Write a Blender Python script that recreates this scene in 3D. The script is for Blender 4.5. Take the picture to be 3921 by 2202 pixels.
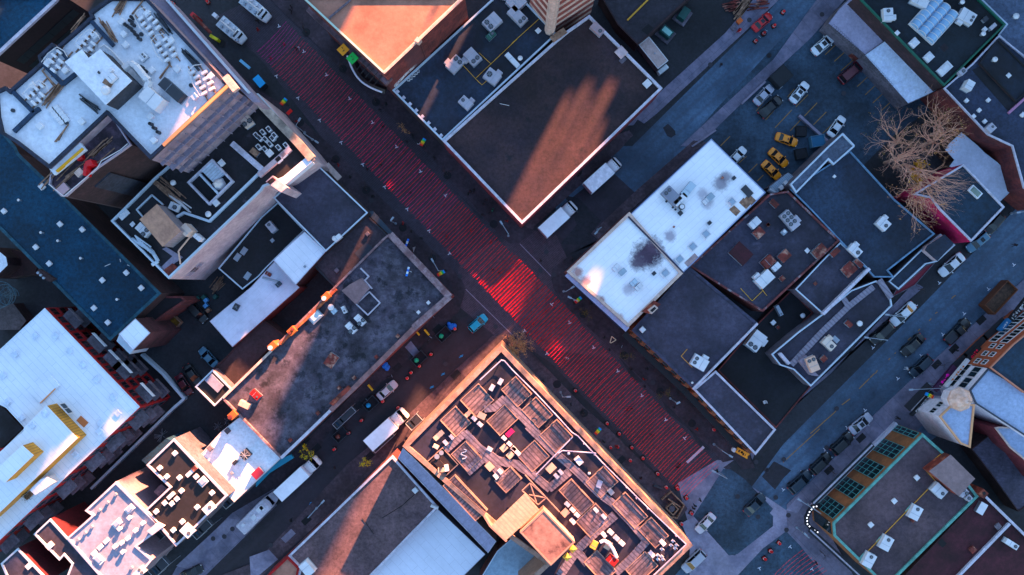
import bpy, bmesh, math, random
from mathutils import Vector
R = math.radians
random.seed(7)
scene = bpy.context.scene
for o in list(bpy.data.objects): bpy.data.objects.remove(o)
COL = scene.collection
# ------------------------------------------------ camera, sky, sun, exposure
H = 150.0                     # flying height of the camera in metres
S = 21.5                      # photograph pixels per metre on the ground
cam_d = bpy.data.cameras.new('camera'); cam = bpy.data.objects.new('camera', cam_d); COL.objects.link(cam)
cam.location = (0, 0, H); cam_d.sensor_width = 36; cam_d.lens = 36 * H * S / 3921.0
cam_d.clip_start = 1; cam_d.clip_end = 3000
scene.camera = cam
SUN_EL, SUN_AZ = 16.0, 63.0   # elevation; direction towards the sun, counter-clockwise from +x
w = bpy.data.worlds.new('World'); scene.world = w; w.use_nodes = True
nt = w.node_tree; bg = nt.nodes['Background']
sky = nt.nodes.new('ShaderNodeTexSky'); sky.sky_type = 'NISHITA'; sky.sun_disc = False
sky.sun_elevation = R(SUN_EL); sky.sun_rotation = R(90 - SUN_AZ)
sky.air_density = 1.6; sky.dust_density = 0.6; sky.ozone_density = 3.5
tint = nt.nodes.new('ShaderNodeMix'); tint.data_type = 'RGBA'; tint.blend_type = 'MULTIPLY'; tint.inputs[0].default_value = 1; tint.inputs[7].default_value = (.93, .94, 1.0, 1)
nt.links.new(sky.outputs[0], tint.inputs[6]); nt.links.new(tint.outputs[2], bg.inputs[0]); bg.inputs[1].default_value = 0.05
sl = bpy.data.lights.new('sun', 'SUN'); so = bpy.data.objects.new('sun', sl); COL.objects.link(so)
sl.energy = 4.5; sl.angle = R(0.8); sl.color = (1.0, 0.39, 0.19)
sd = Vector((math.cos(R(SUN_AZ)) * math.cos(R(SUN_EL)), math.sin(R(SUN_AZ)) * math.cos(R(SUN_EL)), math.sin(R(SUN_EL))))
so.rotation_euler = (-sd).to_track_quat('-Z', 'Y').to_euler(); so.location = sd * 400
scene.view_settings.view_transform = 'Standard'; scene.view_settings.look = 'None'
scene.view_settings.gamma = 1; scene.view_settings.exposure = 3.3
# ------------------------------------------------ placing: survey marks in the photo -> metres at a given height
TX = dict(A=0, B=980, C=1960, D=2921); TY = {'1': 0, '2': 550, '3': 1100, '4': 1642}
def pts(s):
    out = []; t = None; buf = []
    for k in s.split():
        if k[0].isalpha(): t = k; continue
        buf.append(float(k))
        if len(buf) == 2:
            if t == 'X': out.append(tuple(buf))
            elif t == 'O': out.append((buf[0] / .65697, buf[1] / .65697))
            else: out.append((TX[t[0]] + buf[0] / 2.576, TY[t[1]] + buf[1] / 2.576))
            buf = []
    return out
def W(p, z=0.0):
    k = (H - z) / H / S
    return ((p[0] - 1960.5) * k, (1101 - p[1]) * k)
def P(s, z=0.0): return [W(p, z) for p in pts(s)]
def ccw(p):
    a = sum(p[i][0] * p[(i + 1) % len(p)][1] - p[(i + 1) % len(p)][0] * p[i][1] for i in range(len(p)))
    return p if a > 0 else p[::-1]
def inset(p, d):
    p = ccw(p); n = len(p); out = []
    for i in range(n):
        a, b, c = Vector(p[i - 1]), Vector(p[i]), Vector(p[(i + 1) % n])
        e1 = (b - a).normalized(); e2 = (c - b).normalized()
        n1 = Vector((-e1.y, e1.x)); n2 = Vector((-e2.y, e2.x)); m = n1 + n2
        if m.length < 1e-4: m = n1
        m = m.normalized(); k = d / max(.35, m.dot(n1)); q = b + m * k; out.append((q.x, q.y))
    return out
G = 42.9                      # the street grid, degrees
# ------------------------------------------------ materials
MATS = {}
def deep(c):                  # tune the darker paints and asphalts together
    h = max(c); f = .60 if h < .1 else (.60 + .40 * (h - .1) / .3 if h < .4 else 1); g = sum(c[:3]) / 3
    return tuple(max(0, (g + (x - g) * 1.3) * f) for x in c[:3])
def mat(name, col, v=.18, sc=.35, rough=.85, metal=0, col2=None, t2=.5, seam=None, spots=None, bump=0, emit=0, wave=None, spec=None, fine=.3, col3=None, t3=.62, sc3=.9):
    if name in MATS: return MATS[name]
    m = bpy.data.materials.new(name); m.use_nodes = True; MATS[name] = m
    col = deep(col); col2 = deep(col2) if col2 else None; col3 = deep(col3) if col3 else None
    n = m.node_tree.nodes; L = m.node_tree.links; b = n['Principled BSDF']
    tc = n.new('ShaderNodeTexCoord'); geo = n.new('ShaderNodeNewGeometry')
    def noise(s, d=4, ro=.6):
        q = n.new('ShaderNodeTexNoise'); q.inputs['Scale'].default_value = s; q.inputs['Detail'].default_value = d
        q.inputs['Roughness'].default_value = ro; L.new(geo.outputs['Position'], q.inputs['Vector']); return q.outputs['Fac']
    def ramp(f, lo, hi, a=0., c=1.):
        q = n.new('ShaderNodeMapRange'); q.inputs[1].default_value = lo; q.inputs[2].default_value = hi
        q.inputs[3].default_value = a; q.inputs[4].default_value = c; L.new(f, q.inputs[0]); return q.outputs[0]
    def mix(f, A, B, mode='MIX'):
        q = n.new('ShaderNodeMix'); q.data_type = 'RGBA'; q.blend_type = mode
        if isinstance(f, float): q.inputs[0].default_value = f
        else: L.new(f, q.inputs[0])
        for i, x in ((6, A), (7, B)):
            if isinstance(x, tuple): q.inputs[i].default_value = (*x[:3], 1)
            else: L.new(x, q.inputs[i])
        return q.outputs[2]
    def math_(op, a, c):
        q = n.new('ShaderNodeMath'); q.operation = op; q.use_clamp = False
        for i, x in ((0, a), (1, c)):
            if isinstance(x, (int, float)): q.inputs[i].default_value = x
            else: L.new(x, q.inputs[i])
        return q.outputs[0]
    c = tuple(col)
    if col2: c = mix(ramp(noise(sc, 6), t2 - .07, t2 + .1), c, tuple(col2))
    if col3: c = mix(ramp(noise(sc3, 7, .7), t3 - .03, t3 + .05), c, tuple(col3))
    if v:
        vv_ = v * (1.5 if max(col) < .2 else 1); big = ramp(noise(sc * .6, 4, .65), .36, .64, 1 - vv_, 1 + vv_); q = n.new('ShaderNodeCombineColor')
        for i in range(3): L.new(big, q.inputs[i])
        c = mix(1., c, q.outputs[0], 'MULTIPLY')
    if fine:
        fi_ = fine * (1.25 if max(col) < .2 else .55); sm = ramp(noise(1.7, 4, .75), .34, .66, 1 - fi_, 1 + fi_); q = n.new('ShaderNodeCombineColor')
        for i in range(3): L.new(sm, q.inputs[i])
        c = mix(1., c, q.outputs[0], 'MULTIPLY')
    if seam:   # (angle, length, width, mortar, colour)
        mp = n.new('ShaderNodeMapping'); mp.inputs['Rotation'].default_value = (0, 0, R(-seam[0]) )
        L.new(geo.outputs['Position'], mp.inputs[0]); bt = n.new('ShaderNodeTexBrick'); L.new(mp.outputs[0], bt.inputs[0])
        bt.inputs['Scale'].default_value = 1; bt.inputs['Brick Width'].default_value = seam[1]; bt.inputs['Row Height'].default_value = seam[2]
        bt.inputs['Mortar Size'].default_value = seam[3]; bt.inputs['Mortar Smooth'].default_value = .3; bt.offset = .37; bt.offset_frequency = 2
        f = bt.outputs['Fac']; f = math_('MULTIPLY', f, seam[5] if len(seam) > 5 else .8)
        bt.inputs['Color1'].default_value = (1, 1, 1, 1); bt.inputs['Color2'].default_value = (.88, .88, .9, 1)
        c = mix(1., c, bt.outputs['Color'], 'MULTIPLY') if len(seam) > 6 else c
        c = mix(f, c, tuple(seam[4]))
    if wave:   # (angle, period, colour, strength)
        mp = n.new('ShaderNodeMapping'); mp.inputs['Rotation'].default_value = (0, 0, R(-wave[0])); L.new(geo.outputs['Position'], mp.inputs[0])
        wt = n.new('ShaderNodeTexWave'); wt.inputs['Scale'].default_value = .314 / wave[1]; wt.inputs['Distortion'].default_value = wave[4] if len(wave) > 4 else .4
        wt.inputs['Detail'].default_value = 2; wt.inputs['Detail Scale'].default_value = 1; L.new(mp.outputs[0], wt.inputs[0])
        c = mix(math_('MULTIPLY', ramp(wt.outputs['Fac'], .0, .45, 1, 0), wave[3]), c, tuple(wave[2]))
    if spots:  # dirt and burn marks with a place of their own: (x, y, radius, colour, strength)
        nz = noise(1.3, 8, .75)
        for (x, y, r, sc_, st) in spots:
            d = n.new('ShaderNodeVectorMath'); d.operation = 'SUBTRACT'; L.new(geo.outputs['Position'], d.inputs[0]); d.inputs[1].default_value = (x, y, 0)
            d2 = n.new('ShaderNodeVectorMath'); d2.operation = 'MULTIPLY'; L.new(d.outputs[0], d2.inputs[0]); d2.inputs[1].default_value = (1, 1, 0)
            d3 = n.new('ShaderNodeVectorMath'); d3.operation = 'LENGTH'; L.new(d2.outputs[0], d3.inputs[0])
            f = ramp(math_('ADD', math_('DIVIDE', d3.outputs['Value'], r), math_('MULTIPLY', nz, 1.4)), 1.15, 1.75, st, 0)
            c = mix(f, c, tuple(sc_))
    if isinstance(c, tuple): b.inputs['Base Color'].default_value = (*c[:3], 1)
    else: L.new(c, b.inputs['Base Color'])
    b.inputs['Roughness'].default_value = rough; b.inputs['Metallic'].default_value = metal
    if spec is not None: b.inputs['Specular IOR Level'].default_value = spec
    if bump:
        bp = n.new('ShaderNodeBump'); bp.inputs['Strength'].default_value = bump; bp.inputs['Distance'].default_value = .05
        L.new(noise(3.0, 8, .7), bp.inputs['Height']); L.new(bp.outputs[0], b.inputs['Normal'])
    if emit:
        L.new(b.inputs['Base Color'].links[0].from_socket, b.inputs['Emission Color']) if b.inputs['Base Color'].links else None
        if not b.inputs['Base Color'].links: b.inputs['Emission Color'].default_value = (*col, 1)
        b.inputs['Emission Strength'].default_value = emit
    return m
def flat(name, col, rough=.5, metal=0, **k): return mat(name, col, v=.06, sc=.8, rough=rough, metal=metal, fine=.06, **k)
# ------------------------------------------------ mesh building
def cs(a): return math.cos(R(a)), math.sin(R(a))
class MB:
    def __init__(s): s.v = []; s.f = []
    def add(s, v, f):
        k = len(s.v); s.v += [tuple(q) for q in v]; s.f += [tuple(i + k for i in q) for q in f]; return s
    def prism(s, p, z0, z1, top=True, bot=False, p2=None):
        p = ccw(p); n = len(p); q = p2 if p2 else p
        v = [(x, y, z0) for x, y in p] + [(x, y, z1) for x, y in q]
        f = [(i, (i + 1) % n, n + (i + 1) % n, n + i) for i in range(n)]
        if top: f.append(tuple(range(n, 2 * n)))
        if bot: f.append(tuple(range(n - 1, -1, -1)))
        return s.add(v, f)
    def sheet(s, p, z): p = ccw(p); return s.add([(x, y, z) for x, y in p], [tuple(range(len(p)))])
    def ring(s, p, w, z0, z1):
        p = ccw(p); q = inset(p, w); n = len(p)
        v = [(x, y, z0) for x, y in p] + [(x, y, z1) for x, y in p] + [(x, y, z1) for x, y in q] + [(x, y, z0) for x, y in q]
        f = []
        for i in range(n):
            j = (i + 1) % n
            f += [(i, j, n + j, n + i), (n + i, n + j, 2 * n + j, 2 * n + i), (2 * n + i, 2 * n + j, 3 * n + j, 3 * n + i)]
        return s.add(v, f)
    def box(s, x, y, z0, z1, lx, ly, a=0, top=1.0, dx=0, dy=0):
        c, d = cs(a); v = []
        for z, k in ((z0, 1), (z1, top)):
            for u, w_ in ((-1, -1), (1, -1), (1, 1), (-1, 1)):
                X = u * lx / 2 * k + (dx if z == z1 else 0); Y = w_ * ly / 2 * k + (dy if z == z1 else 0); v.append((x + X * c - Y * d, y + X * d + Y * c, z))
        return s.add(v, [(3, 2, 1, 0), (4, 5, 6, 7), (0, 1, 5, 4), (1, 2, 6, 5), (2, 3, 7, 6), (3, 0, 4, 7)])
    def cyl(s, x, y, z0, z1, r, n=12, r2=None, cap=True):
        r2 = r if r2 is None else r2
        v = [(x + r * math.cos(6.2832 * i / n), y + r * math.sin(6.2832 * i / n), z0) for i in range(n)] + [(x + r2 * math.cos(6.2832 * i / n), y + r2 * math.sin(6.2832 * i / n), z1) for i in range(n)]
        f = [(i, (i + 1) % n, n + (i + 1) % n, n + i) for i in range(n)]
        if cap: f += [tuple(range(n, 2 * n)), tuple(range(n - 1, -1, -1))]
        return s.add(v, f)
    def tube(s, a, b, r, n=6, r2=None):
        a = Vector(a); b = Vector(b); r2 = r if r2 is None else r2; d = (b - a)
        if d.length < 1e-5: return s
        d.normalize(); u = d.cross(Vector((0, 0, 1)))
        if u.length < .05: u = d.cross(Vector((1, 0, 0)))
        u.normalize(); w_ = d.cross(u); v = []
        for c, rr in ((a, r), (b, r2)):
            for i in range(n):
                t = 6.2832 * i / n; v.append(tuple(c + (u * math.cos(t) + w_ * math.sin(t)) * rr))
        f = [(i, n + i, n + (i + 1) % n, (i + 1) % n) for i in range(n)] + [tuple(range(n)), tuple(range(2 * n - 1, n - 1, -1))]
        return s.add(v, f)
    def path(s, P3, r, n=6):
        for a, b in zip(P3, P3[1:]): s.tube(a, b, r, n)
        return s
    def strip(s, P2, w_, z0, z1):     # a walkway of boxes along a line
        for i_, (a, b) in enumerate(zip(P2, P2[1:])):
            z1 += (.004, -.004)[i_ % 2] if i_ else 0
            dx, dy = b[0] - a[0], b[1] - a[1]; l = math.hypot(dx, dy)
            s.box((a[0] + b[0]) / 2, (a[1] + b[1]) / 2, z0, z1, l + w_ * .3, w_, math.degrees(math.atan2(dy, dx)))
        return s
    def ball(s, x, y, z, r, n=8, m=5, sz=1):
        v = [(x, y, z + r * sz)]; f = []
        for j in range(1, m):
            t = math.pi * j / m
            for i in range(n): v.append((x + r * math.sin(t) * math.cos(6.2832 * i / n), y + r * math.sin(t) * math.sin(6.2832 * i / n), z + r * sz * math.cos(t)))
        v.append((x, y, z - r * sz)); L_ = len(v) - 1
        for i in range(n):
            f.append((0, 1 + i, 1 + (i + 1) % n)); f.append((L_, L_ - n + (i + 1) % n, L_ - n + i))
        for j in range(m - 2):
            for i in range(n):
                a = 1 + j * n + i; b = 1 + j * n + (i + 1) % n; f.append((a, a + n, b + n, b))
        return s.add(v, f)
    def build(s, name, m, parent=None, smooth=False):
        if not s.v: return None
        if parent: L_ = parent['_loc'] if '_loc' in parent else (0, 0, 0)
        else:
            xs = [q[0] for q in s.v]; ys = [q[1] for q in s.v]; L_ = ((min(xs) + max(xs)) / 2, (min(ys) + max(ys)) / 2, min(q[2] for q in s.v))
        me = bpy.data.meshes.new(name); me.from_pydata([(a - L_[0], b - L_[1], c - L_[2]) for a, b, c in s.v], [], s.f)
        me.materials.append(m)
        if smooth:
            for q in me.polygons: q.use_smooth = True
        o = bpy.data.objects.new(name, me); COL.objects.link(o)
        if parent: o.parent = parent; o['_loc'] = L_
        else: o.location = L_; o['_loc'] = L_
        return o
TOPS = []
def tag(o, label, cat, group=None, kind=None):
    if label: o['label'] = label
    if cat: o['category'] = cat
    if group: o['group'] = group
    if kind: o['kind'] = kind
    TOPS.append(o); return o
def root(name, x, y, z, label, cat, group=None):
    o = bpy.data.objects.new(name, None); COL.objects.link(o); o.location = (x, y, z); o['_loc'] = (x, y, z); o.empty_display_size = .3
    return tag(o, label, cat, group)
def struct(name, mb, m): o = mb.build(name, m); o['kind'] = 'structure'; return o
def mesh_only(mb, name, m):
    me = bpy.data.meshes.new(name); me.from_pydata(mb.v, [], mb.f); me.materials.append(m); return me
def link(name, me, loc, rz=0, parent=None, sc=None):
    o = bpy.data.objects.new(name, me); COL.objects.link(o); o.location = loc; o.rotation_euler = (0, 0, rz)
    if sc: o.scale = sc
    if parent: o.parent = parent
    return o
def copy_tree(o, parent=None):
    c = o.copy(); COL.objects.link(c)
    if parent: c.parent = parent
    for ch in [k for k in bpy.data.objects if k.parent == o]: copy_tree(ch, c)
    return c
# ------------------------------------------------ palette
WHITE = (.74, .76, .8)
m_asph = mat('dark_asphalt', (.030, .031, .040), .3, .12, col2=(.018, .018, .026), t2=.55, rough=.8)
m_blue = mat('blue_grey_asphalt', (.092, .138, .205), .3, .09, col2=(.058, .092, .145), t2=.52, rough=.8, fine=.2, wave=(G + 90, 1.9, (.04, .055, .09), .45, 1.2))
m_lot = mat('car_park_asphalt', (.056, .088, .130), .35, .12, col2=(.034, .056, .086), t2=.5, rough=.85, col3=(.016, .02, .03), t3=.66, sc3=.5)
m_mauve = mat('mauve_asphalt', (.052, .040, .058), .3, .12, col2=(.036, .028, .042), t2=.52, rough=.8, fine=.2)
m_pave = mat('main_street_pavers', (.056, .044, .062), .22, .1, col2=(.038, .032, .047), t2=.5, rough=.8, seam=(G, 3.0, .32, .03, (.085, .06, .085), .5))
m_cross = mat('pink_glow_pavers', (.092, .058, .078), .22, .1, col2=(.066, .042, .06), t2=.5, rough=.8, seam=(G, 4.0, .3, .03, (.15, .10, .12), .45))  # pavers coloured pinker and lighter for the warm glow over the junction
m_walk = mat('mauve_concrete', (.115, .082, .098), .25, .25, col2=(.085, .06, .076), rough=.9, seam=(G, 3.2, 1.6, .03, (.045, .03, .04), .6))
m_walkd = mat('dark_pavement', (.066, .048, .062), .25, .25, col2=(.048, .036, .048), rough=.9, seam=(G + 90, 6.0, 2.1, .03, (.03, .022, .03), .5))
m_walkb = mat('lavender_concrete', (.21, .19, .25), .2, .25, col2=(.15, .145, .20), rough=.9, seam=(G, 2.6, 6.0, .04, (.07, .06, .085), .6))
m_pale = mat('pale_crossing_concrete', (.27, .25, .32), .2, .2, col2=(.19, .18, .25), rough=.85)
m_patch = mat('fresh_asphalt_patch', (.026, .024, .034), .15, .3, rough=.8)
m_curb = flat('kerb_stone', (.14, .11, .14), .9)
m_paint = flat('white_road_paint', (.55, .55, .62), .7)
m_ypaint = flat('yellow_road_paint', (.30, .16, .06), .7)
# ------------------------------------------------ the ground and the streets
struct('ground', MB().sheet([(-900, -900), (900, -900), (900, 900), (-900, 900)], -.02), m_asph)
def slab(name, s, m, z=.0, h=.13):
    p = P(s, z); return struct(name, MB().prism(p, z - .02, z + h), m)
def sheet(name, s, z, m): return struct(name, MB().sheet(P(s), z), m)
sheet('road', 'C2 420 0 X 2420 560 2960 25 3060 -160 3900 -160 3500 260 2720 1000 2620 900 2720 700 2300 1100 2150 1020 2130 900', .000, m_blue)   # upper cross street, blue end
sheet('car_park', 'X 2620 560 2740 420 2990 150 3300 -60 3560 420 3420 520 3240 700 2950 760 2720 540', .006, m_lot)
sheet('side_road', 'X 2050 870 2330 645 2440 745 2600 640 2700 560 2190 1030 2100 930', .006, m_mauve)
sheet('main_street', 'X 960 0 1175 0 1590 545 2170 1000 2700 1700 2800 1790 2640 1900 2570 1870 2110 1390 1960 1290 1780 1090 1320 640 1010 240 830 60', .010, m_pave)
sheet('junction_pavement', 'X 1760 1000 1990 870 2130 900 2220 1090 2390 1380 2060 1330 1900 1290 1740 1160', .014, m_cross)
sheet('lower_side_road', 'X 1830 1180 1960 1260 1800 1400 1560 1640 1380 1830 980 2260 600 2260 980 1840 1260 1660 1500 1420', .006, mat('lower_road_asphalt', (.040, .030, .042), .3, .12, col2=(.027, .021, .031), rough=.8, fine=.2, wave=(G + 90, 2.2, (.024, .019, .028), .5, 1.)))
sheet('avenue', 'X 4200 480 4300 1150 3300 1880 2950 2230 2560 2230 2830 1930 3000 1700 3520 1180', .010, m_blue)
sheet('crossing', 'X 2595 1850 2745 1762 2810 1762 2770 1790 3020 1960 3130 1995 2985 2230 2700 2230 2620 1950', .016, m_pale)
sheet('crossing_centre', 'C4 2085 395 2160 400 2300 500 2576 790 2200 1250 2130 1240 1800 900 1790 860', .022, m_lot)
sheet('crossing_centre', 'D4 -100 670 100 860 100 960 -250 1235 -340 1250 -600 1000', .024, m_lot)
sheet('side_street_end', 'D4 0 1180 230 1010 900 1700 300 1800 -300 1500', .028, m_lot)
for s in ('C3 1040 670 1290 930 1230 935 1180 900 1110 770', 'C3 1480 1110 1960 1520 1860 1490 1740 1400 1530 1230',
          'B2 1180 480 1430 720 1400 730 1270 600', 'B2 1950 450 2250 740 2200 730 2080 590', 'B1 330 1090 640 1340 600 1330 480 1230', 'C4 1750 0 1960 210 1890 210 1830 150', 'C4 2030 0 2060 20 2050 40'):
    sheet('dark_patch', s, .020, m_patch)  # dark irregular patches beside the kerbs
for s in ('C1 1490 1260 1540 1220 1610 1290 1615 1330 1570 1360 1530 1340', 'C2 520 510 660 540 880 760 700 1000 480 990 640 800', 'C1 1250 1190 1300 1240 1190 1350 1150 1290', 'D4 -10 470 110 320 280 410 200 490 120 600'):
    sheet('asphalt_patch', s, .019, m_patch)
# pavements (each a raised slab with its kerb)
SW = [('B1 150 0 860 700 1590 1400 B2 2260 740 2420 920 2500 985 C2 60 985 180 905 X 2055 860 X 2010 800 X 1470 330 X 1200 0', m_walkd),
      ('X 2040 880 C2 240 800 1070 60 C1 1150 1380 1300 1240 C1 1150 1290 C2 780 0 C2 40 780', m_walk),
      ('C1 1290 1230 1430 1120 2576 55 X 3060 -80 3010 -120 2900 -20 C1 2100 330 1470 900 1100 1240', m_walkb),
      ('C1 2576 590 C1 1660 1443 C1 1830 1443 C1 2576 720 X 3100 150 3260 -30 3170 -60', m_walkb),
      ('C2 1790 -30 1240 450 780 885 850 950 1180 650 1930 -10', m_walk),
      ('C2 575 1095 400 1240 385 1310 C3 410 10 500 165 1060 680 1470 1100 1810 1443 C4 1930 160 C4 2080 330 2200 300 C4 2270 400 X 2890 1790 2850 1700 2420 1290 2150 1050 C2 650 1180', m_walkd),
      ('A1 1600 0 2100 430 2340 700 2576 900 B1 320 1070 540 1260 800 1490 B2 1180 480 1430 730 1650 960 1900 1190 2020 1330 2060 1400 B3 2060 60 2000 240 B3 1180 1000 730 1430 B4 640 170 B4 140 650 X 980 1960 900 2040 860 2000 1300 1560 1700 1160 1480 950 1100 560 700 150', m_walkd),
      ('X 1050 1870 A4 2290 830 1740 1370 X 640 2240 740 2250 X 1085 1910', m_walkb),
      ('C3 0 470 250 700 700 1170 960 1400 C4 1270 310 1560 590 1730 780 X 2630 1950 2600 1990 2560 1990 1950 1330 1540 1720 1100 2110 950 2260 700 2260 B4 0 1310 900 350 1180 120 B3 1500 1260 1980 800 2240 570 2330 480 2430 460 2520 500 C3 30 495', m_walk),
      ('D3 1580 0 1440 130 480 975 100 1360 D4 0 60 X 2880 1760 2860 1700 3180 1430 3500 1080', m_walkb),
      ('D3 2576 -80 1440 935 1060 1290 D4 880 110 235 745 235 850 250 990 X 3020 2035 3200 2260 3300 2260 3150 2000 3560 1600 3960 1160 4050 1000', m_walkb),
      ]
for i, (s, m) in enumerate(SW): slab('pavement', s, m, 0, .13 + .001 * i)
for s, m in (('C4 1670 930 1790 860 2150 1260 2050 1460 X 2640 2230 2640 2080', m_pale), ('B3 1470 590 1530 530 1615 640 1560 690', m_pale), ('B4 250 1080 350 985 395 1030 295 1125', m_pale), ('B4 -60 1260 130 1190 220 1285 30 1443 -50 1443', m_pale),
             ('A4 1740 1350 2250 880 2370 900 1900 1390', m_pale), ('D4 225 800 350 660 390 750 340 830', m_pale), ('D3 1440 960 1520 890 1620 1000 1540 1070', m_pale),
             ('C2 800 1000 850 950 640 1150 570 1090 770 900', m_patch), ('C1 1160 1290 1240 1180 1330 1240 1200 1345', m_patch), ('C1 590 0 2250 0 2230 10 1440 20', m_walkb)):
    if '590 0' in s: continue
    struct('pavement_panel', MB().sheet(P(s), .150), m)
# T and L marks of the parking bays
Tm = MB(); Tm.box(0, 0, 0, .004, .62, .13); Tm.box(0, -.28, .0002, .0042, .13, .44)
tme = mesh_only(Tm, 'parking_mark', m_paint)
for s, a in (('B1 230 265 475 515 698 745 925 980 1152 1215 B2 1388 38 1625 280 C3 570 355 808 600 1047 832 1285 1075 1520 1312', 200), ('B1 200 745 413 962 627 1180 838 1400 B2 1052 200 1268 422 1490 640 1705 855', 20),
             ('B2 1865 515 C3 390 172 C4 1700 95', 130), ('C3 130 425 350 650 B2 1915 1080', -50), ('D3 1515 185 1285 420 1090 600 835 1390 D2 2230 1440 2480 1200 1990 1150 1745 1378 D3 1990 265 1780 470 1565 680 1335 905 1012 1218 D4 615 210 390 430 205 605', -137), ('D4 480 1380 265 1160', 45), ('C4 2440 1370', 20)):
    for p in pts(s):
        x, y = W(p); o = link('parking_mark', tme, (x, y, .032), R(a)); o['kind'] = 'structure'
yl = MB()
for a, b in zip(P('D3 470 1443 690 1250 780 1160 950 1000 1020 930 1060 890 1110 850 1240 715 1300 655 1430 520 1530 430 1640 330 1700 260 1860 110 1870 100'), P('D3 690 1250 740 1200 860 1100 1020 930 1050 900 1100 850 1130 820 1255 700 1310 645 1460 495 1550 410 1660 310 1720 245 1870 105 1900 80')):
    yl.strip([a, b], .14, .026, .030)
yl.strip(P('D4 200 330 560 0'), .14, .026, .030)
struct('centre_line', yl, m_ypaint)
LOT = ['D1 615 540 750 410', 'D1 705 605 840 485', 'D1 770 700 910 575', 'D1 930 855 1065 730', 'D1 1010 935 1145 810', 'D1 1085 1015 1225 885', 'D1 1170 1090 1305 965', 'D1 245 955 310 880', 'D1 325 1055 445 935',
       'D1 410 1145 535 1015', 'D1 500 1230 625 1105', 'D1 590 1315 720 1190', 'D1 25 1185 190 1000', 'D1 120 1260 285 1085', 'D1 270 1290 380 1175', 'C2 2060 20 2150 -70', 'C2 2240 190 2315 125', 'C2 2335 285 2420 200', 'C2 2420 370 2480 310', 'C1 2410 1095 2480 1010']
for s in LOT: struct('bay_line', MB().strip(P(s), .13, .014, .018), m_ypaint)
ml = flat('faded_stop_line', (.30, .24, .30), .8)
struct('stop_line', MB().strip(P('B3 2070 20 2530 470'), .12, .03, .034), ml)
struct('stop_line', MB().strip(P('C2 80 990 400 1310 C3 0 0'), .12, .034, .038), ml) if 0 else struct('stop_line', MB().strip(P('C2 80 990 390 1310'), .12, .034, .038), ml)
struct('wall_of_paint', MB().strip(P('C4 1890 180 1730 330'), .5, .034, .038), flat('worn_white_paint', (.42, .4, .46))).name = 'road_marking'
# ------------------------------------------------ building kit
m_brick = mat('red_brick', (.20, .055, .050), .25, .4, col2=(.13, .035, .038), rough=.95, seam=(G, .5, .22, .03, (.10, .04, .05), .5))
m_redw = mat('bright_red_brick', (.30, .022, .030), .2, .4, rough=.9)
m_dwall = mat('dark_brick_wall', (.055, .030, .034), .25, .5, rough=.95)
m_gwall = mat('grey_rendered_wall', (.16, .14, .17), .2, .4, rough=.9)
m_cream = mat('pale_pink_render', (.50, .40, .42), .15, .3, rough=.9, col2=(.42, .33, .36), seam=(G, 6, 2.6, .02, (.36, .27, .3), .5))
m_mcap = flat('metal_coping', (.48, .54, .62), .45)
m_wcap = mat('white_stone_coping', (.48, .46, .53), .15, 1., rough=.8, seam=(G, 2.4, 2.4, .03, (.3, .27, .32), .6))
m_ccap = mat('cream_stone_coping', (.50, .38, .34), .15, 1., rough=.8, seam=(G, 1.8, 1.8, .03, (.30, .2, .18), .6))
m_teal = mat('verdigris_coping', (.13, .30, .27), .25, 1.2, rough=.7, seam=(G, 2.2, 2.2, .03, (.10, .25, .23), .6))
m_green = flat('dark_green_coping', (.016, .13, .085), .6)
m_rcap = mat('rusty_red_flashing', (.20, .045, .035), .35, .9, rough=.8, col2=(.32, .12, .08), t2=.58)
m_gravel = mat('white_gravel_roof', (.66, .68, .74), .08, .3, rough=.95, fine=.22, bump=.3)
m_navy = mat('blue_black_membrane', (.026, .040, .072), .35, .1, col2=(.018, .020, .036), rough=.8, col3=(.010, .010, .018), t3=.68, sc3=.35)
m_black = mat('black_membrane', (.012, .012, .018), .3, .2, rough=.85, fine=.3)
m_tealr = mat('deep_blue_gravel_roof', (.013, .062, .118), .2, .12, col2=(.010, .048, .092), rough=.95, fine=.35, bump=.2)
m_wmem = mat('white_sheet_roof', (.74, .76, .84), .07, .2, rough=.75, seam=(G + 90, 9, 1.15, .022, (.26, .32, .42), .55), fine=.05)
m_char = mat('charcoal_weathered_roof', (.110, .100, .130), .3, .35, col2=(.065, .056, .080), rough=.9, col3=(.022, .022, .034), t3=.56, sc3=.45, fine=.3)
m_pgrey = mat('grey_purple_roof', (.066, .062, .094), .3, .14, col2=(.045, .042, .066), rough=.9, fine=.22, col3=(.10, .09, .13), t3=.64, sc3=.3)
m_dkbr = mat('dark_brown_roof', (.030, .022, .030), .3, .12, col2=(.020, .015, .022), rough=.9, fine=.25)
m_gsand = mat('sandy_gravel_roof', (.35, .185, .145), .15, .2, rough=.95, col2=(.27, .14, .11), t2=.56, fine=.22, bump=.4, col3=(.16, .085, .07), t3=.69, sc3=.25)
m_grey = mat('grey_membrane', (.27, .29, .37), .12, .25, rough=.85, col2=(.23, .25, .33))
m_glass = flat('dark_window_glass', (.010, .022, .028), .12)
m_maroon = mat('maroon_roof', (.062, .016, .024), .3, .3, rough=.9, fine=.25)
m_umber = mat('umber_roof', (.125, .085, .098), .25, .12, col2=(.085, .06, .075), rough=.9, fine=.22, col3=(.05, .04, .055), t3=.66, sc3=.3)
m_concrete = mat('pale_concrete_deck', (.26, .23, .29), .15, .25, rough=.9)
m_frame = flat('white_window_frame', (.6, .58, .6), .6)
BL = {}
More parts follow.
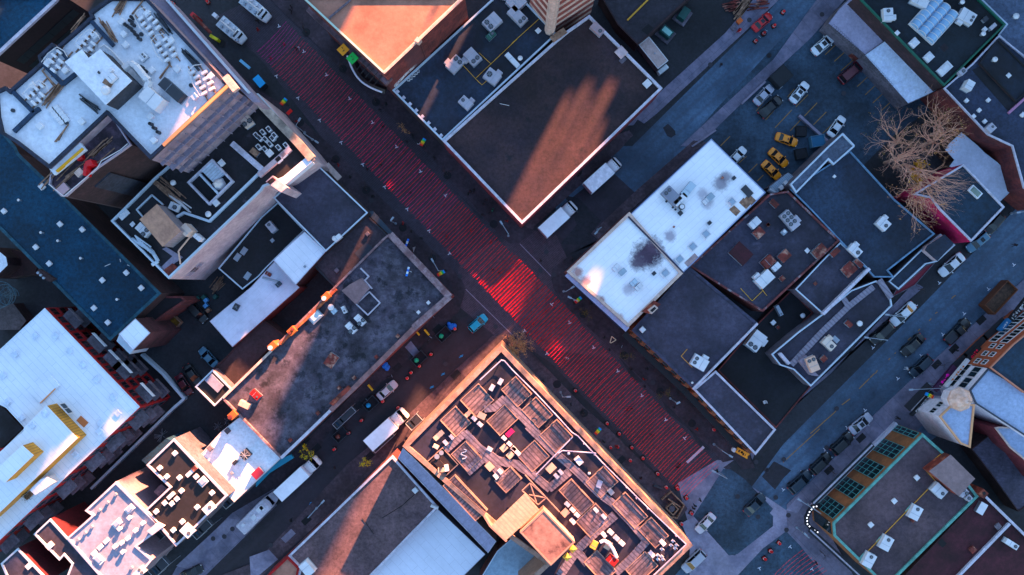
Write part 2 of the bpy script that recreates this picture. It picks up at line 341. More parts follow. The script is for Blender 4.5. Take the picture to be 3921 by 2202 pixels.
def bld(key, name, label, poly, z, roof, wall, par=None, z0=0, cat='building', group=None):
    """poly is read at the coping's height; par = (height, width, material)"""
    zt = z + (par[0] if par else 0); p = P(poly, zt); cx = sum(a for a, _ in p) / len(p); cy = sum(b for _, b in p) / len(p)
    r = root(name, cx, cy, z0, label, cat, group); BL[key] = (r, p, z)
    MB().prism(p, z0 - .02, z, top=False).build('wall', wall, r)
    MB().sheet(p, z).build('roof', roof, r)
    if par:
        q = inset(p, -.004); MB().ring(q, par[1] + .004, z - .01, z + par[0]).build('parapet', par[2], r)
    return r
def block(r, nm, s, z0, z1, m, mr=None):    # a raised part standing on the roof of its building
    p = P(s, z1)
    if mr: MB().prism(p, z0, z1, top=False).build(nm + '_wall', m, r); MB().prism(inset(p, -.05), z1 + .001, z1 + .07, bot=True).build(nm + '_roof', mr, r)
    else: MB().prism(p, z0 - .01, z1).build(nm, m, r)
def windows(r, a, b, z0, z1, nc, nr, fw, fh, mf=None, mg=None, side=1, sill=True, bars=2, u0=0., u1=1.):
    """openings on the wall from a to b (plan points); side=1: the outer face lies on the right of a->b"""
    mf = m_frame if mf is None else mf; mg = mg or m_glass; a = Vector(a); b = Vector(b); d = (b - a); L_ = d.length; d.normalize(); n = Vector((d.y, -d.x)) * side
    for i in range(nc):
        for j in range(nr):
            u = L_ * (u0 + (u1 - u0) * (i + .5) / nc); z = z0 + (z1 - z0) * (j + .5) / nr; c = a + d * u; ang = math.degrees(math.atan2(d.y, d.x))
            q = c + n * .03; g = MB().box(q.x, q.y, z - fh / 2, z + fh / 2, fw, .05, ang).build('window', mg, r)
            if mf:
                f = MB(); t = .09; q = c + n * .06
                for (dz0, dz1, w_, off) in ((-fh / 2 - t, -fh / 2, fw + 2 * t, 0), (fh / 2, fh / 2 + t, fw + 2 * t, 0), (-fh / 2, fh / 2, t, -fw / 2 - t / 2), (-fh / 2, fh / 2, t, fw / 2 + t / 2), (-fh / 2, fh / 2, .06, 0)):
                    e = q + d * off; f.box(e.x, e.y, z + dz0, z + dz1, w_, .12, ang)
                f.build('frame', mf, g)
# ------------------------------------------------ the buildings, clockwise from the top left
b = bld('nw', 'brown_building', 'dark building with blue gravel roof and white edge in the top left corner', 'A1 -60 -60 600 -60 555 10 0 525 -60 580', 20, m_tealr, mat('brown_facade', (.022, .012, .016), .2, .5), (.5, .5, m_wcap))
a_, b_ = P('A1 580 0 0 525', 20.5); windows(b, b_, a_, 3, 17, 9, 4, 1.3, 2.0, False, flat('teal_black_glass', (.010, .022, .03), .75))
# white gravel building
b = bld('snow', 'tall_building', 'tall building with white gravel roof crowded with condensers and timber', 'A1 1080 -30 1440 -30 2255 840 A2 1480 155 A1 1050 1125 A2 480 245 A2 150 -10 0 -100 A1 -40 1150 -60 900 50 848 90 885 390 620 370 550 510 420 560 452 890 165 870 120 1020 10', 29.4, m_gravel, mat('streaked_concrete', (.36, .29, .33), .2, .3, rough=.9, col2=(.28, .22, .27), wave=(G, 2.5, (.2, .16, .19), .4)), (.6, .42, mat('dark_blue_coping', (.028, .035, .065), .2, 1.)))
block(b, 'plant_room', 'A1 645 612 810 492 875 578 990 488 1095 600 1300 798 1045 1032 820 795', 29.4, 33, mat('charcoal_cladding', (.045, .05, .07), .15, .5), m_gravel)
par = MB()
for s in ('A1 870 180 1105 440', 'A1 560 460 660 580', 'A1 410 620 610 825 735 725', 'A1 120 905 320 1105', 'A1 375 1070 320 1108 130 1290'): par.strip(P(s, 30), .55, 29.41, 29.9)
par.build('roof_kerb', mat('slate_blue_kerb', (.025, .05, .10), .15, 1.), b)
p = P('A1 1445 -30 1640 -30 2576 1010 2500 1010 2240 770', 25); par = MB().prism(p, 20, 25); par.build('terrace', m_concrete, b)
MB().strip(P('A1 1620 -30 2445 905', 25.8), .35, 25, 25.8).build('terrace_parapet', m_mcap, b)
MB().strip(P('A1 2225 760 2320 880', 30.2), 1.0, 29.45, 30.3).build('corner_coping', m_ccap, b)
MB().strip(P('A1 2240 850 1610 1430', 30.3), .45, 29.98, 30.35).build('orange_coping', flat('orange_metal_coping', (.62, .30, .17), .5), b)
wa, wb_ = [Vector(q) for q in P('A1 2255 840 A2 1480 155', 30)]; wd_ = (wb_ - wa).normalized(); wn_ = Vector((-wd_.y, wd_.x))
for zz, w__ in ((26.2, .5), (23, .8), (19.5, .6)):
    MB().strip([tuple(wa + wn_ * w__ / 2), tuple(wb_ + wn_ * w__ / 2)], w__, zz, zz + .25).build('ledge', m_concrete, b)
for k in range(9): q = wa + (wb_ - wa) * (.06 + k * .11) + wn_ * .35; MB().tube((q.x, q.y, 16), (q.x, q.y, 28.8), .09, 6).build('downpipe', m_concrete, b)
# balcony strip with yellow edge below the white roof
s = MB().strip(P('A2 515 262 805 32', 29.2), 1.4, 28.6, 29.2).build('balcony', m_gravel, b)
MB().strip(P('A2 560 272 815 50', 29.4), .3, 29.0, 29.5).build('balcony_edge', flat('yellow_edge', (.62, .34, .05), .5), b)
b = bld('work', 'building_extension', 'half built concrete extension with planks and red hoist in the courtyard', 'A2 500 255 790 -10 960 -180 1100 -280 1290 10 1180 90 960 240 650 520 600 520 480 400', 27.4, mat('stained_concrete_slab', (.13, .09, .12), .35, .5, col2=(.07, .05, .07)), m_dwall, (.5, .18, flat('rail_grey', (.4, .36, .42))))
m_step = mat('grey_blue_step', (.05, .055, .08), .2, .6)
for i, s in enumerate(('A2 890 380 1010 260 1095 290 940 430', 'A2 980 430 1100 310 1165 340 1015 470', 'A2 1045 460 1160 350 1230 380 1085 490', 'A2 1110 490 1230 390 1300 415 1150 515')): block(b, 'terrace_step', s, 0, 24 - i * 4, m_step)
# building with the light well
b = bld('well', 'courtyard_building', 'black roofed building with light well, orange penthouse and pale side wall', 'A2 1090 762 1530 325 B1 -60 930 B1 20 920 440 1400 B2 560 145 X 1095 680 X 1010 715 A2 2576 465 A2 1662 1335', 15.4, mat('patched_black_roof', (.022, .020, .028), .3, .25, col2=(.012, .011, .016), rough=.8, col3=(.07, .06, .08), t3=.62, sc3=.35), m_cream, (.6, .32, m_mcap))
def well(r, s, z0, z1):
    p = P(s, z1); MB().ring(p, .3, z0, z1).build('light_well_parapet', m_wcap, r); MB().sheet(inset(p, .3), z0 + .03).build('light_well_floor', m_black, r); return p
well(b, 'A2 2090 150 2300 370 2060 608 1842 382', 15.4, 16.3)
block(b, 'awning', 'A2 2085 175 2210 300 2100 380 1985 265', 15.45, 16.1, mat('white_slatted_awning', (.5, .55, .62), .1, 1, wave=(G + 90, .45, (.25, .28, .34), .5)))
MB().strip(P('A2 1965 300 2150 495', 16.4), .3, 15.5, 16.4).build('light_well_beam', m_mcap, b)
block(b, 'penthouse', 'A2 1550 600 1782 862 1605 1012 1382 748', 15.4, 19.5, mat('ribbed_grey_cladding', (.30, .27, .3), .1, .6, wave=(G, .5, (.18, .16, .18), .5)), mat('sandstone_roof', (.46, .27, .20), .12, .5, col2=(.38, .22, .17)))
MB().strip(P('A2 2576 245 2540 300 2060 765 1810 680 1740 720', 16.1), .4, 15.41, 16.0).build('roof_kerb', m_mcap, b)
MB().strip(P('A2 2290 0 2576 250', 16.1), .9, 15.42, 16.1).build('roof_kerb', m_wcap, b)
MB().strip(P('A2 1490 505 1340 650 1400 720', 16), .22, 15.43, 15.8).build('hatch_kerb', m_mcap, b); MB().strip(P('A2 1490 505 1600 600', 16), .22, 15.43, 15.8).build('hatch_kerb', m_mcap, b)
block(b, 'rust_hatch', 'A2 1700 1180 1755 1225 1665 1305 1610 1250', 15.4, 15.8, m_rcap)
block(b, 'stair', 'A2 1640 1020 1800 1120 1630 1250 1585 1220 1700 1110 1600 1040', 15.4, 15.7, m_concrete)
MB().strip(P('B2 30 310 B2 330 50', 16.2), .8, 15.41, 16.2).build('roof_wall', m_cream, b)
MB().strip(P('B1 -5 975 410 1405 B2 540 140', 16.4), 1.3, 15.42, 16.35).build('street_coping', mat('mossy_stone_coping', (.38, .31, .27), .3, .5, col2=(.24, .2, .18)), b)
block(b, 'white_roof_strip', 'B2 215 370 500 130 555 180 290 400', 14, 16.1, m_wmem)
block(b, 'chimney', 'B2 95 375 165 315 310 430 250 480', 8, 17.2, m_cream)
MB().sheet(P('B2 105 378 165 330 200 358 140 405', 17.25), 17.23).build('chimney_top', m_brick, b)
MB().prism(P('B2 115 375 160 340 185 360 145 395', 17.3), 17.2, 17.32).build('flue', m_black, b)
a_, b_ = P('A2 1662 1335 2576 465', 16); windows(b, a_, b_, 8.6, 10.6, 2, 1, 2.0, 1.6, flat('pale_shutter_frame', (.42, .34, .38)), flat('faded_shutter', (.3, .26, .32), .6), u0=.07, u1=.17)
# blue roof
b = bld('blue', 'long_building', 'long low building with deep blue gravel roof dotted with white vents', 'X -60 420 X 60 560 A2 190 100 640 530 A3 1590 60 1085 530 560 -5 A2 0 850 X -60 830', 10, m_tealr, m_dwall, (.15, .5, mat('blue_roof_edge', (.03, .09, .13), .2, 1)))
block(b, 'chimney_stack', 'A2 345 1280 385 1235 535 1335 490 1365', 6, 11, m_dwall)
b = bld('stair', 'stair_tower', 'brick stair tower with small white roof at the end of the blue roof', 'A3 1335 308 1482 450 1310 625 1170 462', 13, m_wmem, mat('maroon_brick_tower', (.085, .032, .038), .25, .5, rough=.95), (.05, .1, m_wcap))
block(b, 'ledge', 'A3 1150 530 1175 470 1310 625 1280 660', 5, 11.2, m_mcap)
b = bld('annex', 'brick_annex', 'dark brick annex beside the white topped stair tower', 'A3 1600 55 1650 90 1790 90 1835 130 1600 290 1500 370 1340 295', 6.5, m_dkbr, m_brick, (.3, .3, m_brick))
b = bld('redb', 'apartment_building', 'red brick apartment building with broad white sheet roof and balconies', 'A3 440 205 1378 1180 A4 0 1095 X -90 2160 X -90 1745 A4 -20 250 235 0 A3 240 1385 60 1190 -40 1140 X -90 1500 X -90 1345 A3 0 612', 12.4, mat('pale_blue_sheet_roof', (.74, .77, .84), .06, .2, rough=.75, seam=(-G - 4, 7, .95, .025, (.26, .36, .50), .6), fine=.05), m_redw, (.12, .14, flat('white_metal_edge', (.62, .68, .76), .4)))
m_clad = mat('golden_timber_cladding', (.45, .24, .075), .15, .6, wave=(-47, .5, (.2, .1, .03), .7))
block(b, 'upper_storey', 'A3 460 1170 A4 762 92 0 820 X -90 2040 X -90 1800 A4 -20 250 240 20 A3 240 1385', 12.4, 15.4, m_clad, mat('pale_roof_upper', (.72, .76, .84), .06, .2, rough=.75, seam=(-G - 4, 7, .95, .025, (.3, .4, .55), .5), fine=.05))
block(b, 'top_storey', 'A4 220 165 330 262 50 530 -20 470 -40 410', 15.4, 18.4, m_clad, MATS['pale_roof_upper'])
block(b, 'bulkhead', 'A4 405 500 470 475 520 535 350 650 300 605', 12.4, 14.6, m_frame, m_wmem)
m_slabb = mat('balcony_slab', (.15, .135, .165), .2, .5, rough=.9)
m_rail = flat('white_balcony_rail', (.7, .74, .8), .4)
RB = P('A3 440 205 1378 1180', 12.52); RC = P('A3 1378 1180 A4 0 1095', 12.52)
def wallpt(e, t, off, z): a, b2 = Vector(e[0]), Vector(e[1]); d = (b2 - a).normalized(); n = Vector((-d.y, d.x)); q = a + (b2 - a) * t + n * off; return q, math.degrees(math.atan2(d.y, d.x))
for t, zs in ((.155, (9.4, 6.4)), (.41, (9.4, 6.4)), (.585, (9.4, 6.4, 3.4)), (.685, (9.4, 6.4, 3.4)), (.925, (9.4, 6.4, 3.4))):
    for z in zs:
        q, an = wallpt(RB, t, .95, z); s_ = MB().box(q.x, q.y, z, z + .18, 3.1, 1.8, an).build('balcony', m_slabb, b)
        q, an = wallpt(RB, t, 1.9, z); MB().box(q.x, q.y, z + .1, z + 1.1, 3.1, .05, an).build('rail', m_rail if z > 9 and t > .2 else m_slabb, s_)
for t, zs in ((.09, (9.4, 6.4, 3.4)), (.26, (9.4, 6.4, 3.4)), (.41, (9.4, 6.4, 3.4)), (.62, (9.4, 6.4, 3.4)), (.86, (9.4, 6.4, 3.4)), (1.04, (9.4, 6.4))):
    for z in zs:
        q, an = wallpt(RC, t, .95, z); s_ = MB().box(q.x, q.y, z, z + .18, 3.3, 1.8, an).build('balcony', m_slabb, b)
q0, q1 = RB; windows(b, q1, q0, .6, 12.2, 12, 4, 1.3, 1.7, flat('red_brown_frame', (.16, .02, .025)), m_glass, side=1)
q0, q1 = RC; windows(b, q1, q0, .6, 12.2, 10, 4, 1.6, 1.8, flat('blue_grey_frame', (.1, .12, .16)), m_glass, side=1)
# buildings of the lower left
b = bld('blk', 'terraced_house', 'black roofed house with white coping and many small roof vents', 'A4 1712 97 2243 660 1735 1162 1428 805 1668 578 1442 358', 11.4, m_black, m_gwall, (.35, .3, m_wcap), cat='house')
block(b, 'terrace', 'A4 1395 310 1640 95 1700 120 1450 355', 0, 7, m_tealr); block(b, 'balcony', 'A4 1515 620 1590 545 1650 590 1560 665', 0, 8.5, m_slabb)
b = bld('gry', 'terraced_house', 'grey roofed house with white coping and rows of small vents', 'A4 1140 522 1432 812 1600 975 1350 1160 1502 1292 1330 1500 1020 1500 655 1080 905 858 835 808', 11.4, m_grey, mat('dull_pink_wall', (.28, .22, .26), .15, .4), (.35, .3, m_wcap), cat='house')  # plain muted pink wall colour
block(b, 'parapet_block', 'A4 1445 1010 1530 940 1600 975 1500 1050', 11.4, 12.8, m_wcap)
b = bld('pur', 'terraced_house', 'charcoal roofed house with an octagonal light well at the bottom left', 'A4 492 888 662 1075 1040 1500 640 1500 705 1335 630 1250 585 1302 330 1040', 11, m_pgrey, mat('deep_red_wall', (.12, .018, .026), .15, .4), (.3, .26, m_mcap), cat='house')
b = bld('pu2', 'terraced_house', 'small charcoal roofed house at the bottom edge left of the light well', 'A4 172 1178 480 1500 80 1500 5 1330', 11, m_pgrey, MATS['deep_red_wall'], (.3, .26, m_mcap), cat='house')
b = bld('wht', 'corner_building', 'low building with bright white roof and turquoise trim beside the lorries', 'A4 1922 312 2180 30 A3 2350 1290 2410 1265 2576 1420 B4 30 30 B4 245 292 A4 2310 724', 7.6, mat('bright_white_roof', (.74, .78, .85), .08, .3, rough=.8, col2=(.66, .72, .8)), m_gwall, (.12, .14, m_frame))
block(b, 'turquoise_canopy', 'B4 0 420 240 295 345 255 370 290 130 440 0 575', 4.6, 5.2, flat('turquoise_metal', (.02, .22, .33), .4))
# central left block
m_rosec = mat('rose_stone', (.30, .22, .235), .2, 1., rough=.85, col2=(.2, .12, .13), seam=(G, 2.0, 2.0, .04, (.12, .07, .08), .6))
b = bld('char', 'street_block', 'long block with mottled charcoal roof, ochre flashings and orange chimneys', 'B2 1312 888 B3 1925 92 B4 245 300 A3 2185 1098 B2 1262 925', 8.6, m_char, m_brick, (.5, .3, m_rosec))
q = P('B2 1312 888 B3 1925 92', 9.2); MB().strip([W(pts('B2 1330 900')[0], 9.2), W(pts('B3 1905 90')[0], 9.2)], 1.1, 8.62, 9.3).build('street_cornice', m_rosec, b)
MB().strip(P('B3 1905 95 1560 395', 9.3), 1.1, 8.63, 9.32).build('street_cornice', m_rosec, b)
MB().strip(P('B3 1560 400 970 990 740 1210 250 290', 9.2)[:3], .8, 8.64, 9.25).build('brown_cornice', mat('pink_brown_cornice', (.26, .15, .15), .25, .9), b)
MB().strip(P('B3 740 1210 500 1443 B4 250 285', 9.2), .5, 8.65, 9.22).build('stone_cornice', m_wcap, b)
MB().strip(P('A3 2200 1090 B3 220 560', 9.2), .4, 9.11, 9.25).build('pale_coping', m_ccap, b)
block(b, 'bulkhead', 'B2 1040 1330 1110 1420 B3 985 165 B3 850 35 X 1340 1090', 8.6, 10.8, m_concrete, mat('rosy_roof', (.24, .16, .17), .15, .6))
MB().strip(P('B3 985 165 1115 45 1220 155 1100 275 985 165', 9.2), .2, 8.61, 9.0).build('roof_kerb', m_wcap, b); MB().strip(P('B2 1030 1230 1110 1310 1070 1350 1140 1430', 9.2), .22, 8.61, 9.1).build('roof_kerb', m_wcap, b)
block(b, 'red_flashing', 'B3 900 975 935 1000 760 1170 722 1145', 8.6, 9.6, m_rcap)
b = bld('mid', 'low_building', 'low building with flat mauve brown roof wedged beside the charcoal block', 'B2 1090 700 1300 905 1265 935 790 1435 560 1200', 5.5, mat('mauve_brown_roof', (.075, .058, .072), .15, .2, rough=.9), m_dwall, (.35, .22, flat('black_edge', (.02, .02, .03))))
block(b, 'street_canopy', 'B2 1090 685 1150 660 1370 900 1320 905', 4.6, 5.0, flat('slate_canopy', (.04, .06, .09), .6))
MB().sheet(P('B2 1085 975 1170 1040 1050 1170 975 1080', 5.55), 5.53).build('roof_patch', flat('slate_patch', (.05, .06, .085), .8), b)
b = bld('sql', 'commercial_building', 'square building with speckled purple grey roof facing the string of balls', 'B2 560 160 1105 680 688 1065 480 852 170 535', 8, m_pgrey, m_dwall, (.3, .22, m_mcap))
b = bld('blw', 'low_building', 'low black roofed building below the tall pale wall', 'A2 2150 1230 X 1000 830 B2 215 575 480 855 310 1020 90 1240 X 990 1060 A2 2390 1440', 4.8, m_black, m_dwall, (.25, .2, m_mcap))
b = bld('wlo', 'low_building', 'low building with clean square white roof between black roofs', 'B2 480 865 690 1062 562 1205 392 1395 170 1150 310 1015', 7.4, m_wmem, m_dwall, (.08, .1, m_wcap))
b = bld('wln', 'long_annex', 'long annex with dirty white roof reaching into the dark yard', 'B2 180 1165 400 1390 430 1420 A3 2292 590 2068 335 X 960 1100', 5.4, mat('dirty_white_roof', (.58, .60, .70), .12, .3, col2=(.46, .47, .58), t2=.6, rough=.8, fine=.08, seam=(G, 6, 1.1, .02, (.3, .32, .4), .4)), m_brick, (.06, .1, m_wcap))
b = bld('brn', 'low_annex', 'low annex with plain dark brown roof beside the orange chimneys', 'A3 2260 650 B3 60 310 300 490 130 600 A3 2285 1005 2110 800', 4, mat('plain_brown_roof', (.05, .034, .042), .12, .3, rough=.9), m_dwall, (.2, .2, m_dwall))
b = bld('sml', 'small_outbuilding', 'small black roofed outbuilding with white coping and a grey hatch', 'A3 2095 812 2285 1005 2190 1100 2115 1175 1922 982', 6.5, m_black, m_gwall, (.3, .24, m_mcap))
block(b, 'grey_hatch', 'A3 2085 852 2205 972 2145 1040 2018 918', 6.5, 6.9, m_grey)
# top centre
b = bld('org', 'tall_brick_building', 'tall brick building with a sunlit orange gravel roof at the top', 'B1 470 -10 500 -40 2060 -40 1260 725', 19.4, m_gsand, m_brick, (.35, .3, flat('pale_green_flashing', (.42, .52, .46), .6)))
MB().strip(P('B1 720 175 930 0', 19.8), .25, 19.41, 19.8).build('roof_kerb', m_gwall, b)
MB().strip(P('B1 1262 715 2040 -20', 19.9), .4, 19.76, 19.86).build('sandy_coping', m_ccap, b)
block(b, 'buttress', 'B1 1590 400 1640 350 1670 390 1625 440', 0, 18, m_brick)
block(b, 'chimney', 'B1 1560 400 1590 360 1630 385 1600 420', 19.4, 21, m_ccap)
a_, b_ = P('B1 470 -10 1260 725', 19.4)
MB().strip([a_, b_], 1.5, 14, 15.2).build('timber_fascia', mat('weathered_timber', (.16, .11, .13), .3, .8, wave=(G, .9, (.07, .05, .06), .6)), b)
nn = (Vector(b_) - Vector(a_)).normalized(); nw_ = Vector((nn.y, -nn.x)); 
for t, m, nm in ((.50, flat('orange_sign_face', (.80, .35, .02), .5), 'orange_sign'), (.62, flat('green_sign_face', (.01, .42, .09), .5), 'green_sign')):
    q = Vector(a_) + (Vector(b_) - Vector(a_)) * t + nw_ * 1.3
    sg = MB().box(q.x, q.y, 15.3, 15.5, 1.35, 1.5, -46); r_ = root('sign_board', q.x, q.y, 15.3, ('orange' if 'or' in nm else 'green') + ' square sign board fixed above the brick building facade', 'sign'); sg.build('board', m, r_)
    mk = MB(); mk.box(q.x - .1, q.y + .25, 15.5, 15.54, .3, .12, -46).box(q.x + .1, q.y - .2, 15.5, 15.54, .12, .35, -46).build('mark', flat('dark_sign_mark', (.1, .07, .02)), r_)
a2, b2 = P('B1 905 545 1250 905', 8); arc = MB(); arcr = MB(); prev = None
for i in range(15):
    t = i / 14; q = Vector(a2) + (Vector(b2) - Vector(a2)) * t + nw_ * (1.3 * math.sin(math.pi * t) + .1)
    if prev is not None: arc.tube((prev.x, prev.y, 8), (q.x, q.y, 8), .16); arcr.tube((prev.x + nn.y * -.7, prev.y + nn.x * .7, 7), (q.x + nn.y * -.7, q.y + nn.x * .7, 7), .6, 4)
    prev = q
arc.build('balcony_rail', flat('white_steel', (.7, .7, .8)), b); arcr.build('balcony_floor', flat('black_steel', (.012, .012, .018)), b)
for i in range(6): 
    q = Vector(a_) + (Vector(b_) - Vector(a_)) * (.66 + i * .055); e = q + nw_ * 2.2; MB().tube((q.x, q.y, 15.3), (e.x, e.y, 15.0), .06).build('bracket', flat('bracket_black', (.02, .02, .025)), b)
b = bld('nav', 'flat_roofed_building', 'flat navy roofed building with grey air conditioners and yellow gas pipes', 'B1 1345 890 1838 1388 C1 405 372 C1 432 322 C1 150 30 B1 2360 -40', 9.2, m_navy, m_dwall, (.4, .28, m_mcap))
for i in range(8):
    t = .06 + i * .125; a_, b_ = P('B1 1345 890 1838 1388', 9.6); MB().box(a_[0] + (b_[0] - a_[0]) * t + .35, a_[1] + (b_[1] - a_[1]) * t + .35, 9.2, 9.6, .5, .5, G).build('corbel', m_wcap, b)
b = bld('drk', 'corner_building', 'corner building with a dark brown roof, sunlit streaks and white parapet', 'B1 1840 1390 X 1999 858 C1 1488 870 C1 765 145 C1 545 300 C1 430 395', 9.4, mat('brown_red_roof', (.050, .028, .032), .3, .12, col2=(.030, .019, .027), rough=.9, fine=.3, col3=(.02, .015, .02), t3=.63, sc3=.3), mat('rust_red_wall', (.22, .04, .05), .3, .6), (.5, .42, m_wcap))
b = bld('twr', 'brick_tower', 'banded brick tower at the top edge beside the dark roofed corner building', 'X 2131 -58 X 2040 -170 X 2200 -330 X 2330 -190', 30, m_dkbr, mat('banded_brick', (.25, .085, .075), .2, .6, seam=(0, 400, 400, .0, (0, 0, 0), 0)), (.4, .3, m_ccap))
r_, p_, z_ = BL['twr']
for i in range(9): MB().ring(inset(p_, -.02), .3, 3.5 + i * 3.0, 4.7 + i * 3.0).build('stone_band', m_ccap, r_)
cpt = min(p_, key=lambda q: q[1]); MB().cyl(cpt[0], cpt[1], 6, 30.3, .9, 8).build('corner_pier', m_ccap, r_)
b = bld('lft', 'low_building', 'dark low building with a lone mast vent left of the step van', 'C1 870 -40 900 0 1045 245 1240 442 1340 360 1790 -60', 4, mat('sooty_roof', (.038, .034, .046), .3, .2), m_dwall, (.15, .2, m_dwall))
MB().sheet(P('C1 1345 235 1398 275 1340 345 1275 300', 4.03), 4.02).build('roof_patch', m_black, b)
MB().strip(P('C1 1140 200 1340 0', 4.1), .25, 4.02, 4.3).build('yellow_pipe', flat('yellow_pipe', (.55, .3, .08)), b)
# top right
b = bld('gr1', 'low_shed', 'long low shed with pale pink grey roof along the car park', 'D1 855 -20 940 -20 1282 345 1010 545 640 232 745 90', 4.2, mat('pinkish_roof', (.36, .33, .42), .1, .3), m_gwall, (.12, .12, m_gwall))
b = bld('wh1', 'low_shed', 'low shed with bright white roof between the car park and green edged roof', 'D1 1282 345 1787 858 1600 950 1432 1025 1002 542', 4.5, mat('soft_white_roof', (.62, .66, .76), .07, .3, col2=(.56, .6, .72)), m_gwall, (.1, .1, m_gwall))
b = bld('grn', 'green_edged_building', 'black roofed building with dark green coping and a vaulted skylight', 'D1 930 -40 1792 848 2400 240 2110 -40', 8, mat('black_green_roof', (.012, .020, .030), .35, .15, col2=(.008, .012, .02), col3=(.045, .05, .07), t3=.63, sc3=.4), m_dwall, (.4, .28, m_green))
b = bld('bg1', 'flat_roofed_building', 'smooth blue grey roof in the top right corner of the photo', 'D1 2115 -40 2402 240 2320 345 2640 640 X 4000 200 X 4000 -40', 7, mat('smooth_blue_roof', (.12, .15, .22), .2, .2), m_dwall, (.25, .25, m_mcap))
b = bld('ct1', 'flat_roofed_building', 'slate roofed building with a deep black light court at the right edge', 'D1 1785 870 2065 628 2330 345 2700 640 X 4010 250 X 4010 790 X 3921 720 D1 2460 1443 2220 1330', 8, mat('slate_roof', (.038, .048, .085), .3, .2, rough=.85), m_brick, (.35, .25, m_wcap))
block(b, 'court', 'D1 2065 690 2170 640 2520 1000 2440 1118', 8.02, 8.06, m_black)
MB().strip(P('D1 2435 1110 2600 960', 8.6), .4, 8.07, 8.5).build('court_kerb', flat('pink_kerb', (.4, .2, .3)), b)
b = bld('ct2', 'recessed_roof', 'dark recessed roof with a white vent behind the green edged roof', 'D1 2140 620 2320 380 2640 700 2620 900 2500 1000', 8.4, m_navy, m_dwall, (.3, .2, m_black))
b = bld('wlw', 'lean_to', 'low lean-to with speckled white roof beside the tree', 'D2 1800 60 1840 0 D1 1960 1305 D2 2120 20 2190 90 2320 190 2520 400 2340 572 1985 205 1900 250 1840 225 1890 160', 3.6, mat('speckled_white_roof', (.55, .58, .68), .1, .4, fine=.2), m_dwall, (.08, .1, m_mcap))
b = bld('pnk', 'corner_house', 'dark teal roofed house with pink side wall and white coping', 'D2 1982 200 2388 625 2058 968 1740 648 1660 540 1480 500', 8, mat('dark_teal_roof', (.018, .040, .070), .25, .2), mat('hot_pink_wall', (.42, .040, .11), .15, .5, col2=(.3, .02, .07)), (.3, .3, m_wcap), cat='house')
b = bld('ele', 'backyard_block', 'small dark roofed block of two levels beside the avenue', 'D2 1755 890 1900 1000 1720 1165 1610 1190 1340 1440 1240 1360 1600 1010', 5, m_navy, m_gwall, (.4, .2, m_mcap))
block(b, 'upper_block', 'D2 1790 900 1880 985 1720 1155 1600 1050 1620 1010', 5, 6.6, m_cream, m_navy)
b = bld('rdl', 'street_annex', 'low strip with sloping dark red roof along the avenue', 'D2 1340 1443 1610 1200 1700 1175 1500 1400 D3 1270 100 1330 0', 3, flat('dark_red_roof', (.20, .022, .04), .7), m_gwall, (.15, .12, m_gwall))
b = bld('tea', 'flat_roofed_building', 'large flat dark teal roof with two square air conditioners', 'D2 270 450 865 70 1300 545 1700 890 1240 1250 1300 1320 1100 1320 765 965 480 660', 6, mat('mottled_teal_roof', (.028, .045, .078), .3, .1, col2=(.02, .03, .055), col3=(.012, .014, .028), t3=.64, sc3=.5), m_dwall, (.3, .24, mat('blue_coping', (.14, .22, .32), .2, 1)))
b = bld('lsh', 'parapet_wing', 'narrow grey wing with white coping ending beside the car park', 'D2 270 400 640 30 D1 790 1310 905 1430 D2 905 30 700 210 650 160 330 490', 6.6, mat('wing_roof', (.12, .14, .19), .15, .4), m_gwall, (.45, .25, m_mcap))
b = bld('rst', 'flat_roofed_building', 'speckled slate roof with rusty skylights, brick edge and white machines', 'X 2948 742 D2 250 465 760 955 0 1660 X 2641 1020', 6, m_pgrey, m_brick, (.35, .3, mat('brick_coping', (.19, .06, .06), .25, .8, col2=(.3, .3, .33), t2=.6)))
b = bld('lmd', 'flat_roofed_building', 'slate roof with twin rusty hatches and a sunlit white wall edge', 'D2 765 970 1050 1235 D3 860 0 590 262 320 20 D2 560 1180', 5.8, m_pgrey, m_gwall, (.25, .2, m_mcap))
MB().strip(P('D2 1040 1235 D3 590 262', 6.4), .5, 5.81, 6.9).build('white_wall', m_wcap, b)
b = bld('gpl', 'corner_building', 'building with plain mottled purple roof and orange lit brick street front', 'C3 1180 425 C3 1754 -206 2425 350 2290 520 1790 1005', 6.8, m_pgrey, mat('orange_lit_brick', (.24, .095, .055), .2, .6), (.12, .5, mat('slate_edge', (.06, .06, .10), .2, 1)))  # brick colour carries the orange light of the street front
MB().strip(P('C3 1790 1005 2425 360', 7.4), .35, 6.9, 7.3).build('white_coping', m_wcap, b)
b = bld('gp2', 'corner_building', 'narrow building with mottled purple roof where shopping street meets avenue', 'C3 1790 1008 2010 820 X 2972 1645 X 2893 1743', 6.4, m_pgrey, MATS['orange_lit_brick'], (.2, .35, m_wcap))
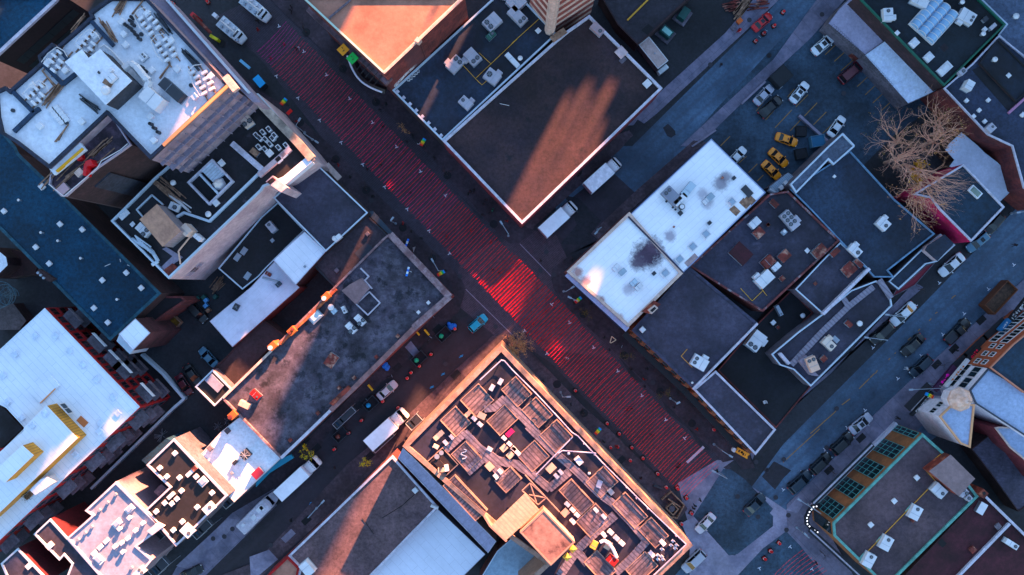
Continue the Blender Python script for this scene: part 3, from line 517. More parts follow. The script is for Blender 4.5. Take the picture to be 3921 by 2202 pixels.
for k, e, zz, nb in (('gpl', 'C3 1180 425 1790 1005', 6.92, 7), ('gp2', 'C3 1790 1008 X 2893 1743', 6.6, 7)):
    a_, b_ = [Vector(q) for q in P(e, zz)]; d = (b_ - a_).normalized(); n = Vector((d.y, -d.x)); L_ = (b_ - a_).length; an = math.degrees(math.atan2(d.y, d.x)); rr = BL[k][0]
    for i in range(nb):
        c = a_ + d * L_ * (i + .5) / nb + n * .25; MB().box(c.x, c.y, .1, 6.1, L_ / nb * .42, .5, an).build('brick_pier', MATS['orange_lit_brick'], rr)
        c = a_ + d * L_ * (i + 1) / nb + n * .12
        if i < nb - 1: w_ = MB().box(c.x, c.y, .3, 5.9, L_ / nb * .54, .24, an).build('window', m_glass, rr); g2 = MB(); [g2.box(c.x + n.x * .14, c.y + n.y * .14, zc, zc + .12, L_ / nb * .5, .08, an) for zc in (1.4, 3.0, 4.4, 5.7)]; g2.build('frame', flat('brown_frame', (.12, .06, .05)), w_)
    c = a_ + d * L_ / 2 + n * 1.0; MB().box(c.x, c.y, 2.9, 3.05, L_, 1.1, an).build('street_canopy', flat('black_canopy', (.012, .01, .014)), rr)
b = bld('pit', 'low_roof', 'sunken black roof holding a pale twin fan unit', 'C3 2030 820 X 2900 1240 X 3030 1110 D3 500 250 D3 80 662 D3 475 980 X 2972 1640', 2, m_black, m_dwall, (.2, .2, m_brick))
b = bld('wlk', 'flat_roofed_building', 'long roof crossed by a ribbed walkway beside the avenue', 'D2 1120 1350 1250 1443 D3 1278 182 475 980 305 815 D3 170 770 85 662 350 440 590 262 870 30', 5.6, m_pgrey, m_gwall, (.35, .22, m_mcap))
m_rib = mat('ribbed_walkway', (.26, .24, .29), .1, .5, wave=(G + 4, .62, (.13, .11, .15), .8))
MB().strip(P('D3 1090 0 850 190 590 440 290 760', 6), 1.0, 5.62, 5.85).build('walkway', m_rib, b)
MB().strip(P('D3 850 190 790 90', 6), .9, 5.62, 5.86).build('walkway', m_rib, b); MB().strip(P('D2 1160 1350 D3 1270 100', 6.4), 1., 5.9, 6.2).build('walkway', m_rib, b)
block(b, 'inner_wall', 'D3 160 660 185 645 275 750 250 765', 5.6, 6.6, m_wcap)
block(b, 'grey_room', 'D3 360 720 430 670 470 720 440 760 560 880 480 870', 5.6, 7.2, m_concrete)
# white roof of the crossroads
def sp(s, r, c=(.10, .05, .10), k=1.): q = P(s, 9)[0]; return (q[0], q[1], r, c, k)
wr = mat('scorched_white_roof', (.82, .82, .86), .06, .2, rough=.75, fine=.05, seam=(G, 5.5, .95, .022, (.42, .38, .46), .5), spots=[sp('C2 1350 1085', 3.0, (.04, .02, .045)), sp('C2 1260 1160', 2.0, (.07, .04, .075), .9), sp('C2 1400 1010', 1.8, (.09, .05, .09), .7), sp('C2 2060 390', 1.5, (.14, .11, .16), .75), sp('C2 2110 330', 1.2, (.14, .11, .16), .7), sp('C2 1560 910', 1.2, (.2, .15, .22), .7), sp('C2 1880 490', 1.1, (.3, .25, .32), .6), sp('C2 1935 590', 1.2, (.3, .25, .32), .6), sp('C3 1150 20', 1.2, (.3, .25, .32), .6), sp('C2 650 1270', 1.1, (.35, .10, .07), .8), sp('C2 730 1360', 1.2, (.35, .10, .07), .7), sp('C3 880 130', .9, (.3, .08, .06), .8), sp('C3 1050 310', 1., (.3, .08, .06), .8)])
b = bld('wbg', 'white_roofed_building', 'long white roofed building stained with soot at the crossroads', 'C2 1968 -50 2505 482 1690 1275 1165 700', 8.8, wr, mat('indigo_wall', (.05, .05, .09), .2, .5), (.1, .14, flat('blue_edge', (.22, .26, .40), .5)))
b = bld('wb2', 'white_roofed_building', 'corner building with white roof, sooty black stain and cream cornice', 'C2 1160 672 1690 1278 C3 1150 395 C2 540 1262', 8.8, wr, m_brick, (.3, .5, m_ccap))
MB().strip(P('C2 1150 720 1690 1270', 9.2), .25, 8.82, 9.12).build('dark_seam', flat('indigo_seam', (.04, .03, .07)), b)
MB().strip(P('C2 550 1290 C3 1140 415', 8.6), .9, 7.6, 8.0).build('street_canopy', mat('lavender_metal', (.40, .40, .55), .1, 1.), b)
MB().strip(P('C2 530 1300 C3 1070 390', 7), .35, 6, 6.6).build('sign_band', flat('dark_blue_band', (.02, .03, .10)), b)
block(b, 'chimney', 'C3 1345 225 1410 175 1445 205 1380 265', 6, 10.4, m_ccap); MB().prism(P('C3 1365 228 1408 192 1425 208 1385 248', 10.5), 10.3, 10.45).build('flue', m_black, b); block(b, 'chimney_base', 'C3 1280 240 1400 130 1470 170 1350 260', 6, 9.4, m_rcap)
# right hand side of the avenue
b = bld('ter', 'brick_building', 'orange brick shop house with white windows above dark awnings', 'D3 2240 792 2470 560 2860 240 X 4050 1300 X 4050 1560 D3 2576 1040', 11, mat('deep_teal_roof', (.018, .04, .07), .2, .2), mat('terracotta_brick', (.34, .10, .06), .15, .6), (.3, .2, flat('terracotta_edge', (.45, .2, .14))))  # dark teal is the roof's own colour
a_, b_ = P('D3 2240 792 2470 560', 11.3); windows(b, a_, b_, 5.4, 9.8, 3, 2, .9, 1.1, side=-1); c_ = P('D3 2860 240', 11.3)[0]; windows(b, b_, c_, 3.6, 10.2, 5, 2, 1.5, 1.9, m_frame, m_glass, side=-1)
b = bld('whf', 'white_building', 'white fronted shop house with pale blue grey roof and tall windows', 'D3 2225 800 2250 815 X 4050 1560 X 4050 1750 D3 2100 1150 2040 1015', 10.6, mat('pale_blue_roof', (.33, .38, .50), .1, .3), mat('white_stucco', (.66, .62, .68), .1, .5), (.25, .25, flat('dark_edge', (.06, .07, .10))))
a_, b_ = P('D3 2040 1015 2225 800', 10.85); windows(b, a_, b_, 6.8, 9.6, 2, 1, 2.0, 2.2, flat('ivory_frame', (.5, .48, .5)), m_glass, side=-1); windows(b, a_, b_, 3.8, 6.2, 2, 1, 2.4, 1.5, MATS['ivory_frame'], m_glass, side=-1)
b = bld('cup', 'corner_house', 'corner house with white stucco front and a copper coloured cupola', 'D3 1740 1275 1870 1150 2095 1155 D4 2050 190 1950 150', 10.6, MATS['pale_blue_roof'], MATS['white_stucco'], (.25, .3, flat('orange_flashing', (.6, .33, .2))))
a_, b_ = P('D3 1740 1275 1870 1150', 10.85); windows(b, a_, b_, 6.4, 9.4, 2, 1, 1., 1.4, MATS['ivory_frame'], m_glass, side=-1)
q = P('D3 1980 1115', 13)[0]; m_cup = mat('coppery_pink_sheet', (.55, .36, .29), .12, .8, col2=(.62, .47, .42))
MB().cyl(q[0], q[1], 9, 11.6, 1.7, 8).build('turret', MATS['white_stucco'], b); MB().cyl(q[0], q[1], 11.6, 12.1, 2.0, 8).build('turret_cornice', m_cup, b); MB().cyl(q[0], q[1], 12.1, 14.0, 1.9, 8, r2=.4).build('cupola', m_cup, b)
MB().cyl(q[0], q[1], 14.4, 15.6, .12, 6).build('finial', m_ccap, b)
b = bld('yrd', 'back_terrace', 'cluttered back terrace with grey planks behind the cupola house', 'D4 2060 200 2270 30 2300 20 2470 250 2576 420 X 3990 1900 X 3900 1960 D4 2240 430', 4, mat('grey_planks', (.10, .09, .13), .2, .5, wave=(80, .5, (.05, .045, .07), .6)), m_dwall, (.25, .15, m_dwall))
b = bld('pkr', 'terraced_house', 'pale pink coped house at the right edge beyond the terrace', 'D4 2290 -10 2340 -20 X 3990 1640 X 3990 1850 D4 2576 300 2440 190', 9, MATS['pale_blue_roof'], mat('brick_side', (.20, .045, .055), .2, .5), (.3, .25, m_ccap), cat='house')
b = bld('brt', 'corner_bank', 'corner building with verdigris coping and bronze panelled window front', 'D4 1578 45 1795 240 2130 668 1290 1500 1150 1500 700 1060 688 930', 9.6, m_umber, mat('bronze_panel', (.26, .115, .06), .25, .5), (.3, .42, m_teal))
FR = P('D4 688 930 1578 45', 9.9); m_mull = flat('teal_mullion', (.10, .30, .30), .5); m_mg = flat('curtain_glass', (.012, .028, .030), .1)
a_, b_ = Vector(FR[0]), Vector(FR[1]); d = (b_ - a_).normalized(); n = Vector((-d.y, d.x)); an = math.degrees(math.atan2(d.y, d.x)); L_ = (b_ - a_).length
for t0, t1 in ((.03, .16) , (.25, .385), (.475, .61), (.70, .83), (.93, .99)):
    c = a_ + (b_ - a_) * ((t0 + t1) / 2) + n * .06; wd = L_ * (t1 - t0); wn = MB().box(c.x, c.y, 1.2, 9.0, wd, .1, an).build('window', m_mg, b); f = MB(); k = max(2, round(wd / 1.1))
    for i in range(k + 1):
        e = c + d * (wd * (i / k - .5)) + n * .06; f.box(e.x, e.y, 1.2, 9.0, .07, .12, an)
    for zz in (1.2, 3.1, 5.0, 6.9, 9.0): e = c + n * .06; f.box(e.x, e.y, zz - .04, zz + .04, wd, .1, an)
    f.build('mullion', m_mull, wn)
c = (a_ + b_) / 2 + n * .35; MB().box(c.x, c.y, 0, 1.1, L_, .5, an).build('plinth', m_wcap, b)
FC = P('D4 700 1060 688 930', 9.9); a_, b_ = Vector(FC[0]), Vector(FC[1]); d = (b_ - a_).normalized(); n = Vector((-d.y, d.x)); an = math.degrees(math.atan2(d.y, d.x)); c = (a_ + b_) / 2 + n * .06; MB().box(c.x, c.y, 1.2, 9, 2.0, .1, an).build('window', m_mg, b)
for s, z, nm in (('D4 1080 160 500 735', 3.2, 'glass_canopy'), ('D4 470 1000 950 1443', 3.4, 'street_awning')):
    MB().strip(P(s, z), 1.0, z - .15, z).build(nm, flat('canopy_' + nm, (.03, .04, .05) if 'glass' in nm else (.02, .02, .03), .4), b); MB().strip(P(s, z + .1), .25, z, z + .15).build('canopy_rail', m_wcap, b)
p = P('D4 435 880', 3.2)[0]; mq = root('marquee_sign', p[0], p[1], 2.6, 'curved black marquee edged with white lamps at the corner', 'sign'); pv = None; mm = MB(); ml_ = MB()
for i, q in enumerate(P('D4 560 760 500 770 460 820 435 880 440 940 480 985 540 1020', 3.2)):
    if pv: mm.strip([pv, q], .7, 2.7, 3.2); ml_.box(q[0], q[1], 3.2, 3.25, .22, .18, G).box((q[0] + pv[0]) / 2, (q[1] + pv[1]) / 2, 3.2, 3.25, .22, .18, G)
    pv = q
mm.build('band', flat('marquee_black', (.01, .01, .015)), mq); ml_.build('lamp', mat('lamp_white', (.85, .85, .9), 0, emit=.25, fine=0), mq)
block(b, 'penthouse', 'D4 1850 258 2088 492 1932 662 1642 418', 9.6, 12, m_rcap, mat('rosy_concrete_roof', (.25, .18, .185), .15, .5))
block(b, 'chimney', 'D4 2130 640 2175 590 2230 640 2185 690', 5, 11, m_rcap); block(b, 'chimney_pot', 'D4 2165 630 2190 620 2200 640 2180 655', 11, 11.1, m_black)
MB().path([(*q, 9.75) for q in P('D4 1755 250 1592 392 1705 517 1000 1245', 9.75)], .07).build('yellow_gas_pipe', flat('ochre_pipe', (.55, .28, .08)), b)
b = bld('mar', 'maroon_roofed_building', 'maroon roofed building split by a white coping in the bottom right corner', 'D4 2135 672 2200 665 2640 1110 X 3990 2260 D4 1350 1500', 8, m_maroon, m_dwall, (.2, .12, m_dwall))
MB().strip(P('D4 2200 670 2640 1100', 8.6), .4, 8.21, 8.6).build('white_coping', m_wcap, b); MB().strip(P('D4 2440 940 1950 1443 1890 1500', 8.6), .45, 8.02, 8.5).build('white_coping', m_wcap, b)
# bottom centre: roof with the diagonal light, white roof, ramp roof
b = bld('bem', 'flat_roofed_building', 'dark purple gravel roof crossed by a wedge of orange sunlight', 'B4 1345 262 1800 775 1095 1500 400 1500 430 1380 315 1255', 6.5, mat('purple_gravel_roof', (.17, .115, .125), .2, .25, col2=(.13, .088, .10), rough=.95, fine=.3, bump=.4), m_brick, (.4, .38, m_wcap))
b = bld('wb3', 'white_roofed_building', 'clean white sheet roof at the bottom left of the rooftop terrace', 'B4 1790 790 2262 1238 2000 1500 1060 1500', 5, mat('clean_white_roof', (.66, .67, .76), .06, .2, rough=.75, fine=.05, seam=(-G - 4, 3.6, 1.35, .025, (.34, .33, .42), .55)), m_gwall, (.06, .08, m_wcap))
b = bld('rmp', 'ramp_roof', 'narrow pale panelled roof strip beside the rooftop terrace', 'B4 1450 190 1560 290 2370 1110 2290 1225 1400 290', 8, mat('panelled_pale_roof', (.36, .35, .46), .1, .3, seam=(-G - 4, 1.6, 9, .03, (.2, .18, .26), .6)), m_gwall, (.08, .1, m_wcap))
b = bld('red2', 'small_building', 'red walled roof wedge at the bottom edge beside a white tank', 'B4 312 1262 425 1375 400 1500 60 1500', 7, m_gsand, m_redw, (.3, .3, m_redw))
b = bld('frt', 'brick_row_house', 'brick row house with pale teal roof below the terrace penthouse', 'B4 2380 1205 2576 1035 C4 350 1240 C4 120 1500 B4 2200 1500', 5.5, mat('pale_teal_roof', (.25, .32, .40), .12, .4), m_brick, (.15, .15, m_mcap))
# terrace building
m_deckr = mat('slate_terrace_roof', (.026, .026, .052), .25, .3, rough=.9, fine=.2)
b = bld('dek', 'terrace_building', 'building with rooftop terrace of wooden decks and sandstone cornice', 'X 1919 1322 X 2653 2089 X 2480 2255 X 1985 2255 C4 330 1330 B4 2440 1040 B4 1445 172', 13.4, m_deckr, mat('sandstone_wall', (.32, .21, .17), .12, .5), (.5, .75, mat('sandstone_cornice', (.34, .235, .20), .12, .7, col2=(.25, .17, .14))))
# ------------------------------------------------ rooftop machines and small roof things
m_ac = flat('pale_grey_metal', (.40, .38, .43), .55); m_acw = flat('white_metal_housing', (.62, .62, .66), .5); m_fan = flat('fan_black', (.012, .014, .02), .4)
m_blade = flat('fan_blade_grey', (.22, .23, .26), .4); m_gal = flat('galvanised_steel', (.30, .33, .38), .35, .3); m_dk = flat('charcoal_metal', (.04, .045, .06), .5)
m_wood = mat('raw_timber', (.30, .19, .14), .25, 2, rough=.9, col2=(.22, .13, .10)); m_rust = mat('rusty_sheet', (.16, .035, .03), .3, .8, rough=.8, col2=(.36, .22, .18), t2=.6)
m_sky = flat('skylight_glass', (.30, .36, .44), .15)
def ac(s, z, L_, w_, label, h=1.1, a=G, fans=2, m=None, side=0, sk=None, fr=None):
    """air conditioner: fans sit near the (+x) end; side adds a duct hood on that side"""
    p = P(s, z + h)[0]; r = root('air_conditioner', p[0], p[1], z, label, 'air conditioner'); c, d = cs(a); m = m or m_ac
    at = lambda u, v: (p[0] + u * c - v * d, p[1] + u * d + v * c)
    MB().box(*p, z + .22, z + h, L_, w_, a).build('housing', m, r)
    MB().box(*p, z, z + .22, L_ * 1.06, w_ * 1.06, a).build('base_frame', m_gal, r)
    if side: q = at(-L_ * .2, side * (w_ / 2 + .32)); MB().box(*q, z + .15, z + h * .75, L_ * .45, .64, a, .85).build('hood', m, r)
    fr = fr or min(w_ * .20, .42)
    for i in range(fans):
        if fans > 3: q = at(L_ * .5 - fr * 1.3 - (i // 2) * fr * 2.4, (i % 2 - .5) * w_ * .5)
        else: q = at(L_ / 2 - fr - .18, (i - (fans - 1) / 2) * (fr * 2 + .12))
        f = MB().cyl(*q, z + h, z + h + .07, fr, 14).build('fan', m_fan, r); bl = MB()
        for k in range(3): bl.box(*q, z + h + .075, z + h + .095, fr * 1.8, fr * .28, a + 60 * k)
        bl.build('blade', m_blade, f)
    q = at(-L_ * .12, 0); MB().box(*q, z + h, z + h + .025, .05, w_ * .94, a).build('seam', m_gal, r)
    return r
def vent(s, z, label, k=1., h=.55, m=None, a=G, cap=True):
    for q in pts(s):
        p = W(q, z + h); r = root('roof_vent', p[0], p[1], z, label, 'roof vent'); m = m or m_acw
        MB().box(*p, z, z + h * .75, .62 * k, .62 * k, a).build('base', m, r)
        if cap: MB().box(*p, z + h * .75, z + h, .82 * k, .82 * k, a, .8).build('cap', m, r)
def turb(s, z, label, k=1., m=None):
    for q in pts(s):
        p = W(q, z + .9); r = root('roof_ventilator', p[0], p[1], z, label, 'ventilator'); MB().cyl(*p, z, z + .6, .22 * k, 10).build('pipe', m_gal, r); MB().ball(p[0], p[1], z + .85, .42 * k, 12, 6, .7).build('cap', m or m_acw, r, True)
def skyl(s, z, label, L_=1.9, w_=1.5, a=G, h=.5, name='skylight', mg=None, mf=None):
    for q in pts(s):
        p = W(q, z + h); r = root(name, p[0], p[1], z, label, 'skylight'); MB().box(*p, z, z + h, L_, w_, a).build('kerb', mf or m_acw, r)
        MB().box(*p, z + h, z + h + .2, L_ * .8, w_ * .78, a, .7).build('dome', mg or m_sky, r)
def hatch(s, z, label, L_, w_, m, h=.5, a=G, name='roof_hatch'):
    for q in pts(s):
        p = W(q, z + h); r = root(name, p[0], p[1], z, label, 'roof hatch'); MB().box(*p, z, z + h, L_, w_, a).build('kerb', m_gal, r); MB().box(*p, z + h, z + h + .1, L_ * 1.04, w_ * 1.04, a).build('lid', m, r)
def tube_thing(name, s, z, r_, m, label, cat):
    o = MB().path([(*q, z) for q in P(s, z)], r_).build(name, m); return tag(o, label, cat)
def plate(name, s, z, L_, w_, m, label, cat, h=.06, a=G):
    for q in pts(s): p = W(q, z + h); tag(MB().box(*p, z + .002, z + h, L_, w_, a).build(name, m), label, cat)
def pile(s, z, n, L_, a, m, label, cat='timber pile', sp=.9, name='timber_pile', rr=.07):
    for q in pts(s):
        p = W(q, z); mb = MB()
        for i in range(n):
            aa = a + random.uniform(-7, 7); l = L_ * random.uniform(.6, 1); x = p[0] + random.uniform(-sp, sp) * .6; y = p[1] + random.uniform(-sp, sp) * .6; zz = z + .05 + (i % 3) * rr * 1.8
            mb.box(x, y, zz, zz + rr * 1.6, l, rr * 2, aa)
        tag(mb.build(name, m), label, cat)
z = 9.2
ac('B1 2330 210', z, 2.7, 2.1, 'pale twin fan air conditioner near the top of the navy roof', a=G + 180, fans=2)
ac('B1 2318 345', z, 1.6, .9, 'small green and white machine below a twin fan unit', h=.8, fans=1, m=flat('green_housing', (.03, .12, .09)), fr=.3)
ac('B1 2135 555', z, 2.6, 1.9, 'grey twin fan air conditioner with side hood on the navy roof', a=-G - 4, side=-1)
ac('B1 1962 628', z, 2.6, 1.9, 'grey twin fan air conditioner nearest the red graffiti wall', a=G + 4, side=1)
ac('B1 2330 750', z, 2.4, 2.0, 'single large fan air conditioner beside the white parapet', a=G + 100, fans=1, side=-1, fr=.48)
ac('B1 2068 1010', z, 2.1, 1.5, 'small single fan air conditioner alone on the lower navy roof', a=G + 95, fans=1, fr=.3, side=-1)
ac('B1 2530 590', z, 2.9, .8, 'long narrow white duct unit on the navy roof', h=.7, a=-G - 4, fans=0, m=m_acw)
ac('C1 55 150', z, 3.2, 1.7, 'large twin fan air conditioner near the brick tower', a=-G - 2); ac('C1 45 15', z, 2.6, 2.4, 'machine cut by the top edge beside the brick tower', fans=0)
vent('C1 260 300', z, 'lone small vent by the foot of the brick tower'); turb('C1 82 572', z, 'round white ventilator beside the white parapet')
for s in ('B1 2576 385 2320 628 2168 772', 'B1 2200 520 2318 630', 'B1 2040 640 2165 775 2228 838 2290 785', 'C1 268 186 0 428'): tube_thing('gas_pipe', s, z + .2, .05, MATS['yellow_pipe'], 'thin yellow gas pipe running over the navy roof', 'gas pipe')
for i, q in enumerate(pts('B1 1505 785 1528 768 1557 742 1580 718 1598 700')): p = W(q, z + .3); tag(MB().ring([(p[0] + u, p[1] + v) for u, v in ((-.22, -.22), (.22, -.22), (.22, .22), (-.22, .22))], .06, z, z + .3).build('roof_crate', m_acw), 'small open white crate beside the brick wall', 'crate', 'white crates by the brick wall')
plate('painted_tag', 'B1 1400 820', 3.6, .1, .1, m_acw, 'x', 'x') if 0 else None
# white bubble graffiti on the dark red wall under the orange roof
w1, w2 = P('B1 1262 722 1990 0', 19.75); gd = (Vector(w2) - Vector(w1)).normalized(); gn = Vector((gd.y, -gd.x)); ga = math.degrees(math.atan2(gd.y, gd.x)); rnd = random.Random(4)
gr = root('graffiti', w1[0] + gd.x * 3.4 + gn.x * .1, w1[1] + gd.y * 3.4 + gn.y * .1, 9.8, 'black and white bubble graffiti on the dark red brick wall', 'graffiti')
gf = lambda u, zz, o: (w1[0] + gd.x * u + gn.x * o, w1[1] + gd.y * u + gn.y * o, zz)
bl = MB(); wl = MB()
for u, zz, a_, b_ in ((.9, 10.3, .55, .6), (2.0, 10.5, .7, .5), (3.1, 10.7, .7, .45), (4.3, 10.6, .9, .55), (5.2, 10.6, .5, .45)):
    ring_ = [gf(u + a_ * math.cos(t * .5236), zz + b_ * math.sin(t * .5236), .03) for t in range(12)]; bl.add(ring_ , [tuple(range(12))]); wl.path([gf(u + a_ * math.cos(t * .5236), zz + b_ * math.sin(t * .5236), .06) for t in range(13)], .06, 4)
for u, zz in ((.8, 10.2), (2.0, 10.4), (2.4, 10.7), (3.1, 10.7), (4.2, 10.7), (4.6, 10.5)): wl.tube(gf(u - .2, zz - .12, .06), gf(u + .25, zz + .15, .06), .1, 5)
bl.build('fill', m_black, gr); wl.build('outline', m_frame, gr)
z = 9.4
ac('C1 845 280', z, 2.2, 1.3, 'pinkish single fan air conditioner on the edge of the dark roof', a=-G, fans=1, m=flat('rosy_housing', (.38, .28, .3)), fr=.32)
vent('C1 1080 512', z, 'rust stained square vent box on the white parapet', 2., .9, m_cream); hatch('C1 1335 825', z, 'clean white hatch in the right corner of the dark roof', 1.2, 1.1, m_frame, .3); plate('roof_patch', 'C1 1095 590', z, 1.2, .8, m_gwall, 'small grey patch on the dark roof beside the vent box', 'patch')
plate('paper_sheet', 'C3 0 0', 0, .1, .1, m_frame, 'x', 'x') if 0 else None
tube_thing('roof_rod', 'B1 2405 1022 2498 1042', z + .06, .04, m_frame, 'thin white rod lying on the dark roof', 'rod')
# step terrace beside the tower
o = MB().strip(P('C1 400 385 520 300', 10.2), 1.1, 9.9, 10.1).build('wooden_stair', m_wood); tag(o, 'wooden landing between the two parapets at the tower foot', 'landing')
z = 8.8
r = ac('C2 1580 515', z, 3.0, 1.9, 'large grey roof machine with twin dark fans on the white roof', a=135, m=flat('steel_grey_housing', (.24, .25, .31)), fr=.32)
ac('C2 1745 450', z, 2.6, 1.2, 'pale blue duct box on the white roof', fans=0, m=flat('pale_blue_housing', (.42, .5, .58)), a=G + 8); ac('C2 1665 550', z, 2.4, 1., 'white duct box beside the black ringed fan', fans=0, m=m_acw, a=G)
p = P('C2 1678 622', z + .6)[0]; r = root('roof_fan', p[0], p[1], z, 'round white roof fan with black ring', 'roof fan'); MB().cyl(*p, z, z + .7, .5, 16).build('ring', m_fan, r); MB().cyl(*p, z + .7, z + .75, .38, 16).build('cap', m_acw, r)
hatch('C2 1662 685', z, 'small black box at the end of the duct row', .7, .7, m_dk); vent('C2 1525 570 1590 628 1615 650', z, 'tiny dark pipe box beside the grey roof machine', .4, .4, m_dk)
ac('C2 1925 560', z, 1.3, .8, 'white duct box beside the blue grey box', fans=0, m=m_acw, h=.7); ac('C2 1962 525', z, 1.2, 1., 'blue grey box joined to a white duct box', fans=0, m=flat('blue_grey_housing', (.3, .36, .42)), h=.8)
skyl('C2 2170 575 1915 892 1785 1015 1655 1140', z, 'square glass skylight along the white roof edge', 1.35, 1.3); skyl('C2 1515 1275', z, 'square glass skylight on the stained corner roof', 1.35, 1.3)
hatch('C2 2320 470', z, 'large black hatch near the right corner of the white roof', 1.9, 1.1, m_dk, .2, -G - 4); hatch('C2 2190 340 1950 782', z, 'small black hatch on the long white roof', .62, .55, m_dk); hatch('C2 1402 1280', z, 'small black hatch beside the corner roof skylight', .62, .55, m_dk)
plate('plywood_board', 'C2 2298 590 2200 660 2352 552', z, 1.6, 1.1, m_wood, 'weathered plywood board near the square skylight', 'board', a=-G); plate('plywood_board', 'C2 1772 1150', z, 2.4, 1., mat('faded_board', (.34, .26, .27), .2, 1.5), 'faded long board beside the lowest skylight', 'board', .08)
ac('C2 1030 1220', z, 1.3, .7, 'white duct box on the stained corner roof', fans=0, m=m_acw, h=.7, a=G + 5); ac('C2 1095 1265', z, 1.2, .8, 'blue grey box on the stained corner roof', fans=0, m=MATS['blue_grey_housing'], h=.7)
ac('C2 1205 1370', z, 1.2, .8, 'pale blue box near the cornice end', fans=0, m=MATS['pale_blue_housing'], h=.7); ac('C3 1255 -5', z, 1.3, .8, 'dark and white box near the chimney', fans=0, m=m_acw, h=.7)
vent('C2 2080 335', z, 'small rusty vent in the middle of a soot mark', .5, .5, m_rust); vent('C2 1600 820', z, 'small rusty vent above a grey soot mark', .4, .5, m_rust)
z = 6
ac('D2 275 755', z, 3.3, 1.7, 'long air conditioner with six white bladed fans', a=130, fans=6, m=m_ac, fr=.36, side=-1)
hatch('C2 2260 1085', z, 'broad maroon hatch on the speckled slate roof', 3.2, 2.6, m_maroon, .9, 137, name='roof_hatch'); hatch('C2 2435 880', z, 'rust flaked hatch with white sides near the white roof', 1.7, 1.5, m_rust, .8)
ac('C2 2400 780', z, 1.9, 1.3, 'white box machine above the rust flaked hatch', fans=0, m=m_acw, h=1.1); hatch('D2 110 590', z, 'faded red hatch at the top corner of the slate roof', 1.5, .9, m_rust, .5, 137)
hatch('D2 212 1108', z, 'rusty skylight box in the middle of the slate roof', 1.9, 1.5, m_rust, .9); hatch('D2 560 1060', z, 'tall rusty skylight box touching the brick coping', 2.3, 1.6, m_rust, 1.)
ac('D2 60 1165', z, 2., 1.6, 'rust stained machine with a square opening', fans=0, m=m_rust, h=1.4); ac('D2 25 1335', z, 2.9, 1.9, 'large white box machine with ribbed side', fans=0, m=m_acw, h=1.6, side=1); ac('D2 135 1215', z, 1.5, 1., 'white machine box with rust streaks', fans=0, m=m_acw, h=1.2)
hatch('D2 190 1330', z, 'small grey box right of the large white machine', .8, .8, m_rust, .5); vent('D2 440 1055', z, 'flat white vent square left of the rusty skylight box', .9, .3, m_acw); vent('D2 520 1380 C2 2530 800 D2 55 800', z, 'small rusty box on the slate roof', .7, .4, m_rust)
r = root('vent_pipe', *P('D2 205 870', z)[0], z, 'square grey box with a round white cap on the slate roof', 'vent'); MB().box(*P('D2 200 875', z)[0], z, z + .6, .9, .8, G).build('box', m_gal, r); MB().cyl(*P('D2 215 865', z + .8)[0], z + .6, z + .9, .25, 10).build('cap', m_acw, r)
for s in ('D2 20 1230 D2 -40 1400 D2 40 1500', 'C3 2255 10 2370 135 2480 30'): tube_thing('gas_pipe', s, z + .2, .05, MATS['yellow_pipe'], 'thin yellow gas pipe near the white machines', 'gas pipe')
hatch('D2 712 1072', 5.8, 'white and rust hatch beside the brick coping', 1.6, .9, m_rust, .7); hatch('D2 850 1240', 5.8, 'large hatch with twin rusty panels in a white frame', 2.2, 1.9, m_rust, .5); hatch('D2 945 1180', 5.8, 'sunlit rusty hatch beside the twin panels', 1.6, .8, m_rust, .8, 137)
z = 6
ac('D2 1195 790', z, 2.0, 1.7, 'pale square air conditioner alone in the middle of the teal roof', a=-G, fans=1, m=m_acw, side=1, fr=.33); ac('D2 915 1052', z, 2.2, 1.4, 'pale air conditioner on the lower edge of the teal roof', a=-G, fans=1, m=m_acw, side=1, fr=.36); vent('D2 710 322', z, 'small square vent on the upper teal roof', .6)
skyl('D2 2100 475', 8, 'paned skylight on the pink walled house', 2.2, 1.2, mg=flat('green_grey_glass', (.2, .25, .22)), a=-G)
ac('C3 1855 745', 6.8, 2.6, 2.0, 'white twin fan air conditioner on the mottled purple roof', a=150, m=m_acw, side=-1, fr=.33); vent('C3 1290 418', 6.8, 'white capped vent in the left corner of the purple roof', 1.1, .8); turb('C3 1780 942', 6.8, 'tiny white pipe near the lower purple roof corner', .5)
tube_thing('gas_pipe', 'C3 1730 610 1670 680 1780 790', 7, .05, MATS['ochre_pipe'], 'bent ochre pipe beside the white twin fan unit', 'gas pipe')
ac('C3 2415 530', 2.3, 3.3, 2.3, 'pale twin fan unit on the sunken black roof', a=G + 190, m=m_acw, side=1, h=1.6)
r = root('plastic_chair', *P('C3 2495 1135', 2.3)[0], 2.2, 'white plastic chair alone on the sunken black roof', 'chair'); q = P('C3 2495 1135', 2.6)[0]; MB().box(*q, 2.2, 2.65, .5, .5, 20).build('seat', m_frame, r); MB().box(q[0] + .25, q[1] + .1, 2.65, 3.1, .08, .5, 20).build('backrest', m_frame, r)
z = 2.2
ac('D3 165 230', z, 1.9, .6, 'narrow duct machine with round cap on the black roof', fans=1, a=-G - 20, m=m_gal); turb('D3 395 280', z, 'round white ventilator on the black roof', 1.1); hatch('D3 103 348', z, 'pale square hatch on the black roof', .75, .7, m_acw); hatch('D3 150 395', z, 'small dark hatch next to the pale square hatch', .5, .5, m_rust)
z = 5.6
ac('D3 655 560', z, 2.2, 1.4, 'cream air conditioner with one fan beside the ribbed walkway', a=-G, fans=1, m=flat('cream_housing', (.62, .52, .46)), side=1, fr=.34); turb('D3 958 358', z, 'round white ventilator between walkway and avenue', 1.2)
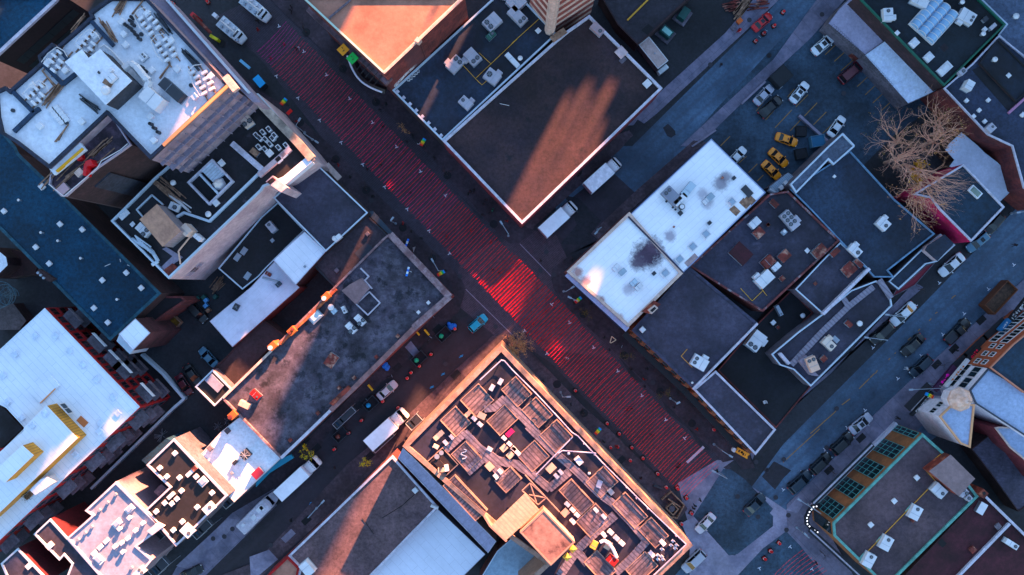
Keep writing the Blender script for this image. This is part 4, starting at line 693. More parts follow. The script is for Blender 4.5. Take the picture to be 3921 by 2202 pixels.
hatch('D3 848 362', z, 'rusty broken hood beside the round ventilator', 1.2, .8, m_rust, .7, -G); ac('D3 497 760', z + 1.5, 2.5, 1.6, 'orange tinted twin fan unit on the grey roof room', a=G + 70, m=flat('sun_tinted_housing', (.62, .42, .34)), fr=.32, h=1.2)  # peach tint stands in for orange sunlight on the housing
hatch('D3 600 705', z, 'small brown box beside the grey roof room', 1.0, .9, m_rust, .6); plate('grating', 'D3 720 515', z, 1.2, .8, m_gal, 'square metal grating beside the cream air conditioner', 'grating', a=-G)
z = 9.6
m_t2 = flat('pale_verdigris_skid', (.2, .4, .36), .6)
for s, l, a, fs in (('D4 1745 612', 'pale air conditioner nearest the rusty penthouse of the verdigris building', -G, 1), ('D4 1510 830', 'pale air conditioner second along the verdigris roof pipe', 62, 1), ('D4 1222 1132', 'pale air conditioner third along the verdigris roof pipe', 62, 1), ('D4 1052 1300', 'pale air conditioner at the lower end of the verdigris roof pipe', 62, 1)):
    r = ac(s, z, 2.3, 1.7, l, a=a, fans=fs, m=m_acw, fr=.3); q = P(s, z)[0]; MB().box(q[0] - .6, q[1] + .1, z, z + .12, 2.2, 1.3, 140).build('skid', m_t2, r)
ac('D4 1985 632', z, 1.5, .9, 'grey twin fan box beside the penthouse and green chimney', a=G, m=m_ac, fr=.3); ac('D4 2036 684', z, .9, .9, 'small single fan box near the green coped chimney', a=G, fans=1, m=m_ac, fr=.3)
vent('D4 1525 485 1302 715 1070 950', z, 'small white vent with rusty side on the umber roof', 1.); vent('D4 1485 905', z, 'small rusty vent beside the second roof unit', .8, .5, m_rust)
plate('slate_square', 'D4 755 640', 6.5, 1.2, .9, m_dk, 'x', 'x') if 0 else None
hatch('D4 2160 785', 8, 'white box machine with rust marks on the maroon roof', 1.9, 1.2, m_acw, .8, 60); vent('D4 2325 965', 8, 'grey square vent beside the white coping on maroon', 1.2, .5, m_gwall); vent('D4 2075 1195', 8, 'rusty square vent with pale cap in the maroon roof', 1.3, .6, m_rust)
ac('D4 2460 1140', 8, 2.3, .9, 'pale single fan unit on the right maroon roof', a=-G + 10, fans=1, m=m_acw, fr=.3); plate('roof_patch', 'D4 1770 1128', 8, 1., 1.2, m_black, 'small black square patch on the maroon roof', 'patch')
# green edged roof: vaulted skylight of three bays and its machines
z = 8; q = P('D1 1697 190', z + .8)[0]; r = root('vault_skylight', q[0], q[1], z, 'large glazed skylight of three vaulted bays with white ribs', 'skylight'); c, d = cs(G + 5)
for k in (-1, 0, 1):
    cx, cy = q[0] - d * k * 1.75, q[1] + c * k * 1.75; v = MB(); n = 8; L_ = 6.2
    vv = []
    for e in (-1, 1):
        for i in range(n + 1): t = math.pi * i / n; lo = math.cos(t) * .82; vv.append((cx + e * L_ / 2 * c - lo * d, cy + e * L_ / 2 * d + lo * c, z + .45 + math.sin(t) * .75))
    v.add(vv, [(i, i + 1, n + 2 + i, n + 1 + i) for i in range(n)] + [tuple(range(n + 1)), tuple(range(2 * n + 1, n, -1))]); vb = v.build('glazing', flat('pale_blue_glazing', (.28, .42, .58), .2), r)
    rb = MB()
    for j in range(7):
        e = (j / 6 - .5) * L_; pl = [(cx + e * c - math.cos(math.pi * i / n) * .84 * d, cy + e * d + math.cos(math.pi * i / n) * .84 * c, z + .45 + math.sin(math.pi * i / n) * .78) for i in range(n + 1)]; rb.path(pl, .06, 5)
    rb.build('rib', m_frame, vb)
MB().box(*q, z, z + .45, 6.5, 5.4, G + 5).build('kerb', m_frame, r)
ac('D1 1240 140', z, 2.1, 1.6, 'white air conditioner left of the vaulted skylight', a=G + 50, fans=1, m=m_acw, side=-1, fr=.3); ac('D1 2022 158', z, 2.6, 2.0, 'white air conditioner with two fans right of the vaulted skylight', a=-G + 12, fans=2, m=m_acw, fr=.25, side=-1)
ac('D1 1555 10', z, 2.8, 1.4, 'pale machine cut off above the vaulted skylight', fans=0, a=-25, m=m_acw)
skyl('D1 1495 422 1640 562', z, 'white domed skylight on the green edged roof', 1.5, 1.3, mg=m_acw); skyl('D1 1798 676', z, 'long white domed skylight in the corner of the green edge', 2.5, 1.4, mg=m_acw)
turb('D1 1970 18 2178 330', z, 'round black and white ventilator on the green edged roof', 1.); vent('D1 2195 285 1330 322', z, 'small pale vent box on the green edged roof', .9); hatch('D1 2195 190', z, 'small slate hatch right of the twin fan unit', .9, .7, m_dk)
plate('roof_puddle', 'D1 1790 470', z, 1.1, 1.1, m_dkbr, 'small round brown stain on the green edged roof', 'stain', .01)
hatch('D1 2270 262', z, 'sunlit grey box at the right tip of the green edge', 1.2, .6, m_ac, .8, G)
ac('D1 2045 838', 8, 1.6, 1.3, 'orange sunlit machine on the slate roof', h=1.6, fans=0, m=m_acw, a=60); ac('D1 1975 705', 8, 1.2, .9, 'small grey single fan box below the green edge', fans=1, fr=.3); vent('D1 2015 990 2195 1195 2230 985 2140 1085 2085 1145', 8, 'small pale vent right of the long brick wall', .8)
ac('D1 2255 1262', 8, 1.4, 1.2, 'square grey box with white disc on the slate roof', fans=1, fr=.22); turb('D1 2500 158', 7, 'round white dome on the smooth blue grey roof', 1.3); turb('D1 2292 585', 8.4, 'round white ventilator on the recessed roof', 1.1); vent('D1 2430 742 2570 1130', 8, 'pale vent at the right edge of the photo', .9)
# blue roof vents
z = 10
vent('A2 30 665 585 792 805 845 345 1020 478 1183 1240 1273 1003 1347 1388 1423 A3 920 205 1057 348', z, 'small white box vent on the long blue roof', 1., .6)
turb('A2 567 957 400 876 792 1130 180 556 A3 1150 120', z, 'small round white pipe cap on the long blue roof', .55); vent('A2 405 422', z, 'larger grey vent below the scaffold on the blue roof', 1.2, .7)
for s in ('A2 1033 1210 1088 1187', 'A2 1183 1138 1190 1167', 'A2 1255 1195 1280 1207'): tube_thing('loose_batten', s, z + .05, .05, m_frame, 'short white batten lying on the blue roof', 'batten')
for i in range(3): MB().cyl(*P('A2 375 1275 402 1297 430 1325', 11.2)[i], 11, 11.3, .22, 10).build('flue', m_gal, BL['blue'][0])
# red brick building roof
z = 12.4
vent('A3 338 482 540 480 680 630 812 765 950 910 1112 1082 1157 1245 985 1345 142 660 22 870 68 1132 212 1288 A4 975 25 735 250', z, 'low white roof pad on the pale sheet roof', 1.25, .3, mat('pad_white', (.6, .66, .78), .05, 1, rough=.7))
vent('A4 440 1240', 15.4, 'x', .1) if 0 else None
vent('A3 440 1243 318 1362', 15.4, 'low pad on the raised pale roof', 1.2, .3, MATS['pad_white'])
plate('plywood_board', 'A3 812 1325', z, 1.7, 1.1, flat('orange_plywood', (.42, .17, .09), .8), 'orange plywood board beside the golden timber wall', 'board', a=-G); tube_thing('orange_beam', 'A3 397 1143 547 998', z + .25, .12, MATS['orange_metal_coping'], 'long orange beam on the edge of the raised roof pad', 'beam')
block(BL['redb'][0], 'raised_pad', 'A3 303 1045 500 868 585 968 400 1140', 12.4, 12.7, MATS['pale_blue_sheet_roof'])
windows(BL['redb'][0], *P('A3 552 1165 640 1260', 15.4), 12.7, 14.8, 1, 1, 2., 1.5, m_frame, m_glass, side=-1)
bx = P('A4 275 660', 12.9)[0]; r = root('roof_shrub', bx[0], bx[1], 12.4, 'dark green shrub in a timber planter on the pale roof', 'shrub'); MB().box(*bx, 12.4, 12.9, 1.3, .8, G).build('planter', m_wood, r)
f = MB()
for i in range(160):
    t = random.random() * 6.28; q = random.random() ** .5 * .8; zz = 12.9 + random.random() * .7; f.add([(bx[0] + q * math.cos(t) + random.uniform(-.14, .14), bx[1] + q * math.sin(t) + random.uniform(-.14, .14), zz + random.uniform(-.1, .1)) for _ in range(3)], [(0, 1, 2)])
f.build('foliage', flat('dark_foliage', (.05, .06, .02), .9), r)
# black and grey house roofs
z = 11.4
vent('A4 1720 245 1570 390 1640 475 1765 485 1785 615 1740 695 1690 742 1620 735 1535 820 2087 635 1940 777 1793 920 1705 1003 1930 475', z, 'small white roof vent on the black roof', .95, .6)
hatch('A4 1870 440 1685 660', z, 'narrow white box hatch on the black roof', 1.3, .6, m_acw, .5); hatch('A4 1917 392', z, 'rusty vent pair above the narrow white hatch', .8, .7, m_rust, .6); skyl('A4 1998 522', z, 'square glass skylight on the black roof', 1.4, 1.3)
ac('A4 2052 790', z, 1.7, 1.4, 'white machine box with dark parts on the coping', fans=1, m=m_acw, fr=.3); ac('A4 1840 1012', z, 1.9, 1.5, 'white machine box near the lower black roof tip', fans=1, m=m_acw, fr=.3, a=-G)
vent('A4 1135 650 1055 730 975 805 900 970 835 1030 765 1097 1292 1375', z, 'small grey roof vent on the grey roof', .65, .5, m_gal); skyl('A4 1275 792 1150 935', z, 'narrow glass skylight in a white kerb on the grey roof', 1.5, 1.0); skyl('A4 970 1290', z, 'long glass skylight on the lower grey roof', 1.7, 1.0, a=-G)
hatch('A4 1050 1105 990 1165 930 1225', z, 'flat white roof hatch on the grey roof', 1.0, .65, m_acw, .18); vent('A4 1270 882 1172 990 1330 1008 1252 1085 1193 1130 1125 1167 1205 1218 1403 935', z, 'sunlit white vent with long shadow on the grey roof', .85, .75)
ac('A4 1365 1425', z, 1.8, 1.2, 'dark and white machine at the bottom edge', fans=2, m=m_acw, fr=.25); hatch('A4 490 1152', 11, 'pale flat hatch on the charcoal house roof', 1.2, .9, m_acw, .3); hatch('A4 283 1355', 11, 'pale flat hatch on the small bottom house', .9, .8, m_acw, .3)
z = 7.6
p = P('A4 2408 262', z + 1.2)[0]; r = root('steel_cage', p[0], p[1], z, 'square steel cage with crossed bars on the white roof', 'cage'); MB().box(*p, z, z + 1.1, 1.6, 1.5, G, .8).build('box', m_dk, r); mb = MB()
for a in (G, G + 90, G + 45, G - 45):
    c, d = cs(a); l = .8 if a in (G, G + 90) else 1.0; mb.tube((p[0] - c * l, p[1] - d * l, z + 1.2), (p[0] + c * l, p[1] + d * l, z + 1.2), .05)
mb.build('bar', m_gal, r)
hatch('A4 2318 332', z, 'small dark machine beside the steel cage', .9, .6, m_dk, .6); vent('A4 2170 475 2285 440 2170 540', z, 'small pale vent on the bright white roof', .6, .4, m_gal); vent('A4 2070 195 2240 22', z, 'grey box with fan on the white roof edge', 1.1, .6, m_gwall)
hatch('A4 2540 440', z, 'red box hatch on the white roof edge', 1.7, 1.3, flat('dull_red_lid', (.35, .05, .07), .6), .8, G)
# charcoal block
z = 8.6
for s, l in (('B3 1022 325', 'white twin fan unit nearer the roof kerb'), ('B3 935 402', 'white twin fan unit farther from the roof kerb')): ac(s, z, 1.9, 1.0, l + ' on the charcoal roof', a=-G - 3, fans=2, m=m_acw, fr=.38)
r_ = [o for o in TOPS if o.get('label', '').startswith('white twin fan unit')]
turb('B3 740 198', z, 'round pale ventilator on the charcoal roof', 1.3); ac('B3 770 237', z, .9, .7, 'pale square box below the round ventilator', fans=0, m=MATS['pale_blue_housing'], h=.6); ac('B3 866 222', z, 1.2, .6, 'narrow white box with dark top between pipes', fans=1, m=m_acw, fr=.18, a=-G - 20)
skyl('B3 585 290', z, 'large pale glass skylight on the ochre wall edge', 2.3, 1.6, mg=flat('milky_glass', (.45, .52, .56), .2), mf=m_gal); hatch('B3 742 722', z, 'large maroon skylight box with white end wall', 2.2, 1.6, m_rust, .9, 55)
vent('B3 1700 152 1602 247', z, 'small white vent near the stone cornice', .7); vent('B3 1398 482 1186 690 968 895 818 992 608 1243 B4 335 115', z, 'small rust and white chimney vent along the street edge', .75, .6, m_rust)
ac('A3 2515 1062', z, 1.7, 1.0, 'red boxed machine with white caps in the sun', fans=1, m=m_redw, h=1.1, a=-G); ac('A3 2405 1160', z, 1.8, .9, 'orange lit box with red top near the roof corner', fans=0, m=MATS['sun_tinted_housing'], h=1.1, a=-25)
m_och = flat('ochre_brick', (.36, .12, .055), .9); och = MB().strip(P('B2 790 1440 B3 730 80 490 320 B3 400 400 240 560', 9.3), .38, 8.66, 9.3).build('ochre_flashing', mat('ochre_flashing', (.36, .13, .07), .3, 1.5, col2=(.3, .07, .05)), BL['char'][0])
for i, (s, l) in enumerate((('B3 690 92', 'orange brick chimney with white cap nearest the crossroads'), ('B3 350 432', 'orange brick chimney with two open pots'), ('B3 160 580', 'orange brick chimney with white cap farthest from the crossroads'), ('A3 2290 1262', 'small orange brick chimney at the lower roof corner'))):
    p = P(s, 10)[0]; r = root('chimney', p[0], p[1], 8, l, 'chimney'); MB().box(*p, 6.5, 10, 1.3, 1.1, G).build('stack', m_och, r)
    for k in ((-.3, -.3),) if i != 1 else ((-.25, -.3), (.2, .3)): MB().cyl(p[0] + k[0], p[1] + k[1], 10, 10.25, .38 if i != 1 else .26, 12).build('cap', m_frame if i in (0, 2) else m_rust, r)
# middle roofs
vent('B2 1100 890 795 1250', 5.5, 'small slate box vent on the mauve brown roof', .9, .5, m_gwall); ac('B2 800 930', 8, 1.4, .8, 'pale box with round ventilator on the purple grey roof', fans=0, m=m_acw, a=G - 4); turb('B2 775 935', 8, 'round ventilator beside the pale box', 1.1)
ac('B2 146 822', 4.8, 1.9, 1.1, 'pale single fan unit on the black roof below the tall wall', a=130, fans=1, fr=.28); vent('B2 160 955', 4.8, 'grey pipe base on the black roof', .8, .4, m_gal); vent('B2 480 1212', 7.4, 'small grey vent on the square white roof', .5, .4, m_gal)
for s in ('A2 2340 1120 2405 1060 2440 1305',): plate('pallet', s, 4.8, 1.3, .9, m_gal, 'pale slatted pallet on the black roof', 'pallet', .12, G + 12)
p = P('A3 2325 197', 6)[0]; ac('A3 2325 197', 5.4, 1.1, .9, 'dark square fan box on the long white annex roof', fans=1, m=m_dk, a=60, fr=.28, h=.6)
tube_thing('exhaust_pipe', 'B2 65 1322 215 1360', 6.1, .22, m_gal, 'fat grey exhaust pipe lying on the long white annex roof', 'pipe'); ac('B2 218 1388', 5.4, .9, .7, 'teal box at the end of the exhaust pipe', fans=0, m=MATS['slate_canopy'], h=.7); ac('B2 118 1285', 5.4, 1., .6, 'rusty box beside the exhaust pipe', fans=0, m=m_rust, h=.6, a=-30)
# light well building
z = 15.4
ac('A2 1712 622', z, 1.5, 1.2, 'white single fan unit between pipes and penthouse', a=-25, fans=1, m=m_acw, fr=.36); ac('A2 1405 850', z, 2.2, 1.3, 'white unit with two rust coloured fans below the penthouse', a=-G, fans=2, m=m_acw, fr=.38); hatch('A2 1225 700', z, 'flat white hatch near the left coping', 1.7, .9, m_acw, .2); hatch('A2 1308 795', z, 'small white square hatch near the twin fan unit', .7, .6, m_acw, .2)
vent('A2 2125 583 2178 188', z, 'white hood vent on the rim of the light well', 1.2, .9); turb('A2 2052 695', z, 'white round cap near the bent roof kerb', 1.2); turb('A2 1705 385', z, 'white ball vent above the timber pile', 1.1)
for s, l in (('A1 2412 1172', 'sunlit pale unit with two copper coloured fans'), ):
    ac(s, z, 2.6, 1.5, l, a=-55, fans=2, m=flat('sun_tinted_white_housing', (.62, .5, .45)), fr=.42, h=1.2)  # pale housing warmed in colour as if struck by low sun
ac('A1 2440 1030', z, 1.6, 1., 'red and white cabinet above the copper fan unit', fans=0, m=m_rust, a=-50, h=1.); 
for q in pts('A1 2520 1330 B1 60 1300 120 1270 175 1330 85 1370 30 1360 B1 155 1360 B2 20 30 130 0 B1 290 1430 B2 80 50 215 35'): 
    p = W(q, z + 1); r = root('roof_machine', *p, z, 'white condenser box at the sunlit street corner', 'condenser', 'condensers at the street corner'); MB().box(*p, z, z + .8, .9, .6, -50).build('housing', m_acw, r); MB().box(*p, z + .8, z + .86, .6, .4, -50).build('grille', m_dk, r)
vent('B2 130 92 270 105 222 155', z, 'white hood vent near the white roof strip', 1.3, .8); hatch('A2 2510 85', z, 'orange brown crate near the street corner condensers', 1.3, .9, m_wood, .6, -40)
tube_thing('white_duct', 'A2 1300 940 1500 1060 1560 1160 1500 1195', z + .5, .3, m_mcap, 'pale duct bending over the lower left corner', 'duct'); fr = MB()
for i in range(6): a_, b_ = P('A2 %d %d %d %d' % (1330 + i * 24, 905 + i * 22, 1290 + i * 24 + 100, 1000 + i * 20), z + .8); fr.tube((*a_, z + .8), (*b_, z + .8), .09)
for s in ('A2 1330 905 1490 1020', 'A2 1290 945 1430 1075'): a_, b_ = P(s, z + .8); fr.tube((*a_, z + .8), (*b_, z + .8), .12)
tag(fr.build('steel_rack', m_mcap), 'white ladder like steel rack beside the penthouse', 'rack')
pile('A2 1640 420 1700 480', z, 9, 5, -40, m_wood, 'timber pile beside the penthouse', sp=1.2); pile('A2 1760 570', z, 5, 4.6, -42, m_frame, 'bundle of white pipes beside the single fan unit', 'pipe bundle', .8, 'pipe_bundle', .09); pile('A2 1780 250', 11, 9, 8, 46, m_wood, 'long planks on the ledge below the white roof', sp=1., rr=.09)
tube_thing('grey_ladder_rack', 'A2 1890 900 1760 1060 1780 1190', z + 1, .14, MATS['sun_tinted_housing'], 'sunlit steel stair rail beside the penthouse', 'stair rail'); ac('A2 1945 925', z, 1.3, .7, 'white and grey box in the sun by the penthouse', fans=0, m=m_acw, a=-40, h=1.8); ac('A2 1825 850', z, 1.4, 1.6, 'bright orange lit machine against the penthouse', fans=0, m=MATS['sun_tinted_white_housing'], h=2.6)
p = P('A2 2175 405', z - .6)[0]; r = root('parasol', p[0], p[1], z, 'pale hexagonal parasol inside the light well', 'parasol'); MB().cyl(*p, z, z + 2.2, 1.15, 6, r2=.05).build('canopy', m_frame, r); MB().cyl(*p, z + .0, z + 2.3, .04, 6).build('pole', m_dk, r)
# white gravel roof
z = 29.4
def cluster(s, a, n, label):
    q = pts(s)[0]; p0 = W(q, z + .7); c, d = cs(a)
    for i in range(n):
        u = (i % 2) * 1.25 - .6 + (i // 2 % 2) * .25; v = (i // 2) * .85 - n * .2; p = (p0[0] + u * c - v * d, p0[1] + u * d + v * c)
        r = root('condenser', *p, z, label, 'condenser', label); MB().box(*p, z + .25, z + .8, .85, .36, a).build('housing', m_acw, r); MB().box(*p, z, z + .25, .2, .6, a).build('stand', m_wood, r)
    w_ = MB()
    for k in (-.75, .75): w_.box(p0[0] + k * c, p0[1] + k * d, z + .05, z + .2, .16, n * .5 + 1.2, a)
    tag(w_.build('timber_rail', m_wood), 'brown timber sleepers under the ' + label.split(' ', 1)[1], 'sleepers')
    h = MB(); e = [(p0[0] + u * c - v * d, p0[1] + u * d + v * c, z + .95) for u, v in ((-1.2, -n * .22), (-1.3, 0), (-.9, n * .22), (.2, n * .25), (1.2, n * .2))]; h.path(e, .055); tag(h.build('refrigerant_pipe', m_frame), 'white looping pipe over the ' + label.split(' ', 1)[1], 'pipe')
for s, a, n, l in (('A1 1450 215', 40, 8, 'white condenser in the upper cluster'), ('A1 1615 475', 35, 8, 'white condenser in the right hand cluster'), ('A1 1985 790', 30, 9, 'white condenser in the sunlit cluster'), ('A1 870 415', -40, 7, 'white condenser in the cluster above the plant room'), ('A1 550 590', -40, 7, 'white condenser in the cluster left of the plant room'), ('A1 365 915', -45, 7, 'white condenser in the lower left cluster')): cluster(s, a, n, l)
vent('A1 1232 440 1490 690 1740 680 1215 330 1440 132 1192 210 1912 952 1478 1142 1512 1380 800 1195 385 1240 930 350 310 838 1680 395 2075 745 465 610 635 690', z, 'white square vent box on the gravel roof', 1.1, .7); ac('A1 1405 558', z, 1.1, .9, 'white box with two small black fans on the gravel', fans=2, m=m_acw, fr=.16, h=.7)
for q in pts('A1 1275 200 1300 235 1230 240 1268 268 1300 300 1330 335 1362 375 1290 165 1475 1218 1510 1258 1550 1300 1385 655 1420 690'): p = W(q, z + .9); r = root('pipe_stub', *p, z, 'open dark pipe stub on the white gravel', 'pipe stub', 'open pipe stubs'); MB().cyl(*p, z, z + .9, .26, 10).build('pipe', m_dk, r); MB().cyl(*p, z + .9, z + .92, .18, 10).build('mouth', m_black, r)
tube_thing('air_duct', 'A1 1225 680 1290 632 1340 660 1430 770 1470 800 1450 880', z + 1.2, .58, m_acw, 'fat white air duct curving down from the plant room', 'air duct'); hd = P('A1 1500 975', z + 1.4)[0]
r = root('duct_hood', *hd, z, 'large white tapering duct hood on the gravel roof', 'duct hood'); MB().box(*hd, z, z + 1.9, 3.3, 2.2, -40, .92).build('hood', m_acw, r); MB().box(*hd, z + 1.9, z + 1.94, .06, 2., -40).build('seam', m_gal, r)
r = ac('A1 1685 882', z, 3.7, 1.5, 'long black machine with pale end on the gravel roof', fans=0, m=m_dk, a=-42, h=1.5)
tube_thing('white_pipe', 'A1 985 465 1030 445 1100 500 1225 640', z + .4, .12, m_frame, 'white pipe curving round the plant room', 'pipe'); vent('A1 1085 690', 33, 'white cone vent on the plant room roof', .7, .8); ac('A1 1095 768', 33, 1.2, .9, 'white box on the plant room roof', fans=0, m=m_acw, h=.8); hatch('A1 1065 820', 33, 'brown board with black fans on the plant room', 1.3, .7, m_wood, .15, -30); turb('A1 1040 890', 33, 'white round ventilator on the plant room roof', 1.6); vent('A1 970 712', 33, 'small black cap on the plant room roof', .4, .4, m_dk)
pile('A1 1065 310', z, 12, 3.8, -55, m_wood, 'raw timber pile below the slate kerb', sp=.9); pile('A1 1200 45', z, 12, 3.2, 60, m_wood, 'raw timber pile at the top edge', sp=.9); pile('A1 535 930', z, 9, 4.4, 50, m_wood, 'raw timber pile beside the lower left cluster', sp=.7); pile('A1 500 780', z, 3, 3.6, -50, m_wood, 'three loose planks above the timber pile', sp=.4)
pile('A1 1610 235 1900 590', z, 8, 3.9, -48, m_dk, 'bundle of dark blue pipes on the gravel', 'pipe bundle', .7, 'pipe_bundle', .08); pile('A1 905 1035', z, 7, 3.8, -35, m_dk, 'dark ladder bundle below the plant room', 'ladder bundle', .7, 'ladder_bundle', .09); pile('A1 1630 700 620 1320 1380 60 780 240', z, 3, 3.6, 55, m_wood, 'few loose planks on white gravel', sp=.3)
for i in range(10): 
    q = (503 + (i // 2) * 26 + (i % 2) * 42, 1082 + (i // 2) * 31 - (i % 2) * 24); p = W((q[0] / 2.576, q[1] / 2.576), z + .4); tag(MB().box(*p, z, z + .4, .85, .55, 30).build('white_crate', m_acw), 'white slab in the stack on the gravel roof', 'slab', 'white slabs stacked on the gravel roof')
for q in pts('A1 122 1088 650 1210 1390 335 1880 840'): p = W(q, z + .3); tag(MB().cyl(*p, z, z + .3, .28, 12).build('drain_cap', m_dk), 'round dark drain cap in the white gravel', 'drain cap', 'drain caps')
# ------------------------------------------------ rooftop terrace: wooden decks, walkways, furniture
z = 13.4; TR_ = 'C4'
m_dw = mat('weathered_deck_boards', (.21, .155, .175), .18, .8, rough=.85, col2=(.15, .115, .14), wave=(G, .62, (.05, .036, .05), .95, .15)); m_dw2 = mat('cross_laid_deck_boards', (.22, .16, .17), .18, .8, rough=.85, col2=(.16, .12, .14), wave=(G + 92, .62, (.05, .036, .05), .95, .15))
m_tf = flat('sandy_timber_frame', (.32, .22, .19), .8); m_cush = flat('white_cushion', (.60, .57, .62), .8)
u_ = (.733, -.68); v_ = (.68, .733)
for (s, a, b2, lab) in (('C4 437 70', 220, 215, 'wooden deck with a wedge of sunlight near the street cornice'), ('C4 213 270', 215, 200, 'wooden deck left of the curved walkway end'), ('C4 890 525', 222, 195, 'wooden deck with a blue and white bench'), ('C4 637 670', 156, 308, 'long wooden deck beside three cushions'), ('C4 800 905', 252, 195, 'wooden deck with two white seats'),
        ('C4 1165 805', 163, 308, 'long wooden deck next to the street cornice pipes'), ('C4 1395 1025', 166, 233, 'wooden deck with dark stools near the corner'), ('C4 1280 1370', 248, 174, 'wooden deck at the bottom edge below the corner'), ('C4 870 1360', 163, 262, 'wooden deck at the bottom edge beside the orange pipe'), ('B4 2490 500', 200, 150, 'small wooden deck above the corrugated canopy'),
        ('B3 2180 1115', 226, 210, 'wooden deck nearest the side street cornice'), ('B3 1970 1325', 190, 210, 'wooden deck at the western edge'), ('B3 2430 1310', 230, 180, 'wooden deck in the middle of the upper terrace'), ('C3 47 1030', 180, 220, 'wooden deck nearest the street corner'), ('C3 250 1235', 177, 227, 'wooden deck with a round table ring'),
        ('B4 2080 270', 184, 219, 'wooden deck with coiled white hose'), ('B4 1840 340', 195, 212, 'framed deck with dark sofa and round tables'), ('B4 2065 680', 150, 450, 'long narrow deck beside the lower walkway')):
    p = P(s, z + .35)[0]; r = root('wooden_deck', *p, z, lab, 'deck'); L_ = a / 59.5; w_ = b2 / 59.5
    MB().box(*p, z + .02, z + .3, L_, w_, G).build('boards', m_dw if (a + b2) % 2 else m_dw2, r) if 'framed' not in lab else MB().box(*p, z + .02, z + .2, L_, w_, G).build('boards', m_dkbr, r)
    pf = [(p[0] + x * cs(G)[0] - y * cs(G)[1], p[1] + x * cs(G)[1] + y * cs(G)[0]) for x, y in ((-L_ / 2, -w_ / 2), (L_ / 2, -w_ / 2), (L_ / 2, w_ / 2), (-L_ / 2, w_ / 2))]
    MB().ring(inset(pf, -.12), .12, z + .02, z + .42).build('frame', m_tf, r)
    fence = MB(); c, d = cs(G); k = int(w_ / .22)
    if random.random() < .75:
        sgn = random.choice((-1, 1))
        for i in range(k):
            y = (i + .5) / k * w_ - w_ / 2; fence.box(p[0] + sgn * L_ / 2 * c - y * d, p[1] + sgn * L_ / 2 * d + y * c, z + .3, z + 1.15, .05, .12, G)
        fence.build('picket_rail', m_tf, r)
m_wk = mat('grey_boardwalk', (.22, .185, .225), .15, .8, rough=.9, wave=(G + 4, .62, (.07, .055, .08), .9, .2))
for s, wd, l in (('B4 1880 200 2060 40 2200 190 2300 260', 1.25, 'grey boardwalk between the upper decks'), ('B4 2290 250 2380 310 2480 340 2576 350 C4 90 385 210 450', 1.3, 'curving grey boardwalk of short boards'), ('C4 165 -20 400 215 640 420 860 640 1000 740', 1.25, 'long grey boardwalk through the middle of the terrace'), ('C4 1000 740 1180 930 1330 1110 1180 1280 1030 1420', 1.25, 'grey boardwalk leading to the bottom edge'),
                 ('C4 1010 860 840 1010 640 1200 480 1443', 1.4, 'grey boardwalk beside the lower penthouse'), ('C4 190 440 370 590 560 430', 1.3, 'V shaped grey boardwalk around a table'), ('B4 2090 420 2260 270 2380 400 2430 470', 1.5, 'grey boardwalk beside the narrow deck'), ('C3 -20 1150 90 1270 250 1443', 1.2, 'grey boardwalk by the ringed table deck'), ('B3 2260 1200 2350 1190 2450 1100 2560 1200 2690 1320', 1.2, 'zigzag grey boardwalk near the street corner deck'), ('C4 640 1200 740 1330', 1.3, 'short grey boardwalk near the bottom edge')):
    tag(MB().strip(P(s, z + .4), wd, z + .05, z + .34 + random.random() * .02).build('boardwalk', m_wk), l, 'boardwalk')
r = BL['dek'][0]
block(r, 'penthouse', 'C4 80 1022 315 800 622 1118 385 1350', 13.4, 16.4, mat('warm_render', (.55, .36, .28), .1, .6), mat('stained_felt_roof', (.30, .19, .17), .2, .35, col2=(.21, .12, .11), col3=(.10, .05, .05), t3=.6, sc3=.35))
MB().ring(P('C4 80 1022 315 800 622 1118 385 1350', 16.6), .22, 16.35, 16.6).build('penthouse_coping', m_tf, r)
block(r, 'corrugated_canopy', 'B4 2318 962 2655 635 C4 272 802 -70 1110 -80 1090', 15.6, 15.75, mat('corrugated_sheet', (.45, .31, .24), .08, 1., wave=(G + 1, .62, (.34, .22, .17), .7, 0)))
MB().strip(P('B4 2255 870 2310 960 2470 1110', 15.8), .3, 13.4, 15.8).build('canopy_wall', m_tf, r)
m_pip = flat('lavender_rail_pipe', (.50, .46, .58), .5)
for s in ('B3 2210 915 2420 720 2450 725 C3 0 810 240 1050 450 1275 590 1430 C4 650 70 890 330 1240 680 1500 930 1720 1140 1400 1443',
          'C4 600 80 240 450', 'C4 460 240 500 215 830 240 810 260'):
    MB().path([(*q, z + .9) for q in P(s, z + .9)], .09).build('rail_pipe', m_pip, r)
for q in P('B3 2420 720 C3 120 930 235 1045 430 1250 530 1360 C4 710 150 920 360 1040 480 1130 580 1230 690 1340 790 1620 1060', z + .9): MB().tube((*q, z), (*q, z + 1.), .08).build('rail_post', m_pip, r)
for s in ('C4 100 610 180 535 340 680 260 750 100 610', 'C4 130 455 470 820', 'C4 180 540 240 720', 'C4 170 650 330 680'): MB().path([(*q, z + 1.9) for q in P(s, z + 1.9)], .1).build('steel_beam', m_tf, r)
def seat(s, lab, k=1., a=G + 90, m=None, cat='lounge seat', nm='lounge_seat', gap=True):
    for q in pts(s):
        p = W(q, z + .45); r2 = root(nm, *p, z, lab, cat); c, d = cs(a); MB().box(*p, z + .15, z + .5, 1.0 * k, .68 * k, a).build('cushion', m or m_cush, r2); MB().box(p[0] - .42 * k * c, p[1] - .42 * k * d, z + .45, z + .85, .16, .66 * k, a).build('backrest', m or m_cush, r2)
seat('B3 2328 990 2412 930', 'white armchair standing in sunlight near the side street corner', 1., 60, cat='armchair', nm='armchair')
